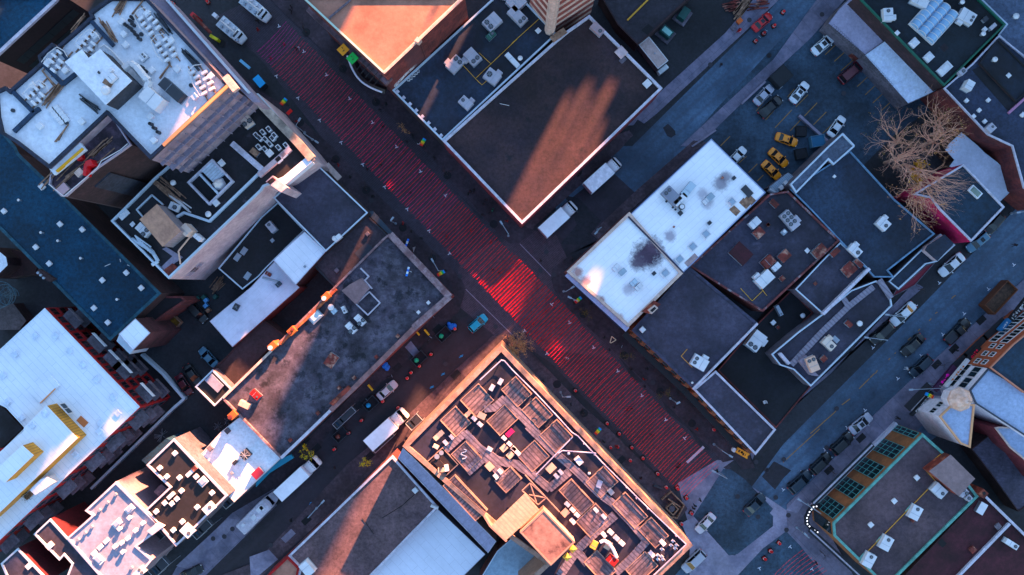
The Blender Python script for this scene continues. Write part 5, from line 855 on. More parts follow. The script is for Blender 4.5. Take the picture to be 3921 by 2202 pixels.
seat('B3 2152 1295 2210 1352', 'white lounge seat between the upper decks', .9, -G); seat('B4 1868 135 1930 80', 'white lounge seat at the western edge', .8); seat('B4 2448 92 2500 150 2545 195', 'white lounge seat in the row beside a magenta table', .8, -G)
seat('B4 2365 470 2408 418', 'white lounge seat near the small deck', .8); seat('C4 438 465 480 425', 'white lounge seat inside the V shaped boardwalk', .8); seat('C4 20 200 60 240', 'white lounge seat right of the magenta table', .9, -G)
seat('C4 548 745 600 800 645 850', 'white lounge seat in the row beside the long deck', .9, -G); seat('C4 975 1020 1032 1078 1085 1128', 'white lounge seat in the row beside the bent duct', 1., -G); seat('C4 905 862 828 800', 'white square seat on a deck', .8); seat('C4 600 912 905 1042', 'white seat beside the lower penthouse', .9); seat('C4 1485 1120 1378 1235', 'white armchair near the corner rail', 1., cat='armchair', nm='armchair')
m_tab = flat('sandy_table_top', (.52, .38, .30), .7)
def table(s, lab, L_=1.3, w_=1.1, m=None, a=G + 90):
    for q in pts(s):
        p = W(q, z + .5); r2 = root('low_table', *p, z, lab, 'table'); MB().box(*p, z + .42, z + .5, L_, w_, a).build('top', m or m_tab, r2); c, d = cs(a)
        for u in (-1, 1):
            for v in (-1, 1): MB().box(p[0] + u * L_ * .42 * c - v * w_ * .42 * d, p[1] + u * L_ * .42 * d + v * w_ * .42 * c, z, z + .42, .08, .08, a).build('leg', m_tf, r2)
table('C4 385 388', 'sandy square table inside the V shaped boardwalk', 1.5, 1.2, a=G); table('B4 2305 372', 'sandy square table near the small deck', 1.1, 1.3, a=G); table('B4 2445 190 2508 260', 'sandy square table beside the white row of seats', 1.1, .95, a=G)
table('C4 525 828', 'sandy square table at the foot of the seat row', 1.2, 1.1, a=G); table('B3 2228 1268', 'sandy square table between the upper decks', 1.3, 1.0, a=-25); table('B4 2505 40', 'magenta square table beside the row of white seats', 1.4, .8, flat('magenta_top', (.35, .04, .12), .6), a=G); table('B4 1803 65', 'long sandy table at the western edge', 1.9, .8, a=G)
table('C4 950 1150', 'brown and grey tables in the sunlight', 1.4, 1.0, a=60); seat('C4 660 315', 'pale L shaped lounger on the bare roof', 1.4, -50); seat('C4 975 620', 'grey open frame chair near the cornice pipes', 1.1, -50, m_gal); seat('C4 862 545', 'blue and orange bench on a deck', 1.2, 70, flat('blue_bench', (.25, .3, .42)))
seat('B4 2305 200', 'small white lounge seat on the bare roof', .9, -30); seat('B4 1775 175', 'orange lit seat at the western edge', .9, -30, MATS['sun_tinted_white_housing']); seat('B3 2090 1250', 'striped seat next to the western deck', 1., G, MATS['sun_tinted_housing'])
tube_thing('bent_duct', 'C4 870 1120 910 1100 960 1130 1000 1190 1035 1270', z + .9, .28, m_cush, 'fat white duct bent like a hook on the terrace', 'duct'); ac('C4 990 1300', z, 1.7, 1.2, 'dark red machine at the end of the bent white duct', fans=0, m=m_redw, a=-40, h=.9); ac('C4 812 1150', z, 1.2, 1.0, 'yellow box at the start of the bent white duct', fans=0, m=flat('yellow_housing', (.6, .4, .12)), h=.8, a=60)
for s, l in (('C4 600 1190', 'closed yellow parasol beside the penthouse corner'), ('C4 545 1270', 'open yellow parasol below the penthouse corner')):
    p = P(s, z + 2)[0]; r2 = root('parasol', *p, z, l, 'parasol'); MB().cyl(*p, z + 1.7, z + 2.2, .75, 4, r2=.03).build('canopy', flat('yellow_canvas', (.55, .38, .12), .8), r2); MB().cyl(*p, z, z + 2.2, .04, 6).build('pole', m_tf, r2)
for q in pts('C4 1590 1110 1625 1150 1570 1150 1610 1180 1480 1190 1440 1250 1475 1260 1440 1290 1490 1290'): p = W(q, z + .6); r2 = root('dining_chair', *p, z, 'white dining chair in the terrace corner', 'chair', 'dining chairs in the terrace corner'); MB().box(*p, z + .35, z + .45, .45, .45, G).build('seat', m_cush, r2); MB().box(p[0] + .2, p[1] + .1, z + .45, z + .9, .06, .42, G).build('backrest', m_cush, r2)
for s, l in (('C4 560 243', 'lamp ball on a pole nearer the cross rail'), ('C4 762 440', 'lamp ball on a pole farther from the cross rail')):
    p = P(s, z + 1)[0]; r2 = root('floor_lamp', *p, z, l, 'lamp'); MB().cyl(*p, z, z + .8, .05, 6).build('pole', m_tf, r2); MB().ball(*p, z + 1., .25, 8, 6).build('globe', m_cush, r2, True)
p = P('C4 1340 1030', z + .5)[0]
for s in ('C4 1338 1028 1370 1105',):
    for q in pts(s): p = W(q, z + .6); r2 = root('stool', *p, z, 'black square stool on the corner deck', 'stool'); MB().box(*p, z + .6, z + .7, .5, .5, 0).build('seat', m_dk, r2); MB().cyl(*p, z + .3, z + .6, .06, 6).build('leg', m_dk, r2)
p = P('C3 265 1235', z + .8)[0]; mb = MB(); mb.path([(p[0] + .55 * math.cos(t * .5236), p[1] + .55 * math.sin(t * .5236), z + .8) for t in range(13)], .04); tag(mb.build('table_ring', m_dk), 'thin dark ring of a round glass table on a deck', 'table')
p = P('B4 1805 355', z)[0]
for s, k, m, l, cat in (('B4 1785 275', .42, m_gal, 'round grey table in the framed deck', 'table'), ('B4 1828 238', .38, m_gal, 'round grey stool in the framed deck', 'stool'), ('B4 1850 450', .4, m_dk, 'round dark stool in the framed deck', 'stool')):
    p = P(s, z + .7)[0]; r2 = root('round_' + cat, *p, z, l, cat); MB().cyl(*p, z + .6, z + .7, k, 14).build('top', m, r2); MB().cyl(*p, z + .2, z + .6, .08, 6).build('leg', m_dk, r2)
seat('B4 1805 345', 'dark maroon sofa in the framed deck', 1.5, G + 90, m_dkbr, 'sofa', 'sofa'); seat('B4 1880 385', 'white cushion seat in the framed deck', 1., 100); seat('B4 1830 405', 'striped sandy bench in the framed deck', 1.1, 0, m_tab, 'bench', 'bench')
hs = MB(); hs.path([(*W((980 + (2050 + 30 * math.sin(t * .9)) / 2.576, 1642 + (200 + t * 9) / 2.576), z + .5), z + .5) for t in range(12)], .09); tag(hs.build('garden_hose', m_cush), 'coiled white hose on a deck', 'hose')
# roofs beside the terrace
ac('B4 500 1385', 7.4, 2.4, 1.6, 'white rounded tank and steel frame at the bottom edge', fans=0, m=m_acw, a=-50, h=1.7)
tube_thing('roof_pipe', 'B4 1245 880 1440 760 1560 650', 6.75, .07, m_dkbr, 'long brown pipe lying on the gravel roof', 'pipe'); vent('B4 1570 610', 6.5, 'crumpled pale hood at the end of the brown pipe', 1.1, .9); tube_thing('roof_cable', 'B4 1050 880 1160 1035', 6.6, .05, m_black, 'thin black cable across the sunlit wedge', 'cable')
tube_thing('white_tarpaulin', 'B4 1725 755 1800 780', 7.0, .3, m_frame, 'bundled white tarpaulin where the roofs meet', 'tarpaulin')
# ------------------------------------------------ vehicles
m_tyre = flat('tyre_rubber', (.012, .012, .014), .9); m_win = flat('car_glass', (.008, .012, .018), .08); m_lamp = flat('headlamp_glass', (.6, .62, .66), .15); m_tail = flat('tail_lamp_red', (.35, .01, .01), .3)
def paint(n, c, r=.4): 
    m = flat(n, c, r); m.node_tree.nodes['Principled BSDF'].inputs['Coat Weight'].default_value = .25; return m
PA = dict(white=paint('white_paint', (.66, .68, .72)), black=paint('black_paint', (.010, .011, .014)), taxi=paint('taxi_yellow_paint', (.72, .27, .01)), red=paint('red_paint', (.42, .02, .04)), mar=paint('maroon_paint', (.10, .006, .02)), silver=paint('silver_paint', (.36, .36, .42)), teal=paint('turquoise_paint', (.0, .30, .42)), navy=paint('navy_paint', (.015, .03, .05)), grey=paint('grey_paint', (.12, .14, .17)), blue=paint('steel_blue_paint', (.10, .20, .28)), pearl=paint('pearl_paint', (.55, .50, .54)))
def loft(secs, m=12, cap=True):
    """secs: (x, half width, z bottom, z top, roundness)"""
    mb = MB(); v = []; f = []
    for x, hw, zb, zt, k in secs:
        for i in range(m):
            t = 2 * math.pi * (i + .5) / m; cy, cz = math.cos(t), math.sin(t); e = k
            v.append((x, hw * math.copysign(abs(cy) ** e, cy), (zb + zt) / 2 + (zt - zb) / 2 * math.copysign(abs(cz) ** e, cz)))
    n = len(secs)
    for j in range(n - 1):
        for i in range(m): a = j * m + i; b = j * m + (i + 1) % m; f.append((a, b, b + m, a + m))
    f += [tuple(range(m - 1, -1, -1)), tuple(range((n - 1) * m, n * m))]
    return mb.add(v, f)
def place_local(mb, name, m, r, smooth=False):
    me = mesh_only(mb, name, m)
    if smooth:
        for q in me.polygons: q.use_smooth = True
    return link(name, me, (0, 0, 0), 0, r)
CARM = {}
def car_parts(kind):
    if kind in CARM: return CARM[kind]
    L_ = dict(sedan=4.6, suv=4.7, hatch=4.1, pickup=5.4)[kind]; hw = .93 if kind in ('suv', 'pickup') else .90; h = L_ / 2; zt = {'sedan': .88, 'hatch': .92, 'suv': 1.05, 'pickup': 1.05}[kind]
    nose = zt - .12
    body = loft([(-h, hw * .72, .35, zt - .1, .5), (-h + .12, hw * .9, .25, zt - .02, .4), (-h + .5, hw * .99, .2, zt, .35), (-h * .4, hw, .18, zt + .02, .3), (h * .25, hw, .18, zt + .02, .3), (h - 1.1, hw * .98, .2, zt - .02, .35), (h - .45, hw * .95, .22, nose, .4), (h - .12, hw * .82, .28, nose - .12, .5), (h, hw * .62, .35, nose - .2, .5)], 14)
    if kind == 'sedan': c = [(-1.55, .62, zt), (-.85, .62, 1.40), (.35, .63, 1.44), (1.15, .66, zt)]
    elif kind == 'hatch': c = [(-h + .12, .60, zt), (-h + .5, .62, 1.42), (.25, .63, 1.48), (1.15, .66, zt)]
    elif kind == 'suv': c = [(-h + .15, .66, zt), (-h + .5, .66, 1.66), (.45, .66, 1.70), (1.2, .70, zt)]
    else: c = [(-.45, .66, zt), (-.25, .66, 1.66), (.75, .66, 1.70), (1.35, .70, zt)]
    (x0, w0, z0), (x1, w1, z1), (x2, w2, z2), (x3, w3, z3) = c
    g = MB(); wb = hw * .90; g.add([(x0, -wb, z0 - .03), (x3, -wb, z0 - .03), (x3, wb, z0 - .03), (x0, wb, z0 - .03), (x1, -w1, z1), (x2, -w2, z2), (x2, w2, z2), (x1, w1, z1)], [(4, 5, 6, 7), (0, 1, 5, 4), (1, 2, 6, 5), (2, 3, 7, 6), (3, 0, 4, 7)])
    rf = MB(); e = .05; rf.add([(x1 - .04, -w1 - .02, z1 - .02), (x2 + .04, -w2 - .02, z2 - .02), (x2 + .04, w2 + .02, z2 - .02), (x1 - .04, w1 + .02, z1 - .02), (x1 + .08, -w1 + .1, z1 + .05), (x2 - .06, -w2 + .1, z2 + .05), (x2 - .06, w2 - .1, z2 + .05), (x1 + .08, w1 - .1, z1 + .05)], [(4, 5, 6, 7), (0, 1, 5, 4), (1, 2, 6, 5), (2, 3, 7, 6), (3, 0, 4, 7)])
    pil = MB()
    for (xa, wa, za), (xb, wb_, zb) in ((c[0], c[1]), (c[3], c[2])):
        for s_ in (-1, 1): pil.tube((xa, s_ * hw * .89, za), (xb, s_ * wb_, zb), .045, 5)
    for s_ in (-1, 1): pil.tube(((x1 + x2) / 2 - .05, s_ * hw * .9, z0), ((x1 + x2) / 2 - .05, s_ * (w1 + .01), z1), .035, 4)
    wh = [MB().tube((x, s_ * (hw - .2), .33), (x, s_ * (hw + .02), .33), .33, 12) for x in (-h + .85, h - .95) for s_ in (-1, 1)]
    hl = [MB().box(h - .18, s_ * hw * .62, nose - .32, nose - .13, .22, .34, 0, .8) for s_ in (-1, 1)]; tl = [MB().box(-h + .06, s_ * hw * .68, zt - .30, zt - .1, .16, .34, 0) for s_ in (-1, 1)]
    mi = [MB().box(x3 - .35, s_ * (hw + .1), zt + .02, zt + .16, .14, .2, 0) for s_ in (-1, 1)]
    bed = MB().box(-h + 1.05, 0, zt + .0, zt + .035, 1.75, 1.35) if kind == 'pickup' else None
    sr = MB().box((x1 + x2) / 2 + .15, 0, z2 + .045, z2 + .06, .7, .8)
    mo = lambda mb, nm, mm: mesh_only(mb, nm, mm)
    bm = mo(body, 'body', PA['white']); 
    for q in bm.polygons: q.use_smooth = True
    CARM[kind] = (L_, bm, mo(g, 'windows', m_win), mo(rf, 'roof', PA['white']), mo(pil, 'pillar', PA['white']), [mo(x, 'wheel', m_tyre) for x in wh], [mo(x, 'headlight', m_lamp) for x in hl], [mo(x, 'tail_light', m_tail) for x in tl], [mo(x, 'mirror', PA['white']) for x in mi], mo(bed, 'load_bed', m_dk) if bed else None, mo(sr, 'sunroof', m_win))
    return CARM[kind]
def tinted(me, m):
    k = me.name.split('.')[0] + '|' + m.name
    key = (me.as_pointer(), m.name)
    if key not in CARM: c = me.copy(); c.materials.clear(); c.materials.append(m); CARM[key] = c
    return CARM[key]
def car(s, kind, col, label, cat='car', name='parked_car', sunroof=False, group=None):
    """s: rear point then front point on the photo"""
    a, b_ = pts(s); A_, B_ = W(a, .9), W(b_, .8); L_, bm, gm, rm, pm, wh, hl, tl, mi, bed, sr = car_parts(kind)
    x, y = (A_[0] + B_[0]) / 2, (A_[1] + B_[1]) / 2; an = math.atan2(B_[1] - A_[1], B_[0] - A_[0]); k = math.hypot(B_[0] - A_[0], B_[1] - A_[1]) / L_; k = min(1.15, max(.9, k))
    r = root(name, x, y, .03, label, cat, group); r.rotation_euler = (0, 0, an); r.scale = (k, min(k, 1.05), min(k, 1.05)); m = PA[col]
    bo = link('body', tinted(bm, m), (0, 0, 0), 0, r); link('windows', gm, (0, 0, 0), 0, r); link('roof', tinted(rm, m), (0, 0, 0), 0, r); link('pillar', tinted(pm, m), (0, 0, 0), 0, r)
    for q in wh: link('wheel', q, (0, 0, 0), 0, r)
    for q in hl: link('headlight', q, (0, 0, 0), 0, r)
    for q in tl: link('tail_light', q, (0, 0, 0), 0, r)
    for q in mi: link('mirror', tinted(q, m), (0, 0, 0), 0, r)
    if bed: link('load_bed', bed, (0, 0, 0), 0, r)
    if sunroof: link('sunroof', sr, (0, 0, 0), 0, r)
    return r
car('B3 2110 425 2270 285', 'hatch', 'teal', 'turquoise hatchback crossing the junction on its own', name='car')
car('B3 1205 1095 1380 940', 'sedan', 'pearl', 'pearl white sedan waiting in the lower side road', name='car')
car('D1 500 520 700 350', 'sedan', 'white', 'white sedan with grey bonnet at the top of the car park', sunroof=True); car('D1 290 1005 440 815', 'sedan', 'white', 'white sedan with sunroof in the middle of the car park', sunroof=True)
car('D1 665 1340 800 1150', 'sedan', 'white', 'white sedan in the lower right of the car park'); car('D1 765 800 995 605', 'suv', 'mar', 'dark maroon estate car against the fence')
car('D1 -70 1020 95 850', 'sedan', 'silver', 'silver and dark sedan left of the black car park sedan'); car('D1 -20 1140 180 960', 'sedan', 'black', 'black sedan beside the silver sedan in the car park')
car('D1 140 1340 335 1410', 'sedan', 'taxi', 'yellow taxi parked across the bays', 'taxi'); car('D2 80 65 235 210', 'sedan', 'taxi', 'yellow taxi in the middle of the three', 'taxi'); car('D2 10 185 165 340', 'sedan', 'taxi', 'yellow taxi nearest the ribbed shed roof', 'taxi')
for o in TOPS[-3:]: pass
for s in ('D1 245 1368', 'D2 172 125', 'D2 100 250'): q = P(s, 1.6)[0]; 
for o, tt in zip([o for o in TOPS if o.get('category') == 'taxi'], range(3)): link('roof_sign', mesh_only(MB().box(.1, 0, 1.48, 1.62, .2, .4), 'roof_sign', m_rust), (0, 0, 0), 0, o)
car('C2 2175 175 2270 75', 'sedan', 'white', 'small white car half hidden by the white roof'); car('C1 2390 285 2555 140', 'sedan', 'red', 'bright red sedan driving near the top edge', name='car', sunroof=True)
car('D2 2350 720 2230 860', 'suv', 'black', 'black car below the dark teal house'); car('D2 2220 890 2025 1050', 'suv', 'blue', 'dark blue estate car between two parked cars', sunroof=True); car('D2 1975 1100 1755 1290', 'sedan', 'white', 'white sedan parked on the avenue beside the red shop front')
car('D3 1495 165 1275 365', 'sedan', 'white', 'white convertible sedan with dark glass roof near the chimney'); car('D3 1275 360 1075 545', 'suv', 'black', 'black car behind the white sedan by the chimney'); car('D3 1580 480 1385 665', 'sedan', 'black', 'black sedan driving down the middle of the avenue', name='car')
car('D3 1815 545 2030 325', 'pickup', 'black', 'black pickup truck on the far side of the avenue', 'pickup', 'pickup_truck'); car('D3 1655 690 1465 870', 'suv', 'navy', 'dark navy car below the driving black sedan'); car('D3 870 1430 1070 1265', 'sedan', 'silver', 'silver car on the avenue above three black ones', sunroof=True)
car('D4 690 235 880 55', 'suv', 'black', 'black van nearest the silver car of the avenue'); car('D4 485 430 665 255', 'suv', 'black', 'black car between two black cars on the avenue'); car('D4 265 615 470 430', 'suv', 'navy', 'dark car at the avenue corner with the crossing')
car('C4 2310 840 2490 655', 'sedan', 'navy', 'dark sedan driving over the crossing', name='car'); car('C4 1995 850 1830 1020', 'sedan', 'pearl', 'silver sedan entering the crossing', name='car'); car('C4 1895 1215 1695 1400', 'suv', 'silver', 'silver estate car at the lower cross street', name='car')
car('A3 1870 175 2020 330', 'suv', 'black', 'black car with pale windscreen in the dark yard'); car('A3 2120 765 1980 615', 'sedan', 'blue', 'pale blue car beside the long annex'); car('A3 1845 800 1945 930', 'sedan', 'black', 'black car in the dark yard beside the outbuilding'); car('A3 1755 880 1870 1050', 'sedan', 'mar', 'dim maroon car by the yard wall')
car('B1 -290 60 -300 55', 'hatch', 'red', 'x') if 0 else None
car('A4 1840 1443 1935 1400', 'sedan', 'black', 'black car cut by the bottom edge', 'car')
car('D3 2440 -20 2570 -130', 'suv', 'black', 'black car behind the rusty container truck') if 0 else None
# box trucks
def local_thing(name, s, z, label, cat):
    a, b_ = pts(s); A_, B_ = W(a, z), W(b_, z); x, y = (A_[0] + B_[0]) / 2, (A_[1] + B_[1]) / 2
    r = root(name, x, y, .03, label, cat); r.rotation_euler = (0, 0, math.atan2(B_[1] - A_[1], B_[0] - A_[0])); return r, math.hypot(B_[0] - A_[0], B_[1] - A_[1])
def truck(s, w_, label, boxm, cabm, hb=3.4, cab=2.2, name='box_truck'):
    r, L_ = local_thing(name, s, hb - .4, label, 'truck'); h = L_ / 2; bl = L_ - cab - .15
    b1 = MB(); b1.box(-h + bl / 2, 0, .9, hb, bl, w_); place_local(b1, 'cargo_box', boxm, r)
    ed = MB(); t = .07
    for (x, y, lx, ly) in ((-h + bl / 2, w_ / 2, bl + .1, t), (-h + bl / 2, -w_ / 2, bl + .1, t), (-h, 0, t, w_), (-h + bl, 0, t, w_)): ed.box(x, y, hb - .08, hb + .03, lx, ly)
    place_local(ed, 'box_edge', m_acw, r)
    rb = MB()
    for i in range(1, int(bl / .7)): rb.box(-h + i * .7, 0, hb + .001, hb + .018, .05, w_ * .96)
    place_local(rb, 'roof_rib', boxm, r); place_local(MB().box(-h - .06, 0, .9, hb - .2, .08, w_ * .9), 'rear_door', flat('rear_door_rose', (.3, .16, .2), .6), r)
    cx = h - cab / 2
    place_local(loft([(cx - cab / 2, w_ * .46, .6, 2.55, .3), (cx, w_ * .47, .5, 2.6, .3), (cx + cab * .12, w_ * .46, .5, 2.5, .35), (cx + cab * .22, w_ * .46, .5, 1.75, .35), (cx + cab * .42, w_ * .44, .5, 1.5, .4), (cx + cab / 2, w_ * .36, .6, 1.25, .5)], 14), 'cab', cabm, r, True)
    c = link('windscreen', mesh_only(MB().add([(cx + cab * .10, -w_ * .42, 2.5), (cx + cab * .10, w_ * .42, 2.5), (cx + cab * .30, w_ * .43, 1.72), (cx + cab * .30, -w_ * .43, 1.72)], [(0, 3, 2, 1), (0, 1, 2, 3)]), 'windscreen', m_win), (0, 0, .06), 0, r)
    for i in range(5): place_local(MB().box(cx - cab * .02, (i - 2) * .36, 2.58, 2.66, .12, .1), 'roof_marker', m_dk, r)
    for x in (h - .9, -h + 1.6):
        for sd_ in (-1, 1): place_local(MB().tube((x, sd_ * (w_ / 2 - .32), .45), (x, sd_ * (w_ / 2 - .02), .45), .45, 12), 'wheel', m_tyre, r)
    for sd_ in (-1, 1): place_local(MB().box(h - .55, sd_ * (w_ / 2 + .12), 1.6, 2.1, .1, .2), 'mirror', m_dk, r); place_local(MB().box(h - .04, sd_ * w_ * .3, .8, 1.0, .1, .3), 'headlight', m_lamp, r)
    place_local(MB().box(0, 0, .5, .9, L_ * .95, w_ * .6), 'chassis', m_dk, r)
    return r
wt = mat('white_truck_box', (.84, .80, .86), .06, 1., rough=.6, wave=(-5, 1.6, (.62, .60, .68), .35)); wt2 = flat('plain_white_truck_box', (.84, .84, .90), .5); wc = paint('cab_white', (.78, .75, .78))
truck('C2 750 440 1065 155', 2.4, 'white box truck with ribbed roof parked on the side road', wt, wc)
truck('C2 305 880 625 590', 2.4, 'white box truck with plain roof nearest the junction', wt2, wc)
truck('B4 1110 165 B3 1465 1240', 2.5, 'white box truck on the right of the lower side road', wt2, wc, cab=2.5)
truck('B4 220 665 595 320', 2.3, 'white box truck beside the turquoise trimmed shop', wt2, wc, cab=2.4)
r, L_ = local_thing('camper_van', 'A4 2370 1000 B4 165 680', 2.6, 'long pale camper van with roof hatches behind a box truck', 'camper van'); h = L_ / 2
place_local(loft([(-h, 1.12, .5, 2.8, .25), (-h + .3, 1.17, .4, 2.9, .22), (h - 1.5, 1.17, .4, 2.9, .22), (h - 1.2, 1.1, .4, 2.4, .3), (h - .7, 1.0, .4, 1.3, .4), (h, .8, .5, 1.1, .5)], 14), 'body', mat('camper_shell', (.5, .48, .54), .1, 1.), r)
for x, y, a, c in ((-h + 1.2, .3, .6, .5), (-h + 3.4, -.1, .9, .8), (-h + 5.2, .2, 1.3, .8), (h - 2.4, 0, .7, .9)): place_local(MB().box(x, y, 2.9, 3.1, a, c), 'roof_hatch', m_acw, r)
place_local(MB().add([(h - 1.35, -.95, 2.62), (h - 1.35, .95, 2.62), (h - .75, .9, 1.5), (h - .75, -.9, 1.5)], [(0, 3, 2, 1), (0, 1, 2, 3)]), 'windscreen', m_win, r); [place_local(MB().tube((x, s_ * .9, .38), (x, s_ * 1.15, .38), .38, 12), 'wheel', m_tyre, r) for x in (-h + 1.5, h - 1.1) for s_ in (-1, 1)]
r, L_ = local_thing('step_van', 'C1 1300 405 1520 680', 2.8, 'beige roofed step van beside the dark corner building', 'van'); h = L_ / 2
place_local(MB().box(-.35, 0, .5, 2.9, L_ - .9, 2.3), 'body', m_gwall, r); place_local(MB().box(-.4, 0, 2.9, 2.96, L_ - 1.0, 2.0), 'roof', mat('beige_van_roof', (.44, .35, .34), .1, 1.), r); place_local(MB().ring([(-h, -1.17), (h - .85, -1.17), (h - .85, 1.17), (-h, 1.17)], .14, 2.85, 2.99), 'roof_edge', m_frame, r)
place_local(MB().box(h - .78, 0, 1.5, 2.7, .2, 2.1, 0, 1), 'windscreen', m_win, r); place_local(MB().box(h - .38, 0, .5, 1.45, .76, 2.2, 0, .9), 'bonnet', PA['white'], r); place_local(MB().box(-.2, .1, 2.96, 3.1, .25, .25), 'roof_vent', m_gal, r); [place_local(MB().tube((x, s_ * .9, .4), (x, s_ * 1.16, .4), .4, 12), 'wheel', m_tyre, r) for x in (-h + 1.4, h - .9) for s_ in (-1, 1)]
def service(s, label):
    r, L_ = local_thing('service_truck', s, 1.8, label, 'truck'); h = L_ / 2
    place_local(loft([(h - 1.9, 1.05, .6, 2.0, .3), (h - 1.2, 1.05, .5, 2.1, .3), (h - .7, 1.0, .5, 1.5, .4), (h, .8, .6, 1.2, .5)], 12), 'cab', PA['white'], r, True)
    place_local(MB().box(-.9, 0, .7, 1.5, L_ - 2.3, 2.2), 'body', flat('truck_bed_white', (.5, .54, .6), .5), r)
    for i in range(8): place_local(MB().box(-h + .7 + i * .62, (-1) ** i * .6, 1.5, 1.75 + (i % 3) * .15, .4, .5, 7 * i), 'equipment_box', m_gal if i % 2 else m_acw, r)
    place_local(MB().tube((-h + .6, 0, 2.1), (h - 1.5, .1, 2.4), .16), 'boom', m_frame, r); place_local(MB().box(-h - .5, .1, 1.7, 2.6, .8, .7), 'bucket', m_acw, r); place_local(MB().box(h - 1.5, 0, 2.05, 2.2, .3, 1.4), 'light_bar', m_dk, r); place_local(MB().add([(h - 1.05, -.85, 1.9), (h - 1.05, .85, 1.9), (h - .7, .8, 1.56), (h - .7, -.8, 1.56)], [(0, 3, 2, 1), (0, 1, 2, 3)]), 'windscreen', m_win, r)
    [place_local(MB().tube((x, s_ * .8, .42), (x, s_ * 1.08, .42), .42, 12), 'wheel', m_tyre, r) for x in (-h + 1.5, h - 1.) for s_ in (-1, 1)]
service('A1 2150 185 2395 395', 'white service truck with bucket boom beside the red hoist'); service('B1 -150 -40 115 180', 'white service truck with bucket boom cut by the top edge')
r, L_ = local_thing('container_truck', 'D3 2240 130 2450 70', 2.0, 'rusty brown open container on the avenue', 'container'); r.rotation_euler = (0, 0, R(G + 4))
place_local(MB().ring([(-3, -1.25), (3, -1.25), (3, 1.25), (-3, 1.25)], .14, .15, 2.3), 'wall', flat('rusty_container', (.15, .055, .03), .8), r); place_local(MB().box(0, 0, .15, 1.7, 5.8, 2.3), 'load', mat('brown_rubble', (.09, .05, .035), .3, 2.), r)
# car park containers and yard things
def bin_(s, L_, w_, h, label, m, ml2, a=G, cat='dumpster', name='dumpster', lid=.9):
    p = P(s, h)[0]; r = root(name, *p, .03, label, cat); MB().ring([(p[0] + x * cs(a)[0] - y * cs(a)[1], p[1] + x * cs(a)[1] + y * cs(a)[0]) for x, y in ((-L_ / 2, -w_ / 2), (L_ / 2, -w_ / 2), (L_ / 2, w_ / 2), (-L_ / 2, w_ / 2))], .08, .1, h).build('tub', m, r)
    MB().box(*p, .1, h * lid, L_ - .2, w_ - .2, a).build('lid' if lid > .8 else 'load', ml2, r); return r
m_blk = flat('black_canvas', (.014, .016, .022), .8); m_gdump = flat('dark_green_steel', (.02, .10, .09), .6); m_pgl = flat('pale_green_lid', (.25, .45, .42), .6)
bin_('D1 190 750', 3.2, 2.7, 1.9, 'black covered trailer with a white ramp at the car park edge', m_blk, m_blk, cat='trailer', name='trailer', lid=.99); tag(MB().strip(P('D1 80 765 180 860', 1), .5, .2, 1.2).build('loading_ramp', m_frame), 'white folded ramp beside the black trailer', 'ramp')
bin_('D1 548 1388', 2.4, 2.0, 1.5, 'steel blue dumpster between taxi and white sedan', PA['blue'], flat('blue_lid', (.03, .13, .24), .6), 10); bin_('D1 385 1290', 1.8, 1.8, 1.1, 'black dumpster beside the yellow taxi', m_blk, m_black, 0); bin_('D2 385 95', 2.0, 1.8, 1.2, 'black dumpster with white scraps beside the taxis', m_blk, m_black, 10)
for s, l in (('C1 1700 130', 'dark green kiosk box on a concrete plinth'), ('C1 1530 310', 'green kiosk box with pale roof on a plinth')):
    p = P(s, 1.8)[0]; r = root('kiosk', *p, .03, l, 'kiosk'); MB().box(*p, 0, .35, 2.9, 2.5, 55 if 'dark' in l else 140).build('plinth', m_gwall, r); MB().box(*p, .35, 1.9, 2.1, 1.4, 55 if 'dark' in l else 140).build('body', m_gdump, r); MB().box(*p, 1.9, 1.97, 2.1 if 'dark' in l else 1.7, 1.3 if 'dark' in l else .9, 55 if 'dark' in l else 140).build('lid', m_gdump if 'dark' in l else m_pgl, r)
pile('C1 2270 90', .1, 14, 4.0, 50, m_wood, 'long sawn timber stack in the yard at the top edge', sp=1.3, rr=.12); pile('C1 2180 60 2420 60', .1, 10, 2.6, 10, m_rust, 'tangled scrap pile in the yard at the top edge', 'scrap pile', 1.6, 'scrap_pile', .1); plate('orange_crate', 'C1 2248 205', .1, 1.0, .8, flat('orange_plastic', (.5, .12, .03)), 'orange crate on the pavement by the scrap', 'crate', .5); plate('manhole_box', 'C1 2192 268', .1, .9, .7, m_gwall, 'grey utility box on the pavement edge', 'box', .6)
bin_('A3 1705 335', 2.3, 1.5, 1.5, 'wooden sided container with ochre load beside the annex', m_wood, mat('ochre_rubble', (.22, .11, .03), .3, 2.), -G, 'container', 'container', .7)
for i, q in enumerate(pts('A3 2028 130 2025 182 1945 110 2120 95 2005 98 2050 228')): p = W(q, .8); col = ('blue', 'blue', None, None, None, None)[i]; r = root('plastic_crate', *p, .02, ('light blue' if i < 2 else 'dark green' if i < 5 else 'brown') + ' crate in the dark yard', 'crate'); MB().box(*p, .02, .8, .75, .65, G).build('box', flat('light_blue_plastic', (.12, .28, .5)) if i < 2 else m_gdump if i < 5 else m_wood, r); MB().box(*p, .8, .84, .7, .6, G).build('lid', flat('light_blue_plastic', (.12, .28, .5)) if i < 2 else m_gdump if i < 5 else m_wood, r)
pile('A2 2150 1390', .1, 14, 3.2, 50, m_wood, 'heap of timber frames in the dark yard', sp=1.2, rr=.06); 
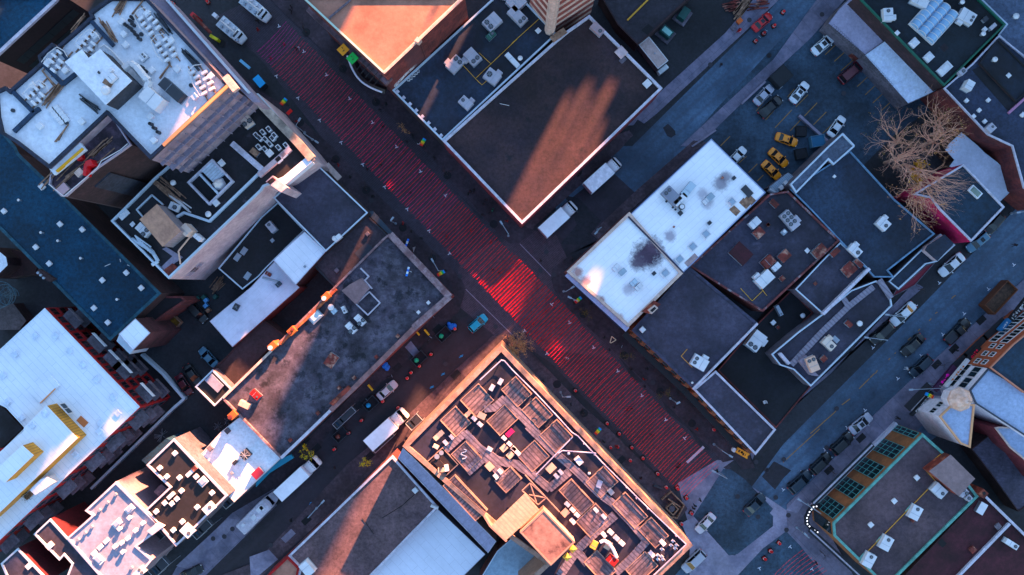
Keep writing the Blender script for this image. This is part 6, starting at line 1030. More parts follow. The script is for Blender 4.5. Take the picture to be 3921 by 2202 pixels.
for s, l in (('A4 1580 70', 'pale tangled wire heap left of the outbuilding'), ('A3 2140 1380', 'white round wire cage in the back yard'), ('A3 2235 1330', 'white fuzzy bush frame in the back yard')):
    p = P(s, 1)[0]; mb = MB(); rr = 1.3 if 'heap' in l else .9
    for i in range(26):
        a = random.random() * 6.28; t = random.random() * 1.4; x, y = p[0] + rr * .4 * math.cos(a), p[1] + rr * .4 * math.sin(a); mb.tube((p[0], p[1], .2), (p[0] + rr * math.cos(a) * math.sin(t), p[1] + rr * math.sin(a) * math.sin(t), .3 + rr * math.cos(t)), .03, 4)
    tag(mb.build('wire_heap', m_gal), l, 'wire heap')
for k, (x, r_) in enumerate(((12, 2.3), (55, 1.9), (100, 1.6))):
    p = P('A3 %d %d' % (x, 75 + k * 5), 6 - k * 2)[0]; mb = MB(); mb.path([(p[0] + r_ * math.cos(t * .3), p[1] + r_ * math.sin(t * .3), 6 - k * 2 + t * .05) for t in range(24)], .07, 5)
    for t in range(0, 24, 2): mb.tube((p[0], p[1], 6 - k * 2), (p[0] + r_ * math.cos(t * .3), p[1] + r_ * math.sin(t * .3), 6 - k * 2 + t * .05), .03, 4)
    tag(mb.build('spiral_stair', flat('dim_blue_steel', (.05, .11, .15), .5)), 'dim blue steel spiral stair at the left edge', 'spiral stair')
tag(MB().strip(P('A3 1395 665 1600 850 1815 1100 1700 1200 A4 900 590', 1.2), .45, 0, 1.3).build('garden_wall', m_mcap), 'pale low wall running along the yard to the houses', 'wall')
def lowblk(s, z, m, label, name='low_roof'): 
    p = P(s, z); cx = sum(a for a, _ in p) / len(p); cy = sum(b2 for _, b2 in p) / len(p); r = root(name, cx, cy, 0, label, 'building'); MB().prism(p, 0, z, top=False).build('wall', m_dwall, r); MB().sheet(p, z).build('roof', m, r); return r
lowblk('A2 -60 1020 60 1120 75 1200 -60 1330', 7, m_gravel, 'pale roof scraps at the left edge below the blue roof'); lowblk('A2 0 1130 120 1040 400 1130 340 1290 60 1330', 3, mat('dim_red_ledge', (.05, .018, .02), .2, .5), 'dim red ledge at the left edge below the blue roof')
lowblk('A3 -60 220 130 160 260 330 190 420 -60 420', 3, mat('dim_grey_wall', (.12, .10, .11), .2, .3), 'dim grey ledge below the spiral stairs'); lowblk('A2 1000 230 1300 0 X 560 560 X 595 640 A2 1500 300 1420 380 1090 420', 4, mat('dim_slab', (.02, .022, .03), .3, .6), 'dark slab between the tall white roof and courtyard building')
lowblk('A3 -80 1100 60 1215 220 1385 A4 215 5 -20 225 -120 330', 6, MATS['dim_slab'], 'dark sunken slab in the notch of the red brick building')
# corrugated shed and tank by the taxis
b = bld('shd', 'small_shed', 'small ribbed metal shed at the end of the car park', 'D2 250 285 305 325 130 500 60 430', 3, mat('ribbed_shed_roof', (.30, .36, .44), .1, 1., wave=(G, .3, (.14, .18, .24), .7, 0)), m_gwall, None)
tag(MB().tube((*P('D2 60 450', 3.8)[0], 3.6), (*P('D2 115 485', 3.8)[0], 3.6), .5, 12).build('steel_tank', m_gal), 'short steel tank beside the ribbed shed', 'tank'); vent('D2 185 435 230 390', 3, 'white box on the ribbed shed', 1., .6)
tag(MB().strip(P('D1 365 1140 640 1390', .8), .45, .0, .8).build('concrete_barrier', m_concrete), 'long concrete barrier in the middle of the car park', 'barrier'); tag(MB().strip(P('C1 2270 1020 2500 805', .5), .35, .0, .5).build('concrete_barrier', m_concrete), 'low concrete kerb wall left of the silver sedan', 'barrier')
for s in ('C1 1780 1443 2010 1285',): tag(MB().strip(P(s, .4), .3, 0, .5).build('concrete_barrier', m_concrete), 'low kerb wall above the white roof corner', 'barrier')
tag(MB().strip(P('D1 860 500 1230 860', 1.8), .12, .0, 1.8).build('rusty_fence', m_rust), 'rusty fence along the white roofed shed', 'fence')
# iron balconies of the lower left houses
def cage(s, z, L_, w_, label, a=G, n=5):
    p = P(s, z)[0]; r = root('fire_stair', *p, 0, label, 'fire stair'); c, d = cs(a); pl = [(p[0] + x * c - y * d, p[1] + x * d + y * c) for x, y in ((-L_ / 2, -w_ / 2), (L_ / 2, -w_ / 2), (L_ / 2, w_ / 2), (-L_ / 2, w_ / 2))]
    MB().prism(pl, z - 1.2, z - 1.1, bot=True).build('platform', m_dk, r); rl = MB(); rl.path([(*q, z) for q in pl + pl[:1]], .05, 4)
    for q in pl: rl.tube((*q, 0), (*q, z), .05, 4)
    rl.build('rail', m_gal, r); st = MB()
    for i in range(n): st.box(p[0] + (i / n - .4) * L_ * c, p[1] + (i / n - .4) * L_ * d, z - 1.1 - i * .1, z - 1.0 - i * .1, .25, w_ * .7, a)
    st.build('step', m_tealr, r)
cage('A4 1985 990', 5, 3.6, 1.6, 'iron fire stair beside the lower side road'); cage('A4 1560 1370', 5, 3.4, 1.8, 'blue iron fire stair at the bottom edge'); cage('A4 2240 720', 5, 2., 1.6, 'iron balcony between black and white roofs'); cage('A4 1530 1090', 6, 3., 1.5, 'iron stair between grey and black roofs'); cage('B3 870 1290', 4, 4.5, 1.2, 'black iron stair along the charcoal block'); cage('B4 1250 130', 3, 4.5, 1.1, 'black iron stair beside the terrace building', n=14); cage('B3 1560 1330', 3, 2.6, 1.6, 'iron frame on the pavement near the lorry cab')
# ------------------------------------------------ strings of balls over the shopping street
def ballmat(n, c, e=0): return mat(n, c, .35, 3., rough=.25, fine=0, emit=e)
BM = [ballmat('violet_pink_balls', (.62, .04, .30)), ballmat('pink_balls', (.80, .035, .15)), ballmat('rose_balls', (.82, .09, .19)), ballmat('scarlet_balls', (.88, .03, .09)), ballmat('fiery_red_balls', (.55, .012, .045)), ballmat('coral_balls', (.88, .09, .09))]
wire = flat('string_wire', (.10, .03, .04))
def mk_string(n, r_, L_, sag, seed, hot):
    rnd = random.Random(seed); mb = MB()
    for i in range(n):
        t = (i + .5) / n; x = (t - .5) * L_; zz = -sag * (1 - (2 * t - 1) ** 2); y = .0; k = rnd.uniform(.75, 1.15) * r_
        v = [(x + k, y, zz), (x, y + k, zz), (x - k, y, zz), (x, y - k, zz), (x, y, zz + k), (x, y, zz - k)]
        y0 = rnd.uniform(-.035, .035)
        mb.add([(a, b2 + y0, c) for a, b2, c in v], [(0, 1, 4), (1, 2, 4), (2, 3, 4), (3, 0, 4), (1, 0, 5), (2, 1, 5), (3, 2, 5), (0, 3, 5)])
        if hot: mb.add([(a + L_ / n * .5, b2 - y0 + .09, c + .05) for a, b2, c in v], [(0, 1, 4), (1, 2, 4), (2, 3, 4), (3, 0, 4), (1, 0, 5), (2, 1, 5), (3, 2, 5), (0, 3, 5)])
    return mb
SM = {}
def string_mesh(mi, v, hot):
    k = (mi, v, hot)
    if k not in SM: SM[k] = mesh_only(mk_string(84, .048 if not hot else .05, 8.0, .45, v, hot), 'ball_string', BM[mi])
    return SM[k]
NS = 202; ZS = 6.6
zones = [(.03, 0, 0, 'string of violet pink balls at the street top', 'violet pink ball strings'), (.24, 1, 0, 'string of pink balls over the upper street', 'pink ball strings'), (.40, 2, 0, 'string of rose balls over the street beside the dark corner building', 'rose ball strings'),
         (.52, 3, 0, 'string of scarlet balls over the approach to the junction', 'scarlet ball strings'), (.68, 4, 1, 'dense string of fiery red balls over the junction', 'fiery red ball strings'), (.84, 3, 0, 'string of red balls over the lower street', 'red ball strings'), (1.1, 5, 0, 'string of coral balls at the lower end of the street', 'coral ball strings')]
def hang(A_, B_, mi, v, hot, lab, grp):
    x, y = (A_[0] + B_[0]) / 2, (A_[1] + B_[1]) / 2; L_ = math.hypot(B_[0] - A_[0], B_[1] - A_[1]); o = link('ball_string', string_mesh(mi, v, hot), (x, y, ZS), math.atan2(B_[1] - A_[1], B_[0] - A_[0]), None, (L_ / 8, 1, 1)); tag(o, lab, 'ball string', grp)
for i in range(NS):
    t = i / (NS - 1); zi = next(q for q in zones if t <= q[0]); _, mi, hot, lab, grp = zi; j = lambda a: random.uniform(-a, a)
    if 2 == mi and i % 3 == 0: mi = 3
    a = (983 + 1640 * t + j(2.5), 200 + 1705 * t + j(2.5)); b2 = (1095 + 1655 * t + j(2.5), 82 + 1700 * t + j(2.5))
    if hot: b2 = (b2[0] + 6, b2[1] - 2)
    hang(W(a, ZS), W(b2, ZS), mi, i % 5, hot, lab, grp)
for i in range(9):
    t = i / 8; a = (2964 + 75 * t, 2204 + 75 * t); b2 = (3074 + 92 * t, 2106 + 78 * t); hang(W(a, ZS), W(b2, ZS), 5, i % 5, 0, 'string of coral balls beyond the crossing', 'ball strings beyond the crossing')
# hanging wires with pale posts along both kerbs
def post_lamp(s, label, h=6.5, arm=None, m=None):
    q = pts(s); p = W(q[0]); r = root('street_lamp', *p, .12, label, 'street lamp'); m = m or m_gal; MB().cyl(*p, .12, .5, .22, 8).build('base', m, r); MB().tube((*p, .4), (*p, h), .09, 8).build('post', m, r)
    e = W(q[1], h) if len(q) > 1 else (p[0] + 1.2, p[1]); MB().tube((*p, h), (*e, h + .1), .06, 6).build('arm', m, r); MB().box(*e, h - .05, h + .15, .7, .3, math.degrees(math.atan2(e[1] - p[1], e[0] - p[0]))).build('lamp_head', m, r)
for s, l in (('B2 2490 910 2420 780', 'pale lamp post on the rounded pavement corner'), ('B2 1830 1260 1740 1150', 'white lamp post by the tree pit near the charcoal block'), ('B2 1380 790 1345 740', 'lamp post with pinkish arm beside the strings'), ('B1 485 1310 430 1180', 'sunlit lamp post below the courtyard building'), ('B1 560 1380 600 1400', 'small pale post on the upper pavement'), ('C3 510 40 600 0', 'lamp post near the white corner building'), ('C3 480 1035 560 1080', 'lamp post below the terrace cornice'), ('C3 1560 1095 1640 1140', 'thin lamp post on the right pavement'), ('C3 620 130 570 100', 'lamp post with a rainbow flag by the white building'),
             ('D4 330 970 420 1040', 'pale lamp post at the verdigris building corner'), ('D3 1070 500 1020 495', 'lamp post beside the black car'), ('D3 1250 280 1225 270', 'lamp post beside the white sedan on the avenue'), ('D3 1640 950 1460 1010', 'dark lamp post with long arm by the cupola'), ('B4 600 780 660 720', 'dark lamp post on the lower pavement'), ('C2 845 850 830 880', 'dark lamp post by the side road kerb'), ('C4 1990 150 2160 270', 'dark signal post with crossed arms at the corner'), ('D4 440 740 360 700', 'black traffic signal post at the avenue corner'), ('C4 2030 410 1990 420', 'black signal post at the crossing'), ('D2 2440 690 2520 680', 'dark pole beside the dark teal house'), ('C4 870 150 1100 400', 'long white pole with arms along the terrace facade')):
    post_lamp(s, l)
# rainbow flags and banners
def banner(s, cols, label, z=4.5, a=40, L_=.9, w_=.3, stand=True):
    p = P(s, z)[0]; r = root('banner', *p, .12, label, 'banner'); c, d = cs(a)
    if stand: MB().tube((*p, .12), (*p, z + .1), .05, 6).build('pole', m_dk, r)
    for i, cc in enumerate(cols): x = (i / (len(cols) - 1) - .5) * L_; MB().box(p[0] + x * c, p[1] + x * d, z - .5, z, L_ / (len(cols) - 1) * .98, w_, a).build('stripe', flat('banner_%d' % abs(hash(cc) % 99999), cc, .7), r)
RBW = [(.55, .02, .03), (.7, .25, .02), (.75, .6, .03), (.03, .4, .1), (.02, .25, .6)]
for s, a, l in (('B1 270 1000', 50, 'rainbow banner on the upper pavement beside a red canopy'), ('B1 1645 1400', 60, 'rainbow banner beside the dark corner building'), ('B2 1825 1278', 30, 'rainbow banner hanging from the white lamp post'), ('C3 655 125', 40, 'rainbow flag at the junction corner'), ('C4 850 25', 50, 'rainbow banner near the street corner of the terrace'), ('D3 1650 1068', 155, 'rainbow flag on the white cupola house')):
    banner(s, RBW, l, a=a, L_=1.1, w_=.55)
banner('B2 1490 975', [(.02, .12, .5), (.6, .65, .7), (.02, .15, .55)], 'blue and white banner beside the stone cornice', a=70); banner('B2 1495 1262', [(.05, .2, .6), (.6, .65, .7), (.02, .15, .55), (.5, .55, .65)], 'blue and white flag on the charcoal roof edge', z=9.5, a=75, L_=1.2, stand=False)
pr = P('B2 1495 1250', 9)[0]; tag(MB().tube((*pr, 8.6), (pr[0] + .8, pr[1] - .3, 10), .04).build('flag_pole', m_frame), 'thin white flag pole on the charcoal roof', 'pole')
tag(MB().strip(P('B1 310 1120 345 1085', 3), .6, 2.7, 2.9).build('red_canopy', flat('red_canvas', (.6, .03, .02), .7)), 'small red canopy on the upper pavement', 'canopy'); tag(MB().add([(*P('B2 1545 1025', 2)[0], 2), (*P('B2 1575 1015', 2)[0], 2), (*P('B2 1550 1070', 2)[0], 1.2)], [(0, 1, 2), (2, 1, 0)]).build('sail_cloth', m_frame), 'small white triangular cloth on the pavement', 'cloth')
# tree pits, manholes
pm = mesh_only(MB().cyl(0, 0, 0, .02, 1, 20), 'tree_pit', m_black); mh = mesh_only(MB().cyl(0, 0, 0, .012, 1, 18), 'manhole', flat('iron_cover', (.035, .03, .042), .6))
for s, k in (('B1 500 320 860 680 1185 1010 440 1210 B2 790 155 1090 460 1450 830 1740 1130 1890 315 2345 795 C3 445 955 710 1240 1775 1340 1105 670 1460 1030 705 265', .72), ('A1 2185 430', .7)):
    for q in pts(s): o = link('tree_pit', pm, (*W(q), .155), 0, None, (k, k, 1)); o['kind'] = 'structure'
for s, k in (('B2 1140 560 2420 955 2015 1310 C2 340 1070 280 1250 418 1292 1350 845 B3 2365 390 C3 460 115 1390 940 B2 1640 0 C4 2225 665 2425 865 2405 325 2510 405 1525 545 D1 60 550 580 145 795 922 C1 1860 1400 2340 200 2535 550 1955 640 D3 725 1195 880 600 D4 205 300 125 675 250 850 230 995 45 410 625 185 A4 2105 1080 2215 1060 2295 985 B4 150 1145 B3 1870 755 1635 690 B1 1730 1030', .42),):
    for q in pts(s): o = link('manhole', mh, (*W(q), .16), 0, None, (k, k, 1)); o['kind'] = 'structure'
for s in ('D3 2150 325 1710 760 1880 605', 'D4 965 90 650 405', 'B3 1790 410 1395 790 1010 1170 1970 860 1490 1320', 'B4 1120 270 500 900 600 190 490 110 230 700', 'C4 1075 310'):
    for q in pts(s): x, y = W(q); o = struct('planting_square', MB().box(x, y, .12, .165, 1.7, 1.05, G), m_black)
# people
def person_mesh():
    me = bpy.data.meshes.new('person'); V = [(0, 0, .95), (0, 0, 1.2), (0, 0, 1.42), (0, 0, 1.54), (.02, 0, 1.66), (0, .19, 1.4), (.05, .26, 1.15), (.16, .26, .92), (0, -.19, 1.4), (-.05, -.26, 1.15), (.04, -.27, .9), (0, .1, .9), (.14, .11, .5), (.06, .11, .07), (.2, .12, .04), (0, -.1, .9), (-.1, -.11, .5), (-.26, -.11, .12), (-.12, -.12, .04)]
    E = [(0, 1), (1, 2), (2, 3), (3, 4), (2, 5), (5, 6), (6, 7), (2, 8), (8, 9), (9, 10), (0, 11), (11, 12), (12, 13), (13, 14), (0, 15), (15, 16), (16, 17), (17, 18)]; me.from_pydata(V, E, []); o = bpy.data.objects.new('person', me); COL.objects.link(o); md = o.modifiers.new('skin', 'SKIN'); sb = o.modifiers.new('s', 'SUBSURF'); sb.levels = 1
    RR = [.15, .15, .17, .07, .12, .09, .06, .045, .09, .06, .045, .1, .075, .05, .04, .1, .075, .05, .04]
    for i, v in enumerate(me.skin_vertices[0].data): v.radius = (RR[i], RR[i] * (1.1 if i < 3 else 1)); v.use_root = (i == 0)
    dg = bpy.context.evaluated_depsgraph_get(); dg.update(); out = bpy.data.meshes.new_from_object(o.evaluated_get(dg)); bpy.data.objects.remove(o); return out
pme = person_mesh(); cl = {'black': (.01, .01, .014), 'red': (.30, .01, .02), 'white': (.5, .5, .55), 'green': (.02, .18, .12), 'dark': (.03, .02, .03)}; pms = {}
hair = mesh_only(MB().ball(0, 0, 1.72, .125, 8, 5), 'hair', flat('dark_hair', (.012, .008, .008), .8)); jk = {}
for k, c in cl.items():
    c2 = pme.copy(); c2.materials.clear(); c2.materials.append(flat('clothes_' + k, c, .9)); pms[k] = c2
def person(s, col, a, label):
    for q in pts(s):
        x, y = W(q, .9); r = link('person', pms[col], (x, y, .14), R(a), None); tag(r, label, 'person'); h = link('hair', hair, (0, 0, 0), 0, r)
for s, c, a, l in (('B1 280 440', 'red', 20, 'person in red walking under the upper strings'), ('B1 395 480', 'black', 60, 'person in black walking beside one in white at the upper end'), ('B1 420 470', 'white', 60, 'person in white walking under the upper strings'), ('B1 150 580', 'red', 10, 'person in red walking left of the upper strings'), ('B1 1030 750', 'black', -40, 'person in black on the pavement by the brick building'), ('B1 1285 1030', 'black', 0, 'person in black near the navy roofed building'), ('B1 1225 1085', 'dark', 90, 'person in dark clothes crossing toward the navy roofed building'), ('B1 350 70 345 110', 'dark', 45, 'person in dark red jacket at the top pavement'),
                   ('B1 1610 1420', 'white', 120, 'person in white beside the rainbow banner'), ('B2 1235 205', 'dark', 50, 'person under the pink strings'), ('B2 1520 480', 'black', 90, 'person with white bag in the middle of the street'), ('B2 1880 915', 'red', 0, 'person in red under the scarlet strings'), ('B2 2120 855', 'red', 200, 'person crouching under the scarlet strings'), ('B2 2320 970', 'red', 20, 'person in bright red at the junction edge'), ('B2 2335 1240', 'black', 75, 'person in black walking under the red strings'), ('B2 2400 1275', 'black', 45, 'person with white hat at the junction'), ('B2 1630 930', 'black', 90, 'person in black by the left kerb'), ('B2 2095 495 2150 460', 'black', 0, 'person in black walking along the dark corner building'), ('B2 2240 595 2300 685 2230 700', 'dark', 130, 'person in dark clothes on the pavement before the corner'),
                   ('B2 2335 655', 'green', 0, 'person in green on the pavement before the corner'), ('B2 1465 970', 'black', 10, 'person in black holding a blue banner'), ('B2 615 145', 'black', 10, 'person in black by the white awning'), ('B2 1870 1250', 'black', 90, 'person in black and white by the rainbow banner'), ('C2 285 1150', 'black', 30, 'person in black standing in the junction'), ('C2 595 1140', 'black', 0, 'person in black at the white building corner'), ('C3 610 155', 'black', 60, 'person in black below the rainbow flag'), ('C3 335 235', 'dark', 45, 'person with round orange hat under the fiery strings'), ('C3 210 360 145 460', 'red', 0, 'person in red at the edge of the fiery strings'), ('C3 80 465', 'black', 60, 'person in black beside the orange leafed tree'),
                   ('C3 545 700', 'white', 80, 'person in pale pink in the lower street'), ('C3 300 520', 'dark', 60, 'person in dark clothes below the fiery strings'), ('C3 1335 800', 'black', 0, 'person in black by the long brick facade'), ('C3 1310 975', 'dark', 0, 'person in dark clothes by the right kerb'), ('C3 1140 1210 1180 1190', 'dark', 30, 'person in a pair in the lower street'), ('C4 1650 345 1635 375', 'black', 120, 'person in black at the pale road marking'), ('C4 2020 410', 'black', 0, 'person in black stepping onto the crossing'), ('C4 1805 755 1790 780', 'black', 90, 'person in black crossing the side of the crossing'), ('C4 1855 700', 'dark', 20, 'person in brown at the edge of the crossing'), ('C1 2235 300', 'red', 10, 'person in red by the upper pavement'), ('C2 660 310 680 290', 'black', 0, 'person in black beside the parked box truck'),
                   ('A1 2540 210', 'black', 100, 'person in black near the service trucks'), ('A1 2545 295', 'red', 10, 'person with red cap near the service trucks'), ('D3 1415 800', 'white', 30, 'cyclist in pale clothes beside the dark navy car'), ('D4 520 1320', 'dark', 10, 'person in dark red in the lower right street'), ('B1 1545 1335 C3 785 155', 'black', 40, 'person in black near a tree pit')):
    person(s, c, a, l)
for s, c, a, l in (('B2 1100 250', 'dark', 20, 'person in dark clothes between pink strings'), ('B2 930 330', 'black', 20, 'person in black beside the left upper tree'), ('C3 860 900', 'black', 40, 'person in black under the lower red strings'), ('C3 970 1080', 'red', 40, 'person in dark red under the lower strings'), ('C4 1380 60', 'dark', 70, 'person in brown near the lower right kerb'), ('D2 2480 1000', 'dark', 45, 'person walking on the far avenue'), ('D3 1900 620', 'black', 45, 'person in black on the avenue pavement'), ('D3 1330 1290', 'black', 45, 'person in black below the cupola house'), ('C1 2060 640', 'dark', 45, 'person on the pale cross street pavement'), ('B3 1150 860', 'black', 45, 'person in black beside the charcoal block'), ('B4 780 380', 'dark', 45, 'person crossing the lower side road'), ('B4 350 900', 'black', 45, 'person in black on the lower pavement')): person(s, c, a, l)
rw = random.Random(21); places = (('on the upper left pavement', 1120, 450, 1640, 960), ('on the upper right pavement', 1420, 430, 2010, 900), ('on the lower left pavement', 2060, 1420, 2480, 1850), ('on the lower right pavement', 2240, 1230, 2700, 1680))
for wh_, xa, ya, xb, yb in places:
    for k in range(6): t = (k + rw.random() * .8) / 6; x, y = W((xa + (xb - xa) * t + rw.uniform(-14, 14), ya + (yb - ya) * t + rw.uniform(-14, 14)), .9); cc = rw.choice(('black', 'dark', 'black', 'red')); r = link('person', pms[cc], (x, y, .14), rw.random() * 6); tag(r, 'person in %s clothes %s' % ({'black': 'black', 'dark': 'dark', 'red': 'dark red'}[cc], wh_), 'person'); link('hair', hair, (0, 0, 0), 0, r)
# traffic drums and cones, scooters, street stalls
dm = mesh_only(MB().cyl(0, 0, .0, .95, .3, 12, .22), 'drum', flat('drum_red', (.55, .02, .03), .5)); db = mesh_only(MB().box(0, 0, 0, .08, .85, .85), 'drum_base', m_tyre); dt = mesh_only(MB().cyl(0, 0, .45, .62, .285, 12, .25), 'drum_band', m_frame)
for q in pts('B3 1962 410 1725 662 1610 778 1528 843 1490 898 1248 1128 1400 1192 1038 1315 C4 1295 293 1185 187 1060 52 975 187 1045 180 1170 315 1440 445 1525 580 1635 590 1725 685 1775 835 1675 940 2555 1210 2500 1285 C3 628 1022 942 1345 B4 910 45 770 203 D4 165 1130 85 1210 20 1285 D1 205 115 115 250 15 325 C1 2490 325 2410 400 2250 295 A1 2045 15 1700 30 C3 1995 1405 D4 20 40'):
    x, y = W(q, .6); lb_ = 'beside the upper cross street' if x > 25 and y > 0 else 'at the top of the shopping street' if y > 20 else 'in the lower right street' if x > 45 else 'along the lower side road' if x < 5 else 'on the pavement by the timber stand' if y < -31 else 'beside the lower shopping street'
    r = root('traffic_drum', x, y, .03, 'red traffic drum ' + lb_, 'traffic drum', 'red traffic drums ' + lb_); link('body', dm, (0, 0, 0), 0, r); link('base', db, (0, 0, 0), random.random(), r); link('band', dt, (0, 0, 0), 0, r)
for q in pts('B3 1590 445 1685 445 1130 990 B4 485 190'): x, y = W(q, .5); tag(MB().box(x, y, .14, .7, 1.3, .28, -50).build('yellow_barrier', flat('yellow_plastic', (.7, .42, .02), .5)), 'yellow plastic barrier on the pavement', 'barrier')
for q in pts('B3 2023 685 1843 862 1733 990 B4 897 403 712 573 543 738 535 268'): x, y = W(q); mb = MB().box(x, y, .02, .035, .7, .12, 20).box(x + .1, y + .22, .02, .035, .6, .12, 20); o = struct('blue_road_marking', mb, flat('bright_blue_paint', (.01, .25, .5), .6))
for s, l, m2 in (('B3 1850 465', 'open skip with a green sack near the junction', flat('green_sack', (.05, .35, .2))), ('B3 1605 705', 'open skip with a green parcel by the pale panel', flat('green_sack', (.05, .35, .2))), ('B3 1130 1150', 'open skip with a blue sack beside the pearl sedan', flat('blue_sack', (.02, .3, .55))), ('B4 830 60', 'open skip with scrap beside the big box truck', m_rust)):
    r = bin_(s, 2.6, 1.8, 1.2, l, m_dk, m_dkbr, G, 'skip', 'skip', .5); p = P(s, 1)[0]; MB().ball(p[0] - .4, p[1] - .3, .9, .45, 8, 5).build('sack', m2, r)
for s, l in (('B3 1270 785', 'blue tarpaulin heap by the charcoal block'), ('B3 1925 378', 'blue tarpaulin bundle near the junction')): p = P(s, .6)[0]; mb = MB(); [mb.ball(p[0] + random.uniform(-.6, .6), p[1] + random.uniform(-.4, .4), .4, random.uniform(.35, .6), 8, 5, .6) for _ in range(5)]; tag(mb.build('tarpaulin', flat('blue_tarp', (.01, .16, .5), .5)), l, 'tarpaulin')
def bike(s, a, label):
    p = P(s, .5)[0]; r = root('bicycle', *p, .15, label, 'bicycle'); c, d = cs(a)
    for k in (-.5, .5): mb = MB(); mb.path([(p[0] + (k + .33 * math.cos(t * .7854)) * c, p[1] + (k + .33 * math.cos(t * .7854)) * d, .5 + .33 * math.sin(t * .7854)) for t in range(9)], .03, 4); mb.build('wheel', m_tyre, r)
    mb = MB(); f = lambda u, z_: (p[0] + u * c, p[1] + u * d, z_); mb.path([f(-.5, .5), f(-.1, .45), f(.4, 1.0), f(-.2, .95), f(-.5, .5)], .025, 4).tube(f(.4, .95), f(.5, .5), .025, 4); mb.build('frame', m_dk, r); MB().box(p[0] - .22 * c, p[1] - .22 * d, 1.02, 1.08, .25, .12, a).build('saddle', m_dk, r); q = (p[0] + .4 * c, p[1] + .4 * d); MB().box(*q, 1.08, 1.12, .06, .5, a).build('handlebar', m_gal, r)
bike('B3 1715 510', 60, 'bicycle by the kerb near the green skip'); bike('B3 1325 880', 20, 'bicycle by the kerb below the blue tarpaulin'); bike('B3 1080 1120', 40, 'bicycle beside the blue sack skip'); bike('B3 1735 300', 30, 'bicycle leaning at the stone cornice'); bike('C3 1060 575', -20, 'bicycle near the lit triangle'); bike('C3 780 140', 70, 'bicycle by the white building canopy'); bike('C1 2420 390', 50, 'red scooter left of the bright red sedan'); bike('C1 2490 330', 60, 'red scooter below the bright red sedan')
mb = MB(); e = P('C3 985 485 1028 520 978 550 968 545 985 485', 1.2); mb.path([(*q, 1.2) for q in e], .07); tag(mb.build('light_triangle', flat('cream_tube', (.75, .62, .45), .4)), 'pale triangle of tubes standing on the pavement', 'sculpture')
def strokes(r, p, z, n, size, a, m, seed=1):
    rnd = random.Random(seed); mb = MB(); c, d = cs(a)
    for i in range(n):
        u = (i - (n - 1) / 2) * size * .72
        for k in range(rnd.choice((2, 3))):
            v = rnd.uniform(-.32, .32) * size; w_ = u + rnd.uniform(-.15, .15) * size; mb.box(p[0] + w_ * c - v * d * .5, p[1] + w_ * d + v * c * .5, z, z + .03, size * rnd.choice((.14, .5)), size * rnd.choice((.6, .16)), a)
    return mb.build('lettering', m, r)
sg = P('C4 2275 240', 3.4)[0]; r = root('shop_sign', *sg, 2.4, 'orange box sign with dark lettering at the building corner', 'sign'); MB().box(*sg, 2.4, 3.4, 2.4, 1.0, -30).build('box', flat('amber_sign', (.80, .32, .015), .5), r)
def text(body, loc, size, rot, m, r=None, name='lettering', ext=.02):
    cu = bpy.data.curves.new(name, 'FONT'); cu.body = body; cu.size = size; cu.extrude = ext; cu.align_x = 'CENTER'; cu.align_y = 'CENTER'; o = bpy.data.objects.new(name, cu); COL.objects.link(o); dg = bpy.context.evaluated_depsgraph_get(); me = bpy.data.meshes.new_from_object(o.evaluated_get(dg)); bpy.data.objects.remove(o); me.materials.clear(); me.materials.append(m)
    o = bpy.data.objects.new(name, me); COL.objects.link(o); o.rotation_euler = rot
    if r: o.parent = r; L_ = r['_loc']; o.location = tuple(loc[i] - L_[i] for i in range(3))
    else: o.location = loc
    return o
strokes(r, sg, 3.405, 6, .62, -30, flat('sign_brown', (.12, .04, .01)), 9)
MB().cyl(sg[0] - 1.4, sg[1] + .5, 2.6, 3.3, .4, 10).build('white_disc', m_frame, r)
def fascia(s, z, w_, L0, label, body, m, mt, a, size):
    p = P(s, z)[0]; r = root('shop_sign', *p, z - .7, label, 'sign'); MB().box(*p, z - .7, z, L0, w_, a).build('board', m, r); strokes(r, p, z + .005, max(4, len(body)), size, a, mt, len(body))
fascia('D3 2535 215', 4.5, .8, 5.0, 'black fascia with white lettering at the right edge', 'confrier', m_black, m_frame, 52, .8); fascia('D3 2390 375', 4.5, .8, 2.6, 'small blue sign above the terracotta shop', 'P', flat('sign_blue', (.05, .16, .32)), m_frame, 48, .5); fascia('D3 2090 655', 4.3, .7, 3.0, 'dark awning sign with glowing red letters', 'CLUB', m_black, mat('glow_red', (.9, .05, .12), 0, emit=0, fine=0), 48, .6)
fascia('D3 1920 850', 5., .55, 6.2, 'white fascia with orange lettering on the white shop', 'PIZZEDELIC', m_frame, flat('sign_orange', (.6, .2, .06)), 50, .5); fascia('D3 1800 900', 3.6, .9, 5.5, 'magenta and dark window display sign', 'BAR', flat('plum_board', (.07, .02, .06)), mat('glow_pink', (.95, .05, .45), 0, emit=0, fine=0), 50, .7); fascia('D3 1575 1150', 3.4, .5, 5.5, 'dark fascia with small white lettering on the cupola house', 'BAIN COLONIAL', m_black, m_frame, 48, .4)
for s in ('D3 2200 500 2380 330', 'D3 2010 680 2200 500', 'D3 1900 780 2010 680', 'D3 1430 1190 1640 970'): tag(MB().strip(P(s, 3.4), 1.3, 3.2, 3.4).build('awning', flat('black_awning', (.012, .012, .018), .7)), 'black awning over the avenue shop fronts', 'awning')
tag(MB().strip(P('B2 700 210 820 340', 3.4), 1.0, 3.2, 3.4).build('awning', mat('cream_awning', (.48, .38, .36), .1, 1.)), 'cream awning over the square building door', 'awning')
tag(MB().strip(P('A1 2370 595 2460 670', 2.5), .5, 2.3, 2.5).build('awning', flat('pale_blue_awning', (.2, .42, .6), .6)), 'small pale blue awning on the upper pavement', 'awning')
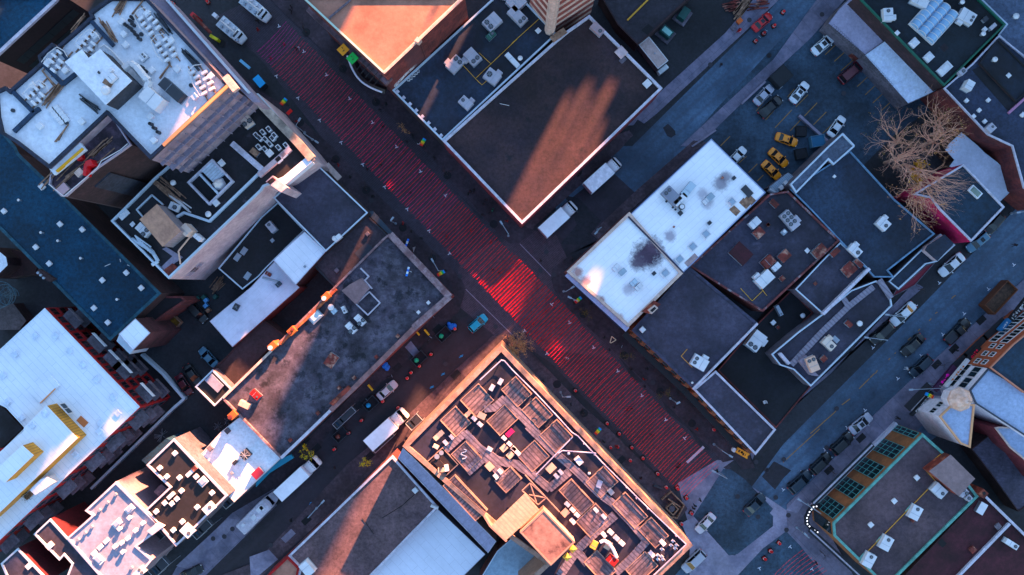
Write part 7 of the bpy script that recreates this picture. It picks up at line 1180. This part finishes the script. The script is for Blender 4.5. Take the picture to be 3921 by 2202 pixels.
for s, l, a_, b_ in (('B1 30 800', 'sky blue box roof on the upper pavement', 2.0, 1.3),): p = P(s, 2.4)[0]; r = root('kiosk', *p, .13, l, 'kiosk'); MB().box(*p, .13, 2.2, a_ * .9, b_ * .9, -50).build('body', m_dk, r); MB().box(*p, 2.2, 2.4, a_, b_, -50).build('roof', flat('sky_blue_roof', (.03, .36, .68), .5), r)
tag(MB().strip(P('C4 1400 560 1480 590', .8), .3, .1, .9).build('planter_box', m_dk), 'dark planter by the corner site', 'planter')
cn = MB()
for s in ('C4 1520 780 1580 730 1640 790 1590 850 1520 780', 'C4 1480 700 1570 620 1700 750 1630 880 1560 870', 'C4 1540 690 1660 770'): cn.strip(P(s, .8), .2, .2, 1.0)
tag(cn.build('timber_stand', m_wood), 'square timber stand around a pit at the terrace corner', 'stand'); p = P('C4 1580 790', .9)[0]; tag(MB().cyl(*p, .15, .9, .55, 16).build('round_planter', m_gwall), 'round grey drum inside the timber stand', 'planter')
# hoist mast and scaffold of the half built extension
hm = MB()
for s in ('A2 1190 130 1500 260', 'A2 1200 160 1480 285'): a_, b_ = P(s, 14); hm.tube((*a_, 14), (*b_, 10), .07)
a1, a2 = P('A2 1190 130 1500 260', 14); b1, b2 = P('A2 1200 160 1480 285', 14)
for i in range(14): t = i / 14; hm.tube((a1[0] + (a2[0] - a1[0]) * t, a1[1] + (a2[1] - a1[1]) * t, 14 - 4 * t), (b1[0] + (b2[0] - b1[0]) * (t + .07), b1[1] + (b2[1] - b1[1]) * (t + .07), 14 - 4 * t), .04, 4)
tag(hm.build('lattice_mast', m_rust), 'reddish lattice mast leaning over the dark court', 'mast'); hr = P('A2 845 210', 29)
r = root('hoist', *hr[0], 27.4, 'bright red hoist machine on the half built slab', 'hoist'); MB().strip(P('A2 830 310 845 200 900 190', 29.2), .45, 27.5, 29.2).build('arm', PA['red'], r); MB().box(*P('A2 875 190', 29.4)[0], 27.5, 29.4, .9, .8, 20).build('cab', PA['red'], r); MB().box(*P('A2 750 125', 29.4)[0], 27.5, 28.6, .8, .8, 20).build('counterweight', PA['red'], r)
sc = MB()
for k in (28, 28.8): sc.path([(*q, k) for q in P('A2 480 400 630 520 960 240 1000 170 1190 60 1260 0', k)], .06, 5)
tag(sc.build('scaffold_rail', m_frame), 'pale scaffold rail around the half built slab', 'rail'); pile('A2 990 90 700 300', 27.4, 7, 4.5, 42, m_wood, 'timber and debris on the half built slab', sp=1.6); pile('A2 480 360', 27.6, 3, 4., 50, m_wood, 'planks jutting from the scaffold corner', sp=.4); hatch('A2 780 285', 27.4, 'cream crate on the half built slab', 1.1, .9, m_ccap, .9)
hatch('A2 620 450', 27.4, 'pink covered block at the tip of the slab', 1.5, 1.2, flat('pinkish_cover', (.4, .28, .3)), .7, G)
r = root('tower_hoist', *P('A1 2010 270', 2)[0], .1, 'red and white climbing machine beside the upper facade', 'hoist'); MB().box(*P('A1 1905 150', 3)[0], .1, 3, 1.0, .8, -45).build('head', PA['red'], r); MB().tube((*P('A1 1905 150', 3)[0], 3), (*P('A1 2060 310', 3)[0], 2), .3, 8).build('arm', m_rust, r); MB().box(*P('A1 2110 370', 1.5)[0], .1, 1.6, 1.6, .5, -30).build('step', flat('machine_yellow', (.5, .45, .02)), r)
# ------------------------------------------------ trees
m_bark = mat('sun_tinted_bark', (.64, .38, .30), .2, 2, rough=.9); m_bark2 = mat('dark_bark', (.07, .05, .05), .2, 2, rough=.9)  # pale bark is tinted orange in place of sunlight on the crowns
def tree(base, tops, h, label, twigs=5, leaf=None, nleaf=0, mb_=None, rad=.3, spread=2.2, name='bare_tree', seed=1, lsize=.16):
    rnd = random.Random(seed); p = W(pts(base)[0]); r = root(name, *p, 0, label, 'tree'); fk = Vector((p[0], p[1], h * .38)); MB().tube((*p, 0), tuple(fk), rad, 8, rad * .75).build('trunk', mb_ or m_bark, r); cr = MB(); ends = []
    def grow(a, d, l, rr, dep):
        b = a
        for _ in range(2):
            d = (d + Vector((rnd.uniform(-.18, .18), rnd.uniform(-.18, .18), rnd.uniform(-.05, .16)))).normalized(); c = b + d * l / 2; cr.tube(tuple(b), tuple(c), rr, 5 if dep < 2 else 3, rr * .8); b = c; rr *= .8
            if dep > 1: ends.append(c)
        if dep >= twigs: ends.append(b); return
        for _ in range(3 if dep < 3 else 2): grow(b, (d + Vector((rnd.uniform(-.75, .75), rnd.uniform(-.75, .75), rnd.uniform(-.25, .5)))).normalized(), l * rnd.uniform(.62, .85), rr * .72, dep + 1)
    T = [Vector((*W(q, h * .85), h * .85)) for q in pts(tops)]
    for t in T: d = (t - fk); grow(fk, d.normalized(), d.length * .42, rad * .7, 1)
    cr.build('branch_crown', mb_ or m_bark, r)
    if leaf:
        lf = MB()
        for _ in range(nleaf):
            e = rnd.choice(ends) + Vector((rnd.uniform(-.3, .3), rnd.uniform(-.3, .3), rnd.uniform(-.25, .25))); s_ = lsize * rnd.uniform(.6, 1.4); lf.add([tuple(e + Vector((rnd.uniform(-s_, s_), rnd.uniform(-s_, s_), rnd.uniform(-s_, s_)))) for _ in range(3)], [(0, 1, 2)])
        lf.build('leaves', leaf, r)
    return r
lo = flat('golden_leaves', (.50, .27, .03), .8); lb = flat('olive_buds', (.16, .11, .035), .9); lk = flat('russet_leaves', (.42, .22, .12), .9); ly = flat('yellow_leaves', (.5, .38, .03), .9)
tree('D1 1240 1443', 'D1 1130 1230 1230 1190 1320 1250 1400 1330 1100 1400 1440 1420 D2 1350 0 1130 30', 10, 'bare tree with olive buds beside the parapet wing', 5, lb, 500, seed=3, lsize=.13)
tree('D1 1660 1330', 'D1 1560 1080 1680 1130 1760 1200 1820 1280 1600 1250 1520 1130', 11, 'bare tree rising beside the long brick wall', 5, lb, 250, seed=5)
tree('D1 1560 1443', 'D1 1760 1250 1850 1230 1800 1340 D2 1500 20 1660 10 1760 30 1700 120', 12, 'sunlit orange bare tree over the grey path', 5, lk, 350, seed=8)
tree('D2 1200 190', 'D2 1250 60 1400 90 1500 40 1300 250 1450 180 1560 120 1680 60', 11, 'pale bare tree with a long leaning trunk', 5, None, 0, seed=9)
tree('D2 1290 240', 'D2 1640 300 1700 400 1840 330 1900 400 1850 500 1550 400 1480 300 1750 480 1880 560 1800 600', 11.5, 'wide bare tree spreading over the dark teal house', 5, None, 0, seed=10, rad=.3)
tree('D2 1460 420', 'D2 1330 600 1400 650 1470 600 1540 560 1350 500 1500 480 1280 560 1440 700', 10, 'orange glowing bare tree at the pink wall', 5, lk, 450, seed=12)
tree('D2 1420 290', 'D2 1500 275 1540 310 1600 250 1610 290 1500 370 1560 380', 8, 'small tree with golden yellow leaves', 3, lo, 700, seed=14, lsize=.24)
tree('B3 2500 560', 'C3 20 500 90 530 60 580 130 600 100 660 150 570 40 620', 7, 'russet leafed tree at the corner of the terrace building', 4, lk, 1800, seed=15, rad=.12, lsize=.13, name='small_tree')
for i, (bs, tp, l, lf) in enumerate((('C3 705 265', 'C3 730 250 780 240 760 280 740 220', 'small tree with olive buds by the white building', lb), ('B2 1890 315', 'B2 1880 230 1850 200 1920 220 1870 260', 'small bare tree on the right upper pavement', None), ('B2 1090 460', 'B2 1050 380 1110 370 1080 410', 'small bare tree on the left upper pavement', None), ('B1 500 320', 'B1 450 240 480 220 440 270', 'small bare tree at the top of the street', None), ('B1 860 680', 'B1 790 620 820 590 780 650', 'small bare tree before the brick building', None),
                                  ('B1 1185 1010', 'B1 1160 960 1200 950', 'small bare tree near the navy roofed building', None), ('C3 1105 670', 'C3 1120 650 1080 690 1150 700', 'small tree beside the lit triangle', lb), ('C3 1470 1030', 'C3 1520 1040 1500 1090 1550 1070', 'small tree on the right lower pavement', lb), ('C3 710 1240', 'C3 690 1270 730 1280 670 1230', 'small bare tree on the left lower pavement', None), ('D3 1710 760', 'D3 1760 760 1820 770 1780 740', 'small bare tree by the navy car', None), ('D3 1530 20', 'D3 1500 10 1600 30 1550 60', 'small bare tree by the avenue kerb', None),
                                  ('D2 2400 520', 'D2 2440 540 2400 560', 'small bare tree at the far end of the avenue', None), ('D4 650 405', 'D4 720 430 700 460', 'small bare tree by the black cars', None), ('B1 1490 1310', 'B1 1430 1250 1470 1270 1500 1300', 'small tree with few brown leaves by the kerb', lk), ('B4 510 190', 'B4 530 215 550 230', 'small yellow leafed tree by the turquoise shop', ly), ('B4 1110 280', 'B4 1085 320 1075 350', 'small yellow leafed tree by the big box truck', ly), ('D4 560 1200', 'D4 590 1250 620 1290', 'small bare tree before the verdigris building', None), ('B2 1745 1120', 'B2 1700 1090 1720 1060', 'small bare tree by the white lamp post', None))):
    tree(bs, tp, 5.5, l, 3, lf, 220 if lf is not ly else 200, m_bark2, .07, seed=30 + i, name='small_tree', lsize=.1 if lf is not ly else .16)
# razor wire curls on the shed roofs
for s, l in (('D1 690 260 960 520', 'coil of razor wire along the pink grey shed'), ('D1 1000 560 1280 850', 'coil of razor wire along the white shed')):
    a_, b_ = P(s, 4.8); mb = MB(); N_ = 150; pl = []
    for i in range(N_): t = i / N_; an = t * N_ * .62; x = a_[0] + (b_[0] - a_[0]) * t; y = a_[1] + (b_[1] - a_[1]) * t; pl.append((x + .35 * math.cos(an), y + .35 * math.sin(an), 4.75 + .3 * math.sin(an * 1.03)))
    mb.path(pl, .022, 3); tag(mb.build('razor_wire', m_dk), l, 'wire coil')
# ------------------------------------------------ unseen blocks added on the sun's side, with gaps shaped to cast the streaks
ux, uy = cs(SUN_AZ - 90); sx, sy = cs(SUN_AZ)
m_far = mat('sun_blocker_grey', (.22, .20, .22), .2, .1)
def uv(u, s): return (u * ux + s * sx, u * uy + s * sy)
OCC = [(a, b_, 118, h) for a, b_, h in [(-90,-55.8,66),(-55.8,-53,66),(-53,-52.4,52),(-52.4,-51.8,60),(-51.8,-50,53.5),(-50,-42.8,54),(-42.8,-41.5,48),(-41.5,-39.1,27),(-39.1,-38.4,38.9),(-38.4,-30.6,27),(-30.6,-30,40),(-30,-29.6,28),(-29.6,-29.1,37.3),(-29.1,-27.6,28),(-27.6,-26.9,40),(-26.9,-26.2,28),(-26.2,-24,48),(-24,-6.8,58),(-6.8,-5.2,30.6),(-5.2,-5,32.5),(-5,-3.1,29.8),(-3.1,-2.9,33.5),(-2.9,-1.9,30.2),(-1.9,-1.65,31.8),(-1.65,0.4,29.4),(0.4,0.65,33.5),(0.65,1.7,31),(1.7,2.8,32),(2.8,4.48,43.5),(4.48,5.4,51),(5.4,7.34,43.5),(7.34,8.3,51),(8.3,10.6,43.5),(10.6,12.6,36.4),(12.6,13.93,43.5),(13.93,14.54,51),(14.54,17.41,43.5),(17.41,18.17,51),(18.17,19.84,43.5),(19.84,21.04,51),(21.04,23.18,43.5),(23.18,24.28,51),(24.28,26.43,43.5),(26.43,27.41,51),(27.41,28.92,43.5),(28.92,29.9,51),(29.9,32.83,43.5),(32.83,33.75,51),(33.75,36.43,43.5),(36.43,37.43,51),(37.43,38.76,43.5),(38.76,39.81,51),(39.81,42.2,43.5),(42.2,42.98,51),(42.98,44.24,43.5),(44.24,45.36,51),(45.36,47.5,43.5),(47.5,48.5,51),(48.5,52.5,46),(52.5,53.6,46),(53.6,120,46)]]
OCC = [(a, b_, s, 9 + (h - 9) * 1.15) for a, b_, s, h in OCC]
for i, (u0, u1, s, h) in enumerate(OCC):
    p = [uv(u0, s), uv(u1, s), uv(u1, s + 14), uv(u0, s + 14)]; cx, cy = uv((u0 + u1) / 2, s)
    r = root('sun_blocker', cx, cy, 0, 'unseen block added beyond the frame to shape the sun streaks', 'building', 'unseen blocks added to shape the sunlight'); MB().prism(p, 0, h, top=False).build('wall', m_far, r); MB().sheet(p, h).build('roof', m_far, r)
# ------------------------------------------------ labels: like things told apart by their place in the photo
ORD = ['', 'second', 'third', 'fourth', 'fifth', 'sixth', 'seventh', 'eighth', 'ninth', 'tenth', 'eleventh', 'twelfth', 'thirteenth', 'fourteenth', 'fifteenth', 'sixteenth']
NUM = ['', 'one', 'two', 'three', 'four', 'five', 'six', 'seven', 'eight', 'nine', 'ten', 'eleven', 'twelve', 'thirteen', 'fourteen', 'fifteen', 'sixteen', 'seventeen', 'eighteen', 'nineteen', 'twenty']
by = {}
for o in TOPS:
    if 'label' in o and o.get('kind') != 'structure': by.setdefault(o['label'], []).append(o)
for lab, os_ in by.items():
    n = len(os_)
    if n == 1 or n > 20: continue
    xs = [o.location.x for o in os_]; ys = [o.location.y for o in os_]
    hor = (max(xs) - min(xs)) >= (max(ys) - min(ys)) * .8
    os_.sort(key=(lambda o: o.location.x) if hor else (lambda o: -o.location.y)); a, b_ = ('left', 'right') if hor else ('top', 'bottom')
    for i, o in enumerate(os_):
        if n == 2: t = ('left one' if i == 0 else 'right one') if hor else ('upper one' if i == 0 else 'lower one')
        elif i == 0: t = a + 'most' if hor else 'topmost'
        elif i == n - 1: t = b_ + 'most' if hor else 'lowest'
        elif i < n / 2: t = ORD[i] + ' from the ' + a
        else: t = (ORD[n - 1 - i]) + ' from the ' + b_
        o['label'] = lab + ', ' + t + ' of ' + NUM[n]
        if 'group' not in o: o['group'] = lab
for o in bpy.data.objects:
    if '_loc' in o: del o['_loc']

for o in TOPS:
    if len(str(o.get('label', '')).split()) > 16: print('LONG', o['label'])
